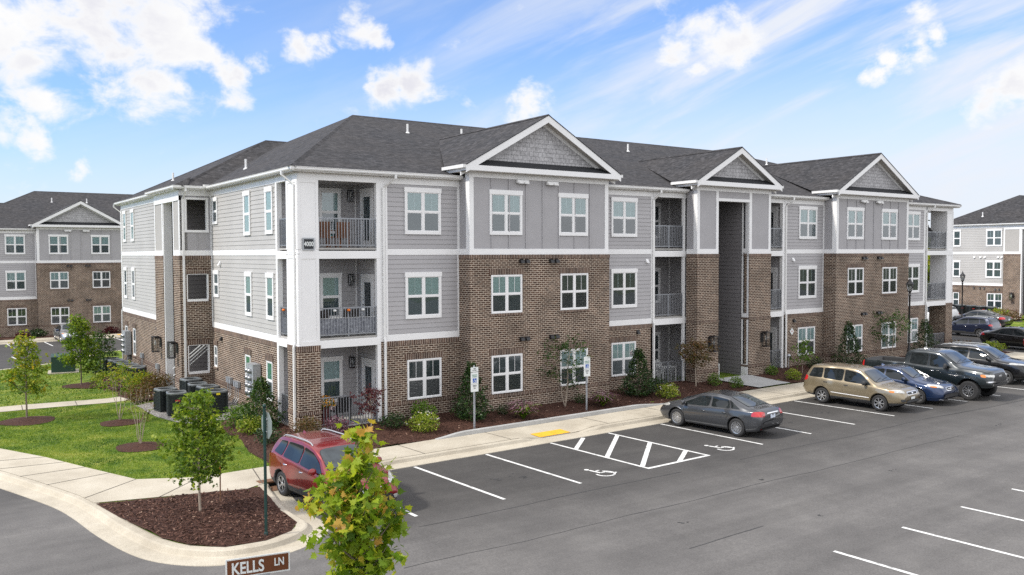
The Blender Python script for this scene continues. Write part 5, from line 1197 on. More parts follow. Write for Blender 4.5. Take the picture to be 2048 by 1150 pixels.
REDSUV=dict(WAGON); REDSUV.update(L=4.52,w=.92,wheels=(-1.30,1.39),Ra=.405,zc=.35,r=.35,nose=.7,tail=.45,nk=.23,tk=.12,tumble=.20,flare=.02,
    top=[(-2.26,.86),(-2.22,1.05),(-2.10,1.34),(-1.95,1.57),(-1.75,1.64),(-1.2,1.685),(-.4,1.69),(.02,1.66),(.30,1.585),(1.28,1.13),(1.70,1.06),(2.05,.965),(2.21,.87),(2.26,.66)],
    belt=[(-2.26,.84),(-2.15,1.13),(-1.85,1.19),(-1.0,1.11),(.5,1.02),(1.2,.98),(1.7,.92),(2.1,.79),(2.26,.64)],
    bot=[(-2.26,.50),(-2.1,.33),(-1.7,.24),(1.7,.24),(2.0,.25),(2.15,.31),(2.26,.42)],clad=.47,clad_arch=True,wm=WR,hmat=M['chrome'],mmat=None,
    win=[(-1.80,-1.30,-1.62,-1.22),(-1.22,-.34,-1.12,-.30),(-.25,1.02,-.22,.26)],wt=.125,ws=(1.20,.72,.34,.58),rw=(-2.10,.58,-1.94,.52),mirror=.74,handles=(-1.02,-.10),hz=.15,rails=(-1.70,.05,.60),railmat=M['grey_metal'],
    seams=[[(-.29,.42),(-.29,.7),(-.29,1.05)],[(1.02,.55),(1.05,.75),(1.02,.98)],[(-1.27,.95),(-1.30,1.12)],[(-.98,.62),(-1.15,.80),(-1.27,.95)],[(-.95,.45),(-.98,.62)]],
    lamps=[('taillight',[(-2.25,.56,.96),(-2.0,.88,1.0),(-1.98,.85,1.12),(-2.17,.60,1.15)],(.75,-.6,-.1),'red_lens',3),('headlight',[(2.20,.46,.76),(1.52,.87,.86),(1.48,.80,.96),(2.05,.44,.90)],(-.6,-.5,-.5),'lens',2.6),('fog_lamp',[(2.2,.52,.44),(2.05,.70,.44),(2.05,.70,.55),(2.2,.52,.55)],(-.9,-.3,0),'lens',3)],
    front=[('grille',[(3,-.40,.72),(3,.40,.72),(3,.42,.80),(3,-.42,.80)],(-1,0,0),'chrome',5),('emblem',[(3.05,-.085,.735),(3.05,.085,.735),(3.05,.085,.79),(3.05,-.085,.79)],(-1,0,0),'sign_blue',2),('grille',[(3,-.62,.40),(3,.62,.40),(3,.52,.60),(3,-.52,.60)],(-1,0,0),'black',5)],
    side=[('fender_badge',[(1.10,2,.80),(1.28,2,.80),(1.28,2,.86),(1.10,2,.86)],(0,-1,0),'chrome',3)],antenna=(-1.55,0))
BLKSUV=dict(REDSUV); BLKSUV.update(L=4.82,w=.965,wheels=(-1.42,1.48),rails=(-1.75,.1,.64),clad_arch=False,clad=.36,
    top=[(-2.41,.92),(-2.36,1.15),(-2.26,1.42),(-2.10,1.64),(-1.9,1.70),(-1.2,1.75),(-.4,1.76),(.05,1.73),(.32,1.65),(1.14,1.19),(1.7,1.13),(2.2,1.06),(2.37,.98),(2.41,.74)],
    belt=[(-2.41,.90),(-2.3,1.15),(-1.85,1.18),(-1.0,1.14),(.5,1.09),(1.1,1.07),(1.7,1.02),(2.2,.92),(2.41,.72)],
    bot=[(-2.41,.52),(-2.2,.36),(-1.7,.28),(1.7,.28),(2.1,.30),(2.3,.34),(2.41,.44)],nk=.18,
    win=[(-2.06,-1.40,-1.92,-1.36),(-1.30,-.36,-1.24,-.34),(-.27,.98,-.26,.30)],ws=(1.06,.74,.36,.60),rw=(-2.22,.6,-2.06,.54),mirror=.66,side=[('side_moulding',[(-.95,2,.545),(.95,2,.525),(.95,2,.56),(-.95,2,.58)],(0,-1,0),'chrome',14)])
PICKUP=dict(SEDAN); PICKUP.update(name='pickup_truck',L=5.88,w=1.0,wheels=(-1.72,2.02),Ra=.53,zc=.43,r=.43,nose=.5,tail=.25,nk=.13,tk=.05,tumble=.15,flare=.03,tuck=.06,wi=.13,hz=.17,bed=(-2.86,-.90),breaks=(-2.86,-.90),
    top=[(-2.94,1.30),(-2.87,1.42),(-2.865,1.43),(-.905,1.43),(-.895,1.86),(-.80,1.99),(-.5,2.06),(.10,2.07),(.55,2.04),(.80,1.96),(1.52,1.50),(1.9,1.46),(2.5,1.42),(2.83,1.36),(2.92,1.26),(2.94,.95)],
    belt=[(-2.94,1.28),(-2.87,1.39),(-.9,1.40),(.5,1.33),(1.45,1.31),(2.0,1.29),(2.7,1.20),(2.94,.90)],
    bot=[(-2.94,.74),(-2.8,.62),(-2.4,.58),(2.4,.58),(2.6,.60),(2.85,.62),(2.94,.68)],wm=WP,clad=None,
    win=[(-.66,.16,-.60,.18),(.27,1.30,.27,.78)],wt=.15,wb=.02,ws=(1.42,.76,.80,.66),rw=(-.93,.6,-.86,.55),mirror=1.0,mz=1.5,handles=(-.52,.40),hmat=M['chrome'],mmat=M['clad'],
    seams=[[(.22,.62),(.22,1.0),(.22,1.32)],[(1.34,.7),(1.36,1.0),(1.32,1.30)],[(-.88,.62),(-.88,1.0),(-.88,1.38)],[(-.72,.95),(-.74,1.2),(-.74,1.36)]],
    lamps=[('taillight',[(-2.94,.80,.98),(-2.84,.99,.98),(-2.84,.99,1.36),(-2.94,.80,1.36)],(.6,-.75,0),'red_lens',5),('headlight',[(2.86,.50,1.06),(2.55,.96,1.10),(2.52,.95,1.20),(2.84,.50,1.17)],(-.8,-.5,-.1),'lens',5),('turn_signal',[(2.68,.90,1.07),(2.52,.985,1.09),(2.50,.98,1.20),(2.66,.88,1.19)],(-.6,-.7,0),'amber',4),('fog_lamp',[(2.9,.60,.72),(2.8,.78,.72),(2.8,.78,.80),(2.9,.60,.80)],(-.9,-.2,0),'lens',4),('tow_trim',[(2.92,.52,.86),(2.7,.94,.86),(2.68,.94,.92),(2.9,.52,.92)],(-.8,-.4,0),'chrome',6)],
    front=[('grille',[(4,-.56,.84),(4,.56,.84),(4,.54,1.24),(4,-.54,1.24)],(-1,0,0),'black',7),('grille_bar',[(4.05,-.58,1.07),(4.05,.58,1.07),(4.05,.58,1.13),(4.05,-.58,1.13)],(-1,0,0),'clad',8),('emblem',[(4.1,-.17,1.065),(4.1,.17,1.065),(4.1,.17,1.135),(4.1,-.17,1.135)],(-1,0,0),'chrome',3),('grille_bar',[(4.05,-.58,.95),(4.05,.58,.95),(4.05,.58,.975),(4.05,-.58,.975)],(-1,0,0),'clad',8),('bumper_insert',[(4,-.75,.70),(4,.75,.70),(4,.75,.80),(4,-.75,.80)],(-1,0,0),'black',7),('tailgate_panel',[(-4,-.72,.95),(-4,.72,.95),(-4,.72,1.33),(-4,-.72,1.33)],(1,0,0),'clad',10)],
    side=[],antenna=(-.3,0))
P_red=paint_mat('red_paint',(.20,.004,.006),metal=.35); P_grey=paint_mat('graphite_paint',(.055,.058,.064),metal=.5,rough=.3); P_tan=paint_mat('tan_paint',(.25,.205,.135),metal=.55,rough=.32); P_blue=paint_mat('navy_paint',(.010,.026,.075),metal=.4); P_pick=paint_mat('slate_paint',(.011,.017,.020),metal=.3); P_blk=paint_mat('black_paint',(.005,.005,.006),metal=.2); P_dk=paint_mat('charcoal_paint',(.022,.023,.026),metal=.4); P_sil=paint_mat('silver_paint',(.42,.43,.45),metal=.7,rough=.3); P_wht=paint_mat('white_paint_car',(.68,.69,.70),metal=.0); P_nav=paint_mat('dark_blue_paint',(.012,.018,.045),metal=.4)
REDSUV['mmat']=P_red
BLKSUV['mmat']=P_blk; SEDAN['mmat']=P_grey; SEDAN2['mmat']=P_blue
GRP='cars parked in the lots'
def zc(x,y): return H(x,y)+.004
for sp in (SEDAN,SEDAN2,WAGON,REDSUV,BLKSUV,PICKUP): sp['wd']=1
def place(S,label,cat,x,y,hd,scale,paint,**k):
    T=dict(S); T.update(k); return make_car(T,label,cat,(x,y,zc(x,y)),R_(hd),scale,GRP,paint)
place(REDSUV,'red compact SUV with roof rails beside the mulch island','car',-1.76,-6.80,-84,.93,P_red)
place(SEDAN,'dark grey four door sedan parked nose in beside the hatched access bay','car',13.02,-6.87,97,.94,P_grey)
place(WAGON,'tan wagon with silver wheels, between the grey sedan and navy sedan','car',21.06,-7.30,-85.5,.94,P_tan)
place(SEDAN2,'navy blue sedan with a chrome winged grille backed in between tan wagon and pickup','car',23.78,-7.28,-86,.95,P_blue)
place(PICKUP,'dark slate crew cab pickup truck on big tyres','pickup truck',26.42,-7.40,-86,.95,P_pick)
place(BLKSUV,'glossy black SUV with a chrome side strip, right of the pickup','car',32.2,-6.7,-86,.96,P_blk)
# ------------------------------------------------------------------ plants
MAPLE=[(0,0),(.10,.10),(.34,.02),(.28,.20),(.50,.36),(.26,.42),(.24,.62),(.10,.60),(0,1.0),(-.10,.60),(-.24,.62),(-.26,.42),(-.50,.36),(-.28,.20),(-.34,.02),(-.10,.10)]
OVAL=[(0,0),(.26,.30),(.24,.65),(0,1.0),(-.24,.65),(-.26,.30)]
QUADL=[(0,0),(.30,.45),(0,1.0),(-.30,.45)]
class Leaves:
    def __init__(s,seed): s.mb=MB(); s.t=[]; s.r=random.Random(seed)
    def leaf(s,p,size,shape=QUADL,droop=.3,up=.35,out=None,tint=None,fold=.18):
        r=s.r
        d=V((r.gauss(0,1),r.gauss(0,1),r.gauss(0,.6)-droop)); 
        if out is not None: d+=out*1.1
        d.normalize(); n=V((r.gauss(0,.7),r.gauss(0,.7),r.gauss(up,.6)+.2)); sx=d.cross(n)
        if sx.length<1e-3: sx=V((1,0,0))
        sx.normalize(); n=sx.cross(d)
        k=size*r.uniform(.7,1.25); p=V(p)
        s.mb.face([p+d*(v*k)+sx*(u*k)+n*(abs(u)*fold*k) for u,v in shape]); s.t.append(max(0,min(1,r.random() if tint is None else r.gauss(tint,.16))))
    def build(s,name,mat,par=None): return s.mb.build(name,mat,par,tint=s.t)
LM={}
LM['maple']=leaf_mat('maple_leaf',[(.08,.155,.012),(.16,.26,.018),(.28,.37,.026),(.42,.44,.04),(.52,.30,.07)],.5)
LM['maple2']=leaf_mat('young_maple_leaf',[(.055,.115,.010),(.115,.195,.015),(.20,.28,.022),(.30,.35,.035)],.42)
LM['gold']=leaf_mat('yellowing_leaf',[(.075,.15,.012),(.17,.25,.018),(.30,.32,.024),(.42,.30,.03)],.42)
LM['dark']=leaf_mat('holly_leaf',[(.010,.026,.008),(.020,.048,.012),(.034,.070,.016),(.07,.11,.025)],.12,.35)
LM['green']=leaf_mat('shrub_leaf',[(.035,.095,.010),(.075,.15,.014),(.13,.215,.020),(.19,.28,.03)],.3)
LM['lime']=leaf_mat('lime_leaf',[(.08,.14,.015),(.17,.24,.02),(.28,.34,.03),(.45,.42,.12)],.35)
LM['myrtle']=leaf_mat('myrtle_leaf',[(.018,.045,.012),(.035,.080,.016),(.065,.12,.022),(.10,.10,.03)],.25)
LM['jmaple']=leaf_mat('red_maple_leaf',[(.035,.008,.012),(.075,.014,.020),(.12,.03,.035),(.05,.02,.02)],.3)
LM['purple']=leaf_mat('purple_leaf',[(.045,.014,.026),(.10,.035,.055),(.20,.09,.12),(.34,.22,.27)],.25)
LM['rusty']=leaf_mat('bronze_leaf',[(.05,.055,.012),(.10,.07,.022),(.16,.075,.035),(.13,.12,.02)],.3)
LM['flower']=leaf_mat('petals',[(.62,.60,.58),(.70,.66,.66),(.60,.38,.52)],.2)
LM['orange']=leaf_mat('mum_petals',[(.45,.16,.005),(.70,.32,.008),(.80,.45,.01)],.2)
LM['far']=leaf_mat('far_tree_leaf',[(.020,.045,.010),(.04,.075,.014),(.08,.11,.02),(.20,.18,.02)],.2)
def rnd_dir(r): 
    a=r.uniform(0,2*math.pi); z=r.uniform(-1,1); q=math.sqrt(1-z*z); return V((q*math.cos(a),q*math.sin(a),z))
def tree(name,label,loc,h,th,cr,nb,nl,size,mat,shape=QUADL,seed=1,bark='bark',group=None,tr=.035,stems=1,prof=None,cat='tree',scat=.17,pts=None,spread=.0,gold=None,clus=5):
    """stem(s), limbs and a crown of single leaves gathered along the limbs"""
    r=random.Random(seed); root=empty(name,loc); tag(root,label,cat,group)
    tb=MB(); tips=[]
    prof=prof or (lambda t:math.sin(math.pi*min(1,.12+.86*t))**.8)
    for s in range(stems):
        a=2*math.pi*s/stems+r.uniform(-.3,.3); k=spread*(1 if stems>1 else 0)
        P=[]; n=7
        for i in range(n):
            t=i/(n-1); P.append(V((k*math.cos(a)*t**.8+r.gauss(0,.012)*i**.7,k*math.sin(a)*t**.8+r.gauss(0,.012)*i**.7,h*.96*t-.05)))
        tb.tube(P,[tr*(1-.82*i/(n-1)) for i in range(n)],7)
        def at(z):
            t=max(0,min(.999,z/(h*.96)))*(n-1); i=int(t); return P[i].lerp(P[i+1],t-i)
        m=nb//stems
        for b in range(m):
            f=(b+r.random())/m; z=lerp(th,h*.93,f); rad=cr*prof(f)*r.uniform(.72,1.12); aa=b*2.399+r.uniform(-.4,.4)
            p0=at(z); rise=rad*r.uniform(.25,.8); 
            p1=p0+V((math.cos(aa)*rad*.55,math.sin(aa)*rad*.55,rise*.35)); p2=p0+V((math.cos(aa)*rad,math.sin(aa)*rad,rise))
            tb.tube([p0,p1,p2],[tr*.36,tr*.22,tr*.08],5)
            tips.append((p0,p1,p2,rad))
        tips.append((at(h*.75),at(h*.88),V((P[-1].x,P[-1].y,h)),cr*.3))
    if pts:
        for q in pts:
            q=V(q); p0=V((0,0,max(th,q.z-V((q.x,q.y)).length*.9-.1))); p1=p0.lerp(q,.55)+V((0,0,-.03)); tb.tube([p0,p1,q],[tr*.4,tr*.25,tr*.08],5); tips.append((p0,p1,q,V((q.x,q.y)).length+.1))
    tb.build('trunk',M[bark],root,smooth=True)
    L_=Leaves(seed+50); tot=sum(.25+t[3] for t in tips)
    for p0,p1,p2,rad in tips:
        for i in range(max(1,int(nl*(.25+rad)/tot/clus))):
            t=r.random()**.6; t=.25+.80*t
            c=(p0.lerp(p1,min(1,t*2)) if t<.5 else p1.lerp(p2,(t-.5)*2)) ; c=c+V((r.gauss(0,scat),r.gauss(0,scat),r.gauss(0,scat*.8)))*min(1,.45+rad)
            out=V((c.x,c.y,.0)); out=out.normalized()*.5 if out.length>.01 else None
            base=r.random()*.62+(.25*(c.z/h-.5))+(.45 if t>.97 and r.random()<.5 else 0)
            for j in range(clus):
                q=c+V((r.gauss(0,.05),r.gauss(0,.05),r.gauss(0,.04)))*(size/.10)
                L_.leaf(q,size,shape,out=out,tint=base)
    L_.build('crown',LM[mat],root); return root
def shrub(name,label,loc,rx,rz_,n,size,mat,seed,group=None,flowers=0,fm='flower',cone=False,shape=QUADL,cat='shrub',lump=.25):
    r=random.Random(seed); root=empty(name,loc); tag(root,label,cat,group); L_=Leaves(seed)
    ph=[r.uniform(0,6.28) for _ in range(4)]
    def surf(d):
        a=math.atan2(d.y,d.x); k=1+lump*(.5*math.sin(3*a+ph[0]+2*d.z)+.5*math.sin(5*a+ph[1]-4*d.z)); return k
    sb=MB()
    for i in range(9):
        a=i*.7+r.random(); sb.tube([(0,0,-.03),(rx*.3*math.cos(a),rx*.3*math.sin(a),rz_*.5),(rx*.65*math.cos(a),rx*.65*math.sin(a),rz_*.95)],[.014,.009,.004],4)
    if cone: sb.tube([(0,0,-.05),(0,0,rz_*1.9)],[.03,.008],5)
    sb.build('stem',M['bark'],root)
    for i in range(n):
        d=rnd_dir(r); k=surf(d)*r.random()**.38
        if cone:
            t=r.random()**1.25; z=t*rz_*2*(1+.06*math.sin(9*math.atan2(d.y,d.x)))
            w=rx*(1-.86*t**1.15)*(.62+.38*min(1,t*7))*(1+.22*math.sin(4*math.atan2(d.y,d.x)+t*17+ph[2])+.14*math.sin(t*31+ph[3]))
            dd=V((d.x,d.y,0)).normalized() if abs(d.z)<.999 else V((1,0,0)); p=dd*w*r.random()**.3+V((0,0,z+.05)); out=dd
        else:
            p=V((d.x*rx*k,d.y*rx*k,rz_+d.z*rz_*k)); out=d
            if p.z<.02: p.z=r.uniform(.02,.15)
        L_.leaf(p,size,shape,out=out*.8,droop=.0,tint=r.random()*.75+.10*(p.z/max(.1,rz_*2)))
    L_.build('foliage',LM[mat],root)
    if flowers:
        F_=Leaves(seed+9)
        for i in range(flowers):
            d=rnd_dir(r); d.z=abs(d.z); k=surf(d)*r.uniform(.92,1.08); p=V((d.x*rx*k,d.y*rx*k,rz_+d.z*rz_*k*.95))
            for j in range(4): F_.leaf(p+V((r.gauss(0,.012),r.gauss(0,.012),0)),size*.62,OVAL,out=d,droop=-.3,up=.8)
        F_.build('blossom',LM[fm],root)
    return root
def fountain(name,label,loc,rad,h,n,seed,group=None,mats=('green','purple'),cat='ornamental grass',w=.018):
    r=random.Random(seed); root=empty(name,loc); tag(root,label,cat,group)
    for part,mat,k0,k1,nn in (('foliage',mats[0],.5,.95,n),('plume',mats[1],.75,1.12,n)):
        mb=MB(); t=[]
        for i in range(nn):
            a=r.uniform(0,2*math.pi); L_=r.uniform(k0,k1); hh=h*r.uniform(.55,1.05)*L_; rr_=rad*L_*r.uniform(.5,1.05)
            pts=[]
            for s in range(6):
                q=s/5; pts.append(V((math.cos(a)*rr_*q,math.sin(a)*rr_*q,hh*(1-(1-q*1.25)**2) if q<.95 else hh*.9)))
            tg=V((-math.sin(a),math.cos(a),r.uniform(-.3,.3)))
            tt=r.random()
            s0=0 if part=='foliage' else 3
            for s in range(s0,5):
                w0=w*(1-.7*s/5)*(1 if part=='foliage' else 1.6); w1=w*(1-.7*(s+1)/5)*(1 if part=='foliage' else 1.6)
                mb.face([pts[s]-tg*w0,pts[s]+tg*w0,pts[s+1]+tg*w1,pts[s+1]-tg*w1]); t.append(tt)
        mb.build(part,LM[mat],root,tint=t)
    return root
def gz(x,y,d=.03): return (x,y,RH(x,y)+d)
# foreground maple, its top in the frame
ax=(-6.46,-18.62); gzf=H(*ax)+.12
RV=V((.819,-.574,0)); FV=V((.574,.819,0))
def fp(dx,z,dd): p=RV*dx+FV*dd; return (p.x,p.y,z-gzf)
PT=[fp(.06,4.04,.05),fp(.03,3.90,-.08),fp(.10,3.74,.10),fp(-.30,3.48,.08),fp(-.20,3.44,-.15),fp(-.08,3.52,.18),fp(-.38,3.30,-.08),fp(.18,3.60,.0),fp(.24,3.42,.12),fp(.22,3.22,-.15),fp(-.44,3.12,.10),fp(-.30,2.98,-.2),fp(.15,3.28,-.25),fp(.44,3.08,.05),fp(.36,2.92,.22),fp(.36,2.78,-.12),fp(.0,3.2,.28),fp(-.1,3.1,-.3),fp(-.16,2.74,.22),fp(-.26,2.55,-.05),fp(-.12,2.50,-.28),fp(.20,2.64,.24),fp(.16,2.56,-.24),fp(.0,2.4,.3),fp(-.28,2.30,.1),fp(.12,2.34,.0),fp(.0,2.2,-.3)]
fm_=tree('maple_tree','young maple with large yellowing green lobed leaves in front of the red SUV',(ax[0],ax[1],gzf),4.30,1.9,.24,14,2300,.125,'maple',MAPLE,seed=4,tr=.04,pts=PT,scat=.10,clus=6,prof=lambda t:.95-.75*t)
mr_=MB()
disc_o=sheet('planting_island',[(ax[0]+1.5*math.cos(a),ax[1]+1.0*math.sin(a)) for a in [2*math.pi*i/24 for i in range(24)]],lambda x,y:H(x,y)+.13,M['mulch'],.3)
# trees of the lawn
G1='young trees on the lawn'
tree('maple_tree','young maple on a pale trunk in the mulch island, beside the thin stake',(-5.02,-6.48,ISL(-5,-6.5)),2.95,.70,.72,34,4200,.095,'maple2',MAPLE,seed=11,bark='bark_lt',group=G1,tr=.034,scat=.13,prof=lambda t:(.72+.6*t if t<.35 else .93-.75*(t-.35)))
tree('maple_tree','yellowing young maple in a mulch ring at the far left of the lawn',(-7.22,9.22,RH(-7.2,9.2)+.1),3.25,.9,.82,28,2600,.10,'gold',MAPLE,seed=12,group=G1,tr=.038,scat=.15,prof=lambda t:1.0-.72*t)
tree('maple_tree','green upright maple standing behind the dark green transformer box',(-3.84,19.9,RH(-3.8,19.9)),3.55,.75,.88,34,3600,.12,'maple2',MAPLE,seed=13,group=G1,tr=.04,scat=.15,prof=lambda t:1.0-.62*t)
tree('magnolia_tree','small dark leaved tree between the upright maple and the rear wall',(-2.45,22.9,RH(-2.4,22.9)),2.45,.25,.75,24,1900,.12,'myrtle',OVAL,seed=14,group=G1,tr=.035,scat=.14)
tree('crape_myrtle','thin several stemmed sapling with yellow top in the upper mulch ring',(-4.42,6.72,RH(-4.4,6.7)+.1),2.15,.95,.55,24,1100,.075,'gold',OVAL,seed=15,bark='bark_lt',group=G1,tr=.014,stems=5,spread=.38,scat=.12)
tree('crape_myrtle','nearly bare several stemmed sapling in the mulch ring nearest the pavement',(-4.65,2.02,RH(-4.6,2)+.1),1.95,.8,.36,20,300,.07,'rusty',OVAL,seed=16,bark='bark_lt',group=G1,tr=.013,stems=6,spread=.30,scat=.10)
# small trees against the front
G2='small trees in the front bed'
tree('japanese_maple','little red leaved tree in front of the corner ground floor balcony',(2.15,-1.0,RH(2.1,-1)),1.55,.62,.52,18,1000,.07,'jmaple',MAPLE,seed=21,bark='bark_lt',group=G2,tr=.025,scat=.11)
tree('crape_myrtle','loose several stemmed tree with pale blossom before the first gable window',(10.36,-1.35,RH(10.3,-1.3)),2.75,.75,.85,22,1250,.09,'myrtle',OVAL,seed=22,bark='bark_lt',group=G2,tr=.022,stems=3,spread=.45,scat=.12)
tree('crape_myrtle','bronze green tree on one pale trunk before the left entry pier',(17.95,-1.2,RH(18,-1.2)),2.05,.95,.72,22,1700,.085,'rusty',OVAL,seed=23,bark='bark_lt',group=G2,tr=.03,scat=.13)
tree('crape_myrtle','sparse thin sapling with bright low leaves behind the tan wagon',(25.2,-1.5,RH(25.2,-1.5)),1.75,.55,.62,12,520,.11,'green',OVAL,seed=24,bark='bark_lt',group=G2,tr=.017,scat=.12,prof=lambda t:1.0-.8*t)
tree('crape_myrtle','loose green tree beside the lamp post behind the pickup bed',(32.75,-1.6,RH(32.7,-1.6)),2.75,1.1,.95,22,1300,.10,'myrtle',OVAL,seed=25,bark='bark_lt',group=G2,tr=.022,stems=3,spread=.4,scat=.14)
# clipped and natural shrubs
G3='upright hollies along the front wall'
H_=[(6.0,-1.35,.74,.98,3400,'tall dark holly behind the first accessible parking sign'),(14.3,-1.35,.80,.92,3400,'dark pointed holly left of the white garden chairs balcony'),(28.75,-1.7,.82,1.15,3200,'narrow dark holly behind the navy sedan and pickup tailgate'),(36.6,-1.35,.85,.98,2600,'dark holly at the right end of the wall, right of the lamp post'),(44.0,2.0,.85,1.15,1800,'dark conifer between the black sedan and the end of the apartment block')]
for i,(x,y,rx,rz_,n,lb) in enumerate(H_): shrub('holly_bush',lb,gz(x,y),rx,rz_,n,.085,'dark',30+i,G3,cone=True,shape=OVAL)
shrub('holly_bush','tall glossy green holly at the left side of the brick corner',gz(-.75,1.75),.82,.82,3200,.085,'myrtle',36,G3,cone=True,shape=OVAL)
G4='low shrubs in the beds'
S_=[('purple shrub with pink tips below the corner balcony rail',.95,-.85,.46,.30,900,.065,'purple',0),('dusty pink shrub at the foot of the brick corner column',.02,-.62,.50,.33,900,.07,'rusty',0),('bright yellow green spirea mound nearest the first downspout, with white blooms',3.75,-1.85,.52,.33,1100,.075,'lime',26),('dark low shrub behind the yellow green mound at the downspout',3.0,-.95,.55,.25,900,.07,'dark',0),('feathery green shrub under the ground floor window beside the downspout',4.3,-.75,.45,.36,800,.09,'green',0),('small round dark green boxwood left of the first purple grass',7.45,-1.25,.27,.19,500,.05,'dark',0),('small round dark green boxwood left of the second purple grass',11.2,-1.25,.27,.19,500,.05,'dark',0),('yellow green mound with pink blooms left of the grey sedan roof',15.25,-2.15,.50,.30,1000,.075,'lime',24),('dark green shrub under the rail of the garden chairs balcony',15.9,-.85,.45,.26,700,.07,'dark',0),('round green shrub at the left foot of the entry pier',18.9,-1.45,.34,.29,800,.06,'green',0),('round bright green shrub beside the entry path, left of it',19.5,-2.2,.32,.27,800,.06,'green',0),('round green shrub at the right foot of the entry pier',23.35,-1.1,.30,.24,700,.06,'green',0),('yellow green round shrub behind the tail of the tan wagon',23.5,-2.25,.36,.27,800,.065,'lime',0),('dark shrub under the right hand ground floor window behind the wagon',27.0,-1.0,.45,.3,700,.07,'dark',0),
('broad green shrub beside the gas meters, behind the stop sign',-1.15,2.75,.60,.38,1300,.085,'green',0),('light green shrub in front of the electric meter cabinet',-1.25,1.35,.48,.30,900,.085,'lime',0),('dark green shrub in the bed corner next to the pavement, left of the red SUV',-1.3,-.5,.42,.30,800,.07,'dark',0),('small bright green shrub behind the roof of the red SUV',1.25,-1.65,.30,.17,500,.06,'green',0),
('yellow bronze shrub behind the row of rear condensers',-2.25,14.3,.75,.42,1200,.10,'gold',0),('pink tipped bronze shrub between the two condenser groups',-1.75,12.9,.70,.42,1200,.09,'rusty',0),('purple shrub low in front of the rear condensers',-2.9,15.6,.70,.36,1000,.09,'purple',0),('bronze shrub at the edge of the gravel strip',-2.95,10.7,.55,.40,900,.09,'rusty',0),('lime green shrub at the far end of the side bed',-3.1,18.2,.6,.36,900,.10,'lime',0),('dark round shrub at the foot of the upright maple',-2.7,20.6,.5,.34,700,.09,'dark',0),
('yellow green shrub in front of the black sedan',43.4,-1.9,.7,.30,700,.11,'lime',0),('brownish shrub at the brick end pier behind the black SUV',40.0,-1.75,.8,.40,800,.10,'rusty',0)]
for i,(lb,x,y,rx,rz_,n,sz,mt,fl_) in enumerate(S_): shrub('shrub',lb,gz(x,y,.0),rx,rz_,n,sz,mt,60+i,G4,flowers=fl_)
for i,(x,y,rd,hh,lb) in enumerate([(7.75,-2.15,.72,.62,'purple tipped fountain grass right of the first accessible parking sign'),(11.75,-2.0,.70,.55,'purple tipped fountain grass right of the second accessible parking sign')]):
    fountain('fountain_grass',lb,gz(x,y),rd,hh,260,90+i,'fountain grasses in the front bed')
# planting by the left and right far buildings
for i,(x,y,mt,rx,lb) in enumerate([(-5.9,54.2,'green',.8,'green shrub before the far left brick wall, at the edge of the photo'),(-3.4,54.3,'jmaple',.5,'dark red shrub before the far left block, left of the silver sedan'),(-2.2,54.6,'dark',.7,'dark shrub before the far left block, behind the red shrub'),(3.4,54.0,'jmaple',.6,'red brown shrub before the far left block, right of the silver sedan'),(5.2,54.3,'dark',.8,'dark shrub before the far left block, near the downspout'),(70.6,10.6,'gold',1.0,'golden shrub at the end of the far right condenser row'),(70.2,9.3,'rusty',.9,'bronze shrub by the far right path'),(66.0,5.6,'gold',.9,'golden shrub on the far right lawn strip'),(65.3,3.6,'rusty',1.0,'bronze shrub at the right edge by the lawn strip')]):
    shrub('shrub',lb,(x,y,H(x,y)+.1),rx,rx*.5,420,.17,mt,120+i,'shrubs by the far buildings')
G5='trees beyond the right end of the block'
for i,(x,y,hh,lb) in enumerate([(104,36,8.6,'tall green tree seen through the right end balcony'),(112,41,10,'tree behind the tall green tree, beyond the right end balcony'),(98,33,6.5,'shorter yellowish tree beyond the right end balcony'),(108,31.5,9,'green tree close to the far right block, beyond the balcony'),(120,46,11,'farthest green tree beyond the right end balcony')]):
    tree('tree',lb,(x,y,-.5),hh,.8,3.6,30,1500,.62,'gold' if i==2 else 'far',seed=140+i,group=G5,tr=.2,scat=.7,clus=6)
# grass blades over the near lawn, bark chips in the island
gb_=MB(); gt=[]; rg=random.Random(8)
def in_poly(x,y,P):
    c=False; j=len(P)-1
    for i in range(len(P)):
        if (P[i][1]>y)!=(P[j][1]>y) and x<(P[j][0]-P[i][0])*(y-P[i][1])/(P[j][1]-P[i][1])+P[i][0]: c=not c
        j=i
    return c
LP=[(-2.0,-2.9),(-4.1,-2.97),(-5.58,-2.15),(-6.52,.18),(-7.33,2.3),(-8.38,4.5),(-9.8,7.4),(-11.7,10.6),(-8,12.1),(-4,11.85),(-3.3,10.4),(-3.1,7.2),(-2.65,5.2),(-1.9,4.0),(-1.9,2.6),(-1.78,.9),(-2.07,-.9)]
LP2=[(-11.5,13.2),(-7.8,14.0),(-3.8,13.6),(-3.1,14.6),(-3.2,17),(-4.7,19),(-4.4,20.8),(-2.6,24.6),(-1,25.5),(-1,35),(-3.5,33.6),(-6.5,32),(-9.5,31),(-14,30),(-14.5,16)]
RINGS=[(-7.2,9.25,.98),(-4.42,6.75,.72),(-4.65,2.05,.78)]
cnt=0
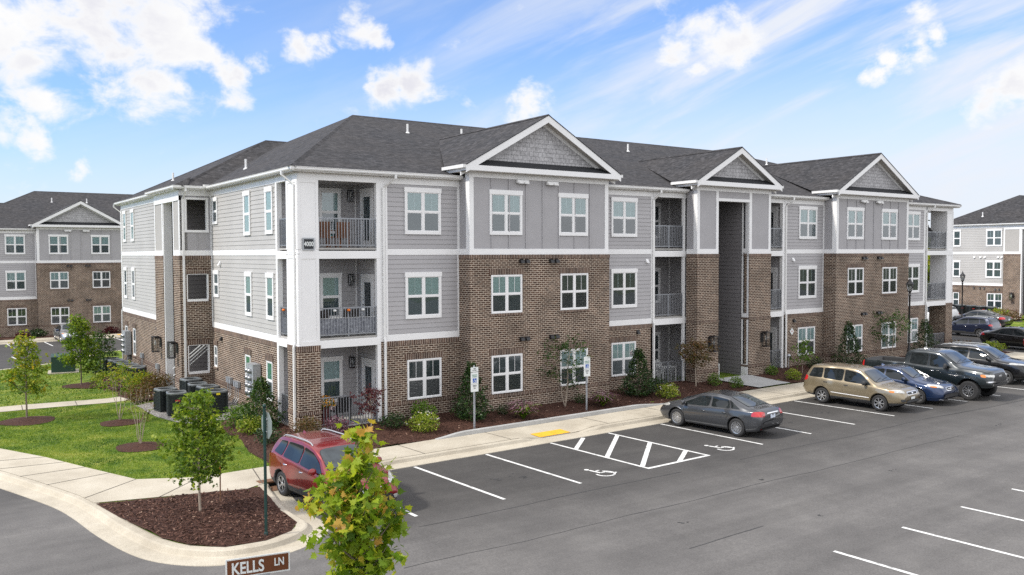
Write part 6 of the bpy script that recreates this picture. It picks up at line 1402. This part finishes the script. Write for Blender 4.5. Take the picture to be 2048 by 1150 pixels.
while cnt<52000:
    if cnt<40000: x,y=rg.uniform(-11.7,-1.7),rg.uniform(-3,12.1); P_=LP
    else: x,y=rg.uniform(-14.5,-1),rg.uniform(13.2,35); P_=LP2
    if not in_poly(x,y,P_) or any(math.hypot(x-a,y-b)<c for a,b,c in RINGS): continue
    cnt+=1; z=RH(x,y); a=rg.uniform(0,6.28); l=rg.uniform(.035,.075)*(1 if y<13 else 1.7); w=rg.uniform(.008,.014)*(1 if y<13 else 2)
    lean=V((rg.gauss(.25,.5),rg.gauss(0,.5),1)).normalized()*l; s=V((math.cos(a)*w,math.sin(a)*w,0)); p=V((x,y,z-.005))
    gb_.face([p-s,p+s,p+lean]); gt.append(max(0,min(1,.42+.75*noise.noise(V((x*.8,y*.8,1)))+.35*noise.noise(V((x*3,y*3,5)))+rg.gauss(0,.16))))
o=gb_.build('grass',M['grass_blade'],tint=gt); tag(o,'short mown grass of the lawn beside the apartment block','grass',kind='stuff')
cb_=MB(); ct=[]
IP=[(-6.9,-4.2),(-3.46,-5.08),(-3.38,-7.4),(-3.4,-8.5),(-3.7,-8.98),(-4.38,-9.28),(-5.2,-9.2),(-5.8,-8.66),(-6.2,-7.85),(-6.56,-6.2)]
def chips(n,P_,zf,sz):
    xs=[p[0] for p in P_]; ys=[p[1] for p in P_]; k=0
    while k<n:
        x,y=rg.uniform(min(xs),max(xs)),rg.uniform(min(ys),max(ys))
        if not in_poly(x,y,P_): continue
        k+=1; z=zf(x,y); a=rg.uniform(0,6.28); l=rg.uniform(.5,1.5)*sz; w=l*rg.uniform(.25,.5); t=V((math.cos(a)*l,math.sin(a)*l,rg.gauss(0,.3)*l)); s=V((-math.sin(a)*w,math.cos(a)*w,rg.gauss(0,.4)*w)); p=V((x,y,z+rg.uniform(.002,.03)))
        cb_.face([p-t-s,p+t-s*.6,p+t*1.1+s,p-t*.9+s*.8]); ct.append(min(1,abs(rg.gauss(0,.38))))
chips(7000,IP,lambda x,y:ISL(x,y)+.012,.026); chips(8000,bed_main,lambda x,y:RHm(x,y)+.005,.03); chips(2500,bed_front,lambda x,y:RHm(x,y)+.005,.035)
o=cb_.build('bark_chips',M['chip'],tint=ct); tag(o,'loose dark bark chips covering the planting beds','bark chips',kind='stuff')
# ------------------------------------------------------------------ fittings and street furniture
def text_mesh(s,size,ext=.003,font=None):
    c=bpy.data.curves.new('t','FONT'); c.body=s; c.size=size; c.extrude=ext; c.align_x='CENTER'; c.align_y='CENTER'; c.offset=size*.022
    o=bpy.data.objects.new('t',c); COL.objects.link(o); dg=bpy.context.evaluated_depsgraph_get(); me=bpy.data.meshes.new_from_object(o.evaluated_get(dg)); bpy.data.objects.remove(o); return me
def text(s,size,par,loc,rot,mat,sx=1.0,name='lettering',ext=.003):
    me=text_mesh(s,size,ext); me.materials.clear(); me.materials.append(mat); o=bpy.data.objects.new(name,me); COL.objects.link(o); o.parent=par; o.location=loc; o.rotation_euler=rot; o.scale=(sx,1,1); return o
def rbox(mb,x0,x1,y0,y1,z0,z1,r=.02,mi=0):
    """box with its vertical edges rounded"""
    prof=[]
    for cx,cy,a0 in ((x1-r,y1-r,0),(x0+r,y1-r,90),(x0+r,y0+r,180),(x1-r,y0+r,270)):
        for k in range(4): a=R_(a0+30*k); prof.append((cx+r*math.cos(a),cy+r*math.sin(a)))
    lo=[(x,y,z0) for x,y in prof]; hi=[(x,y,z1) for x,y in prof]
    mb.grid([lo,hi],mi,True); mb.face(lo[::-1],mi); mb.face(hi,mi)
# condensers
def ac_unit(hh):
    c=MB(); w=.36
    rbox(c,-w+.045,w-.045,-w+.045,w-.045,.06,hh-.04,.10)
    n=int(hh/.062)
    for i in range(1,n):
        z=.06+(hh-.12)*i/n; rbox(c,-w,w,-w,w,z-.014,z+.012,.12)
    for sx in (-1,1):
        for sy in (-1,1): c.box(sx*(w-.035)-.03,sx*(w-.035)+.03,sy*(w-.035)-.03,sy*(w-.035)+.03,.04,hh-.03)
    c.box(-w,w,-w,w,.0,.05)
    t=MB(); rows=[]
    def ring(r,z,sq):
        out=[]
        for k in range(32):
            a=2*math.pi*k/32; ca,sa=math.cos(a),math.sin(a); n_=lerp(2,7,sq); q=(abs(ca)**n_+abs(sa)**n_)**(-1/n_); out.append((r*q*ca,r*q*sa,z))
        return out
    t.grid([ring(w+.012,hh-.06,1),ring(w+.012,hh-.005,1),ring(w-.02,hh+.02,1),ring(.285,hh+.012,0),ring(.275,hh-.10,0)],0,True)
    f=MB()
    f.grid([[(.285*math.cos(a),.285*math.sin(a),hh-.13) for a in [2*math.pi*k/24 for k in range(24)]],[(.01*math.cos(a),.01*math.sin(a),hh-.13) for a in [2*math.pi*k/24 for k in range(24)]]],0,True)
    for r in (.09,.15,.21,.265): f.grid([[(rr_*math.cos(a),rr_*math.sin(a),hh+.004) for a in [2*math.pi*k/24 for k in range(24)]] for rr_ in (r-.006,r+.006)],1,True)
    for k in range(10):
        a=2*math.pi*k/10; f.face([(.07*math.cos(a)-.004*math.sin(a),.07*math.sin(a)+.004*math.cos(a),hh+.006),(.28*math.cos(a)-.004*math.sin(a),.28*math.sin(a)+.004*math.cos(a),hh+.006),(.28*math.cos(a)+.004*math.sin(a),.28*math.sin(a)-.004*math.cos(a),hh+.006),(.07*math.cos(a)+.004*math.sin(a),.07*math.sin(a)-.004*math.cos(a),hh+.006)],1)
    f.lathe([(0,0),(.07,0),(.07,.02),(0,.025)],(0,0,hh-.005),14,1)
    l=MB(); l.box(-.09,.09,-w-.014,-w+.0,hh*.62,hh*.70)
    l2=MB(); l2.box(-.07,.07,-w-.014,-w+.0,hh-.13,hh-.05)
    return keep(c.build('cabinet',M['ac'])),keep(t.build('top_grille',M['ac_top'])),keep(f.build('fan_grille',[M['well'],M['ac']])),keep(l.build('nameplate',pm('red_nameplate',(.40,.04,.03),rough=.5))),keep(l2.build('sticker',pm('yellow_sticker',(.75,.62,.02),rough=.5)))
AC=ac_unit(.86)
def ac(x,y,z,rz,label,group,plate=0,k=1.0,lab=True):
    o=empty('air_conditioner',(x,y,z),rz); tag(o,label,'air conditioner',group); o.scale=(k,k,k)
    inst('cabinet',AC[0],o); inst('top_grille',AC[1],o); inst('fan_grille',AC[2],o)
    if plate&1: inst('nameplate',AC[3],o)
    if plate&2: inst('sticker',AC[4],o)
GA='condensers along the left side of the block'
for i,(x,y,p_,lb) in enumerate([(-2.42,8.35,0,'leftmost dark condenser of the near gravel group'),(-2.28,7.15,1,'condenser second from the left at the front of the gravel group'),(-1.22,9.15,0,'rear condenser of the gravel group, nearest the brick bump'),(-1.20,8.2,0,'condenser in the back row of the gravel group, second from the bump'),(-1.08,7.15,2,'condenser in the back row with a yellow sticker behind it'),(-1.10,5.85,2,'rightmost condenser of the gravel group, nearest the meter cabinet')]): ac(x,y,RH(x,y)+.03,R_(8*(-1)**i),lb,GA,p_)
for i,(x,y,p_,lb) in enumerate([(-1.95,22.7,0,'farthest condenser of the rear row'),(-1.95,21.3,0,'second farthest condenser of the rear row'),(-1.95,19.95,0,'third condenser from the far end of the rear row'),(-1.95,18.7,0,'fourth condenser from the far end of the rear row'),(-1.95,17.6,0,'fifth condenser of the rear row, next to the nearest one'),(-1.90,16.2,1,'nearest condenser of the rear row, with a red nameplate')]): ac(x,y,RH(x,y)+.03,R_(-20 if p_ else 0),lb,GA,p_)
for i,(x,y) in enumerate([(74.6,17.2),(74.4,16.0),(74.2,14.8),(73.9,13.7),(73.6,12.6)]): ac(x,y,H(x,y)+.15,R_(-40),'dark condenser in the row along the far right block, %s'%['behind the lamp post','second from the lamp post','the middle one','second from its right end','the rightmost one'][i],'condensers along the far right block',1,1.05)
# electric meter cabinets, gas meters
def meter(x,y,z,rz,label,sc_=1.0):
    o=empty('meter_cabinet',(x,y,z),rz); tag(o,label,'meter cabinet','meter cabinets on the left wall'); o.scale=(sc_,)*3
    b=MB(); b.box(-.36,.36,-.30,0,0,1.25); b.box(-.37,.37,-.31,-.0,1.25,1.27); b.build('cabinet',M['grey_metal'],o)
    m=MB()
    for i in range(2):
        for j in range(4): m.lathe([(0,-.13),(.075,-.125),(.085,-.06),(.10,-.05),(.10,0)],(-.15+.28*i,-.30,.20+.27*j),14,0,'y')
    m.build('meter_dial',pm('dial_grey',(.20,.21,.22),rough=.25,metal=.4,var=.3,scale=12),o,smooth=True)
    c=MB(); c.tube([(.10,-.12,0),(.10,-.12,-.95)],.035,7); c.build('conduit',M['grey_metal'],o)
meter(-.06,4.15,.72,R_(-90),'grey electric meter cabinet beside the green curtained window, near the front corner')
meter(-1.12,22.05,.72,R_(-90),'smaller looking grey meter cabinet at the rear left downspout')
def disconnect(x,y,z,n,label,grp):
    o=empty('disconnect_box',(x,y,z),R_(-90)); tag(o,label,'electric box',grp)
    b=MB(); c=MB()
    for i in range(n):
        u=(i-(n-1)/2)*.22; b.box(u-.07,u+.07,-.11,0,-.12,.10); b.box(u-.075,u+.075,-.125,0,.10,.115); c.tube([(u,-.05,-.12),(u,-.06,-.55),(u+.06,-.2,-.72)],.014,5)
    b.build('box',M['grey_metal'],o); c.build('conduit',M['grey_metal'],o)
disconnect(-.05,7.6,.95,3,'three small grey disconnect boxes nearest the small low window','small boxes on the left wall'); disconnect(-.05,6.6,.90,3,'three small grey disconnect boxes beside the green curtained window','small boxes on the left wall')
disconnect(-1.10,18.9,.95,2,'pair of grey boxes on the rear brick wall beside the narrow window','small boxes on the left wall'); disconnect(-1.36,14.3,.9,2,'pair of grey boxes on the brick pier left of the passage','small boxes on the left wall')
# transformer
o=empty('transformer_box',(-3.62,27.95,RH(-3.6,27.9)),R_(-8)); tag(o,'dark green metal transformer box on a concrete pad on the far lawn','transformer')
b=MB(); rbox(b,-.62,.62,-.6,.55,.08,.98,.03); b.hexa([(-.64,-.64,.98),(.64,-.64,.98),(.64,.58,1.03),(-.64,.58,1.03),(-.62,-.58,1.02),(.62,-.58,1.02),(.62,.55,1.08),(-.62,.55,1.08)]); b.build('cabinet',M['green_metal'],o)
b=MB(); b.box(-.8,.8,-.8,.7,-.1,.09); b.build('pad',M['concrete'],o); b=MB(); b.box(.38,.56,-.612,-.60,.72,.86); b.build('sticker',M['sign_white'],o)
# stop sign seen from behind
o=empty('stop_sign',(-4.27,-9.02,ISL(-4.27,-9.0)-.03),R_(0)); tag(o,'back of an octagonal sign on a tall dark green post in the mulch island','sign')
b=MB(); b.tube([(0,0,0),(0,0,2.92)],.033,10); b.lathe([(0,0),(.045,.0),(.03,.07),(0,.08)],(0,0,2.90),10); b.lathe([(.045,0),(.045,.10),(.034,.12)],(0,0,.0),10); b.lathe([(.04,0),(.04,.04)],(0,0,.45),10); b.build('post',M['post_green'],o,smooth=True)
az=R_(38)
b=MB(); 
for k,(r_,y_) in enumerate(((.38,0),(.38,-.006))): pass
oc=[(.315*math.cos(R_(22.5+45*i)),.315*math.sin(R_(22.5+45*i))) for i in range(8)]
nn=V((math.cos(R_(3)),math.sin(R_(3)),0)); tt=V((-nn.y,nn.x,0))
fr_=[V((0,0,2.50))+nn*.045+tt*x+V((0,0,z)) for x,z in oc]; bk=[p+nn*.006 for p in fr_]
b.face(fr_); b.grid([fr_,bk],0,True); b.face(bk[::-1],1); b.build('plate',[M['sign_back'],pm('stop_red',(.35,.01,.015),rough=.4)],o)
b=MB()
for z in (2.36,2.64): b.tube([V((0,0,z))-tt*.06+nn*.03,V((0,0,z))+tt*.06+nn*.03],.014,6)
b.build('bracket',M['galv'],o)
# tree stake
o=empty('tree_stake',(-4.38,-5.92,ISL(-4.4,-5.9)-.02)); tag(o,'thin dark metal stake standing right of the island maple trunk','stake'); b=MB(); b.tube([(0,0,0),(.01,0,.98)],.017,6); b.build('rod',M['rust'],o); b=MB(); b.lathe([(.021,0),(.021,.05)],(.01,0,.84),8); b.build('clip',M['orange'],o)
# street-name sign
hd=R_(-11); o=empty('street_name_sign',(-7.10,-17.09,H(-7,-17)),hd); tag(o,'brown KELLS LN street name blade with white border on a green post','street sign')
b=MB(); b.tube([(0,.02,0),(0,.02,2.30)],.035,10); b.build('post',M['post_green'],o,smooth=True)
W_,Hh_=.775,.245; zc_=2.545
b=MB(); rbox(b,-W_/2,W_/2,-.004,.004,zc_-Hh_/2,zc_+Hh_/2,.003,0); b.build('blade',M['sign_white'],o)
b=MB(); b.box(-W_/2+.018,W_/2-.018,-.0062,-.0042,zc_-Hh_/2+.018,zc_+Hh_/2-.018); b.build('blade_face',M['sign_brown'],o)
text('KELLS',.205,o,(-.125,-.0085,zc_-.012),(R_(90),0,0),M['sign_white'],.74,ext=.0012); text('LN',.135,o,(.255,-.0085,zc_+.008),(R_(90),0,0),M['sign_white'],.74,ext=.0012)
b=MB(); b.box(-.14,.14,-.016,.016,zc_-Hh_/2-.035,zc_-Hh_/2+.006); b.lathe([(0,0),(.05,0),(.04,.06),(.02,.085)],(0,.02,zc_-Hh_/2-.12),10); b.build('bracket',M['grey_metal'],o)
b=MB(); b.box(-.004,.004,-.40,.40,zc_-Hh_/2-.345,zc_-Hh_/2-.10); b.build('cross_blade',M['sign_white'],o)
b=MB(); b.box(-.0065,-.0042,-.38,.38,zc_-Hh_/2-.325,zc_-Hh_/2-.12); b.box(.0042,.0065,-.38,.38,zc_-Hh_/2-.325,zc_-Hh_/2-.12); b.build('blade_face',M['sign_brown'],o)
text('WALLS',.15,o,(-.0085,.0,zc_-Hh_/2-.215),(R_(90),0,R_(-90)),M['sign_white'],.8,ext=.001)
# accessible parking signs
def hc_sign(x,y,label,extra):
    z0=RH(x,y)-.02; o=empty('parking_sign',(x,y,z0),R_(-3)); tag(o,label,'parking sign','accessible parking signs')
    b=MB(); b.box(-.03,.03,-.008,.008,0,2.3 if extra else 2.12); b.box(-.03,-.022,-.03,0,0,2.1); b.box(.022,.03,-.03,0,0,2.1); b.build('post',M['galv'],o)
    b=MB(); rbox(b,-.152,.152,-.046,-.038,1.38,2.06 if extra else 2.15,.003); 
    b.build('plate',M['sign_white'],o)
    q=-.048; b=MB(); b.box(-.075,.075,q-.002,q+.001,1.70,1.85); b.build('symbol_panel',M['sign_blue'],o)
    b=MB(); 
    for k in range(9):
        a0,a1=R_(150+27*k),R_(150+27*(k+1)); b.face([(r_*math.cos(a),q-.0035,1.752+r_*math.sin(a)) for r_,a in ((.033,a0),(.033,a1),(.045,a1),(.045,a0))])
    b.box(-.010,.006,q-.004,q-.0025,1.765,1.815); b.face([(.016*math.cos(a)-.004,q-.0035,1.830+.012*math.sin(a)) for a in [k*.785 for k in range(8)]]); b.box(.0,.035,q-.004,q-.0025,1.772,1.785); b.box(-.002,.035,q-.004,q-.0025,1.765,1.772); b.box(.030,.052,q-.004,q-.0025,1.718,1.772); b.build('symbol',M['sign_white'],o)
    text('RESERVED',.050,o,(0,q-.001,1.965),(R_(90),0,0),M['sign_green'],.92,ext=.001); text('PARKING',.050,o,(0,q-.001,1.905),(R_(90),0,0),M['sign_green'],.95,ext=.001)
    b=MB(); b.box(-.14,.14,q-.001,q+.001,1.650,1.656); b.build('rule',M['sign_black'],o)
    text('MAXIMUM',.036,o,(0,q-.001,1.60),(R_(90),0,0),M['sign_black'],.95,ext=.001); text('PENALTY',.036,o,(0,q-.001,1.555),(R_(90),0,0),M['sign_black'],.95,ext=.001); text('$250',.042,o,(0,q-.001,1.50),(R_(90),0,0),M['sign_black'],1,ext=.001)
    if extra:
        b=MB(); rbox(b,-.152,.152,-.046,-.038,2.08,2.24,.003); b.build('plate',M['sign_white'],o)
        text('VAN',.05,o,(0,q-.001,2.19),(R_(90),0,0),M['sign_black'],1,ext=.001); text('ACCESSIBLE',.034,o,(0,q-.001,2.135),(R_(90),0,0),M['sign_black'],1,ext=.001)
hc_sign(5.42,-2.42,'blue accessible parking sign with an extra top plate, before the tall holly',True); hc_sign(10.75,-2.18,'white and blue accessible parking sign without a top plate, beside the blossoming tree',False)
# house number
o=empty('address_sign',(.345,-.045,6.43),0); tag(o,'black 4000 number plate in a grey frame on the white corner column','number sign')
b=MB(); b.box(-.21,.21,-.03,0,-.21,.21); b.build('frame',M['grey_metal'],o); b=MB(); b.box(-.165,.165,-.036,-.03,-.165,.165); b.build('plate',M['sign_black'],o); text('4000',.21,o,(0,-.037,-.005),(R_(90),0,0),M['sign_white'],.80,ext=.002)
o=empty('hazard_sign',(26.28,-.05,2.05),0); tag(o,'small white diamond sign on the brick beside the right downspout','sign'); b=MB(); b.hexa([(0,-.012,-.19),(.17,-.012,0),(.17,0,0),(0,0,-.19),(-.17,-.012,0),(0,-.012,.19),(0,0,.19),(-.17,0,0)]); b.build('plate',M['sign_white'],o); text('FR',.10,o,(0,-.014,0),(R_(90),0,0),pm('sign_red',(.4,.02,.02)),1,ext=.001)
# street lamps
def lamp(x,y,z,h,label):
    o=empty('street_lamp',(x,y,z)); tag(o,label,'street lamp','black street lamps')
    b=MB(); b.lathe([(0,0),(.20,0),(.20,.08),(.15,.12),(.13,.45),(.10,.55),(.085,.75),(.065,.85),(.05,1.0),(.048,h-.62),(.075,h-.60),(.075,h-.55),(.05,h-.52),(.06,h-.42),(.10,h-.36),(.12,h-.33)],(0,0,0),14); b.build('post',M['black'],o,smooth=True)
    b=MB()
    for k in range(6):
        a=math.pi/3*k; b.tube([(.10*math.cos(a),.10*math.sin(a),h-.34),(.18*math.cos(a),.18*math.sin(a),h+.02)],.012,5)
    b.lathe([(.20,0),(.215,.02),(.13,.14),(.05,.24),(.045,.28),(.02,.32),(.015,.40),(0,.42)],(0,0,h+.01),12); b.build('lantern_frame',M['black'],o)
    b=MB(); b.lathe([(.095,-.34),(.17,.01)],(0,0,h),6); b.build('lamp_glass',M['lampglass'],o); b=MB(); b.lathe([(0,-.3),(.04,-.28),(.045,-.1),(0,-.06)],(0,0,h),8); b.build('bulb',M['plastic'],o)
lamp(33.86,-2.0,RH(33.9,-2),4.28,'black lantern lamp post standing behind the bed of the pickup')
lamp(56.1,6.5,H(56,6.5)+.1,4.30,'black lantern lamp post in front of the far right block')
# storm inlet in the curb
o=empty('storm_inlet',(-2.35,-4.62,H(-2.3,-4.6)),0); tag(o,'rusty iron curb inlet between the island and the red SUV','storm drain')
b=MB(); b.box(-.62,.62,-.06,.25,.125,.165); b.box(-.62,-.55,-.05,.2,0,.125); b.box(.55,.62,-.05,.2,0,.125); b.box(-.02,.02,-.05,.2,0,.125); b.build('hood',M['rust'],o); b=MB(); b.box(-.55,.55,-.03,.2,.0,.125); b.box(-.6,.6,-.5,-.05,.0,.028); b.build('throat',[M['well']],o); b=MB(); b.box(-.6,.6,-.55,-.08,.0,.034); b.build('grate',M['rust'],o)
# ------------------------------------------------------------------ things on the balconies
def chair_adirondack(x,y,z,rz,label,mat,grp):
    o=empty('garden_chair',(x,y,z),rz); tag(o,label,'chair',grp)
    b=MB(); b.hexa([(-.27,-.30,.36),(.27,-.30,.36),(.27,.22,.28),(-.27,.22,.28),(-.27,-.30,.385),(.27,-.30,.385),(.27,.22,.305),(-.27,.22,.305)]); b.build('seat',mat,o)
    b=MB()
    for i in range(5):
        u=(i-2)*.105; hh=.95-.07*abs(i-2)**1.3; b.hexa([(u-.046,.20,.28),(u+.046,.20,.28),(u+.046,.225,.28),(u-.046,.225,.28),(u-.046,.42,hh),(u+.046,.42,hh),(u+.046,.44,hh),(u-.046,.44,hh)])
    b.build('backrest',mat,o)
    for s in (-1,1):
        b=MB(); b.box(s*.33-.06,s*.33+.06,-.36,.32,.55,.575); b.build('armrest',mat,o)
        for y_ in (-.30,.24):
            b=MB(); b.box(s*.31-.035,s*.31+.035,y_-.03,y_+.03,0,.55); b.build('leg',mat,o)
GC='white garden chairs on the ground floor balcony'
chair_adirondack(17.0,.72,.14,R_(20),'white plastic garden chair at the left of the ground floor balcony table',M['plastic'],GC); chair_adirondack(18.0,.95,.14,R_(-12),'white plastic garden chair at the right of the ground floor balcony table',M['plastic'],GC)
def table(x,y,z,w,d,h,label,mat):
    o=empty('table',(x,y,z)); tag(o,label,'table'); b=MB(); b.box(-w,w,-d,d,h-.04,h); b.build('tabletop',mat,o)
    for sx in (-1,1):
        for sy in (-1,1): b=MB(); b.box(sx*(w-.05)-.025,sx*(w-.05)+.025,sy*(d-.05)-.025,sy*(d-.05)+.025,0,h-.04); b.build('leg',mat,o)
table(17.75,.42,.14,.45,.22,.72,'white table behind the rail of the garden chairs balcony',M['plastic'])
def patio_chair(x,y,z,rz,label,fr_,cu,grp):
    o=empty('patio_chair',(x,y,z),rz); tag(o,label,'chair',grp)
    b=MB(); b.box(-.28,.28,-.28,.28,.34,.40); b.build('seat_frame',fr_,o); b=MB(); rbox(b,-.25,.25,-.25,.25,.40,.50,.05); b.build('cushion',cu,o)
    b=MB(); b.hexa([(-.28,.24,.40),(.28,.24,.40),(.28,.29,.40),(-.28,.29,.40),(-.28,.34,.90),(.28,.34,.90),(.28,.38,.90),(-.28,.38,.90)]); b.build('backrest',fr_,o)
    for s in (-1,1):
        b=MB(); b.box(s*.29-.025,s*.29+.025,-.28,.30,.58,.61); b.build('armrest',fr_,o)
        for y_ in (-.26,.26): b=MB(); b.box(s*.27-.022,s*.27+.022,y_-.022,y_+.022,0,.58); b.build('leg',fr_,o)
TE=pm('teal_cushion',(.02,.12,.13),rough=.9); DB=pm('dark_wicker',(.03,.024,.02),rough=.7,var=.3,scale=60); PK=pm('pink_cushion',(.45,.33,.36),rough=.9)
GP='patio chairs on the corner balconies'
patio_chair(1.15,.85,6.32,R_(170),'brown wooden chair on the third floor corner balcony, nearer the column',M['wood'],DB,GP); patio_chair(1.85,.95,6.32,R_(190),'brown wooden chair with a teal cushion on the third floor corner balcony',M['wood'],TE,GP)
patio_chair(1.05,.9,3.22,R_(180),'dark chair with teal cushion behind the privacy screen, left of the table',DB,TE,GP); patio_chair(2.2,.95,3.22,R_(175),'dark chair with teal cushion behind the privacy screen, right of the table',DB,TE,GP)
table(1.6,.65,3.22,.30,.28,.62,'small white table on the second floor corner balcony',M['plastic'])
patio_chair(1.75,.72,.14,R_(185),'black chair with a pink pillow on the ground floor corner balcony',M['black'],PK,GP)
# privacy screen on the second floor rail
o=empty('privacy_screen',(0,0,3.24)); tag(o,'grey printed screen tied behind the second floor corner rail','balcony screen'); b=MB(); b.face([(.74,.075,.08),(2.86,.075,.08),(2.86,.075,.62),(.74,.075,.62)]); SP=ramp_mat('screen_print',[(.35,(.13,.14,.17)),(.5,(.22,.23,.26)),(.65,(.36,.38,.42))],9,detail=6,bump=0); b.build('cloth',SP,o); b=MB(); b.face([(.085,1.02,.08),(.085,1.85,.08),(.085,1.85,.62),(.085,1.02,.62)]); b.build('cloth',SP,o); b=MB(); b.tube([(.74,.06,.63),(2.86,.06,.63)],.008,5); b.build('top_cord',M['plastic'],o)
for i,(x,y,c,lb) in enumerate([(1.28,-.01,'plastic','white pumpkin trinket on the second floor rail, nearer the column'),(1.80,-.01,'orange','orange pumpkin trinket at the middle of the second floor rail'),(2.34,-.01,'plastic','white pumpkin trinket on the second floor rail, nearer the downspout'),(.0,1.45,'orange','orange pumpkin trinket on the short side rail of the second floor')]):
    o=empty('pumpkin_trinket',(x,y,4.14)); tag(o,lb,'ornament','pumpkin trinkets on the rail'); b=MB(); b.lathe([(0,-.045),(.045,-.035),(.062,0),(.045,.035),(0,.04)],(0,0,0),12); b.build('pumpkin',M[c],o,smooth=True); b=MB(); b.tube([(0,0,-.04),(.01,0,-.16)],.006,4); b.build('ribbon',M['black'],o)
# chrysanthemum in its pot
o=empty('flower_pot',(.98,.28,.14)); tag(o,'pot of orange yellow chrysanthemums behind the ground floor corner rail','flower pot'); b=MB(); b.lathe([(0,0),(.15,0),(.20,.36),(.17,.36)],(0,0,.30),14); b.box(-.2,.2,-.2,.2,0,.30); b.build('pot',pm('plum_pot',(.10,.02,.02)),o); L_=Leaves(5)
for i in range(420):
    d=rnd_dir(L_.r); d.z=abs(d.z); p=V((d.x*.36,d.y*.36,.70+d.z*.30)); L_.leaf(p,.055,OVAL,out=d,droop=-.4,up=.9)
L_.build('blossom',LM['orange'],o); L_=Leaves(6)
for i in range(220):
    d=rnd_dir(L_.r); d.z=abs(d.z); L_.leaf(V((d.x*.33,d.y*.33,.64+d.z*.26)),.06,OVAL,out=d)
L_.build('foliage',LM['green'],o)
# umbrella on the top right balcony and a table
o=empty('balcony_umbrella',(40.75,.95,6.32)); tag(o,'half folded black umbrella on the top balcony at the right end','umbrella'); b=MB(); b.tube([(0,0,0),(.02,0,1.55)],.02,6); b.build('pole',M['black'],o); b=MB(); n=10; rows=[]
for t in range(6):
    q=t/5; rows.append([((.03+.50*q**1.3*(1+.18*(-1)**k))*math.cos(2*math.pi*k/n)+.12*q,(.03+.50*q**1.3*(1+.18*(-1)**k))*math.sin(2*math.pi*k/n),1.56-.85*q**1.1) for k in range(n)])
b.grid(rows,0,True); b.build('canopy',pm('dark_cloth',(.02,.018,.02),rough=.9),o)
patio_chair(40.4,.8,3.22,R_(200),'dark chair on the second floor balcony at the right end',DB,PK,GP)
# gas pipe by the right downspout
o=empty('gas_valve',(25.95,-.12,.75)); tag(o,'small grey valve on the brick right of the right downspout','valve'); b=MB(); b.lathe([(0,0),(.09,.02),(.11,.08),(.06,.16),(0,.17)],(0,0,0),10); b.tube([(0,0,0),(0,0,-.7)],.02,6); b.build('body',M['galv'],o)
# ------------------------------------------------------------------ far cars
place(SEDAN2,'silver sedan parked nose out in front of the far left block','car',-.35,50.4,-88,.98,P_sil)
place(SEDAN,'black sedan with chrome window line behind the black SUV, beyond the end bed','car',47.75,-1.55,-91,.98,P_blk)
place(REDSUV,'dark blue SUV facing away in the right hand lot, behind the black sedan','car',53.9,4.8,89,.88,P_nav,mmat=P_nav)
place(SEDAN2,'charcoal sedan facing the far right condensers','car',61.9,8.0,90,.98,P_dk)
place(BLKSUV,'white SUV seen under the right end balcony','car',61.3,12.1,90,.98,P_wht,mmat=P_wht)
place(SEDAN2,'red car whose tail just shows at the right edge of the photo','car',46.3,-5.0,-88,.98,P_red)
# lawn strip and paths of the right hand side
sheet('far_lawn',[(59.5,3.3),(63,7.6),(68,9.6),(69,7),(66,2.5),(62,-3)],lambda x,y:H(x,y)+.14,M['lawn'],1.5)
sheet('far_path',[(58.4,2.8),(62.6,8.4),(67,12.0),(70,19),(72.8,19),(72.6,9.3),(69.3,9.5),(63.2,7.2),(59.9,2.6)],lambda x,y:H(x,y)+.155,M['concrete'],1.5)
sheet('far_bed',[(72.6,19),(75.8,19),(75.8,4),(71.5,6),(72.6,9.3)],lambda x,y:H(x,y)+.13,M['mulch'],1.5)
sheet('far_path',[(-12,51.7),(30,51.7),(30,53.3),(-12,53.3)],lambda x,y:H(x,y)+.15,M['concrete'],2.0)
sheet('far_bed',[(-12,53.3),(30,53.3),(30,56.2),(-12,56.2)],lambda x,y:H(x,y)+.17,M['mulch'],2.0)
sweep('curb',[V((30-i,51.65)) for i in range(43)],CURB,H,M['concrete'])
yp=MB(); yp.box(3.6,5.0,51.75,52.5,H(4,52)+.155,H(4,52)+.163); o=yp.build('tactile_pad',M['yellow']); tag(o,'yellow tactile pad far left, half hidden behind the upright maple','tactile pad')
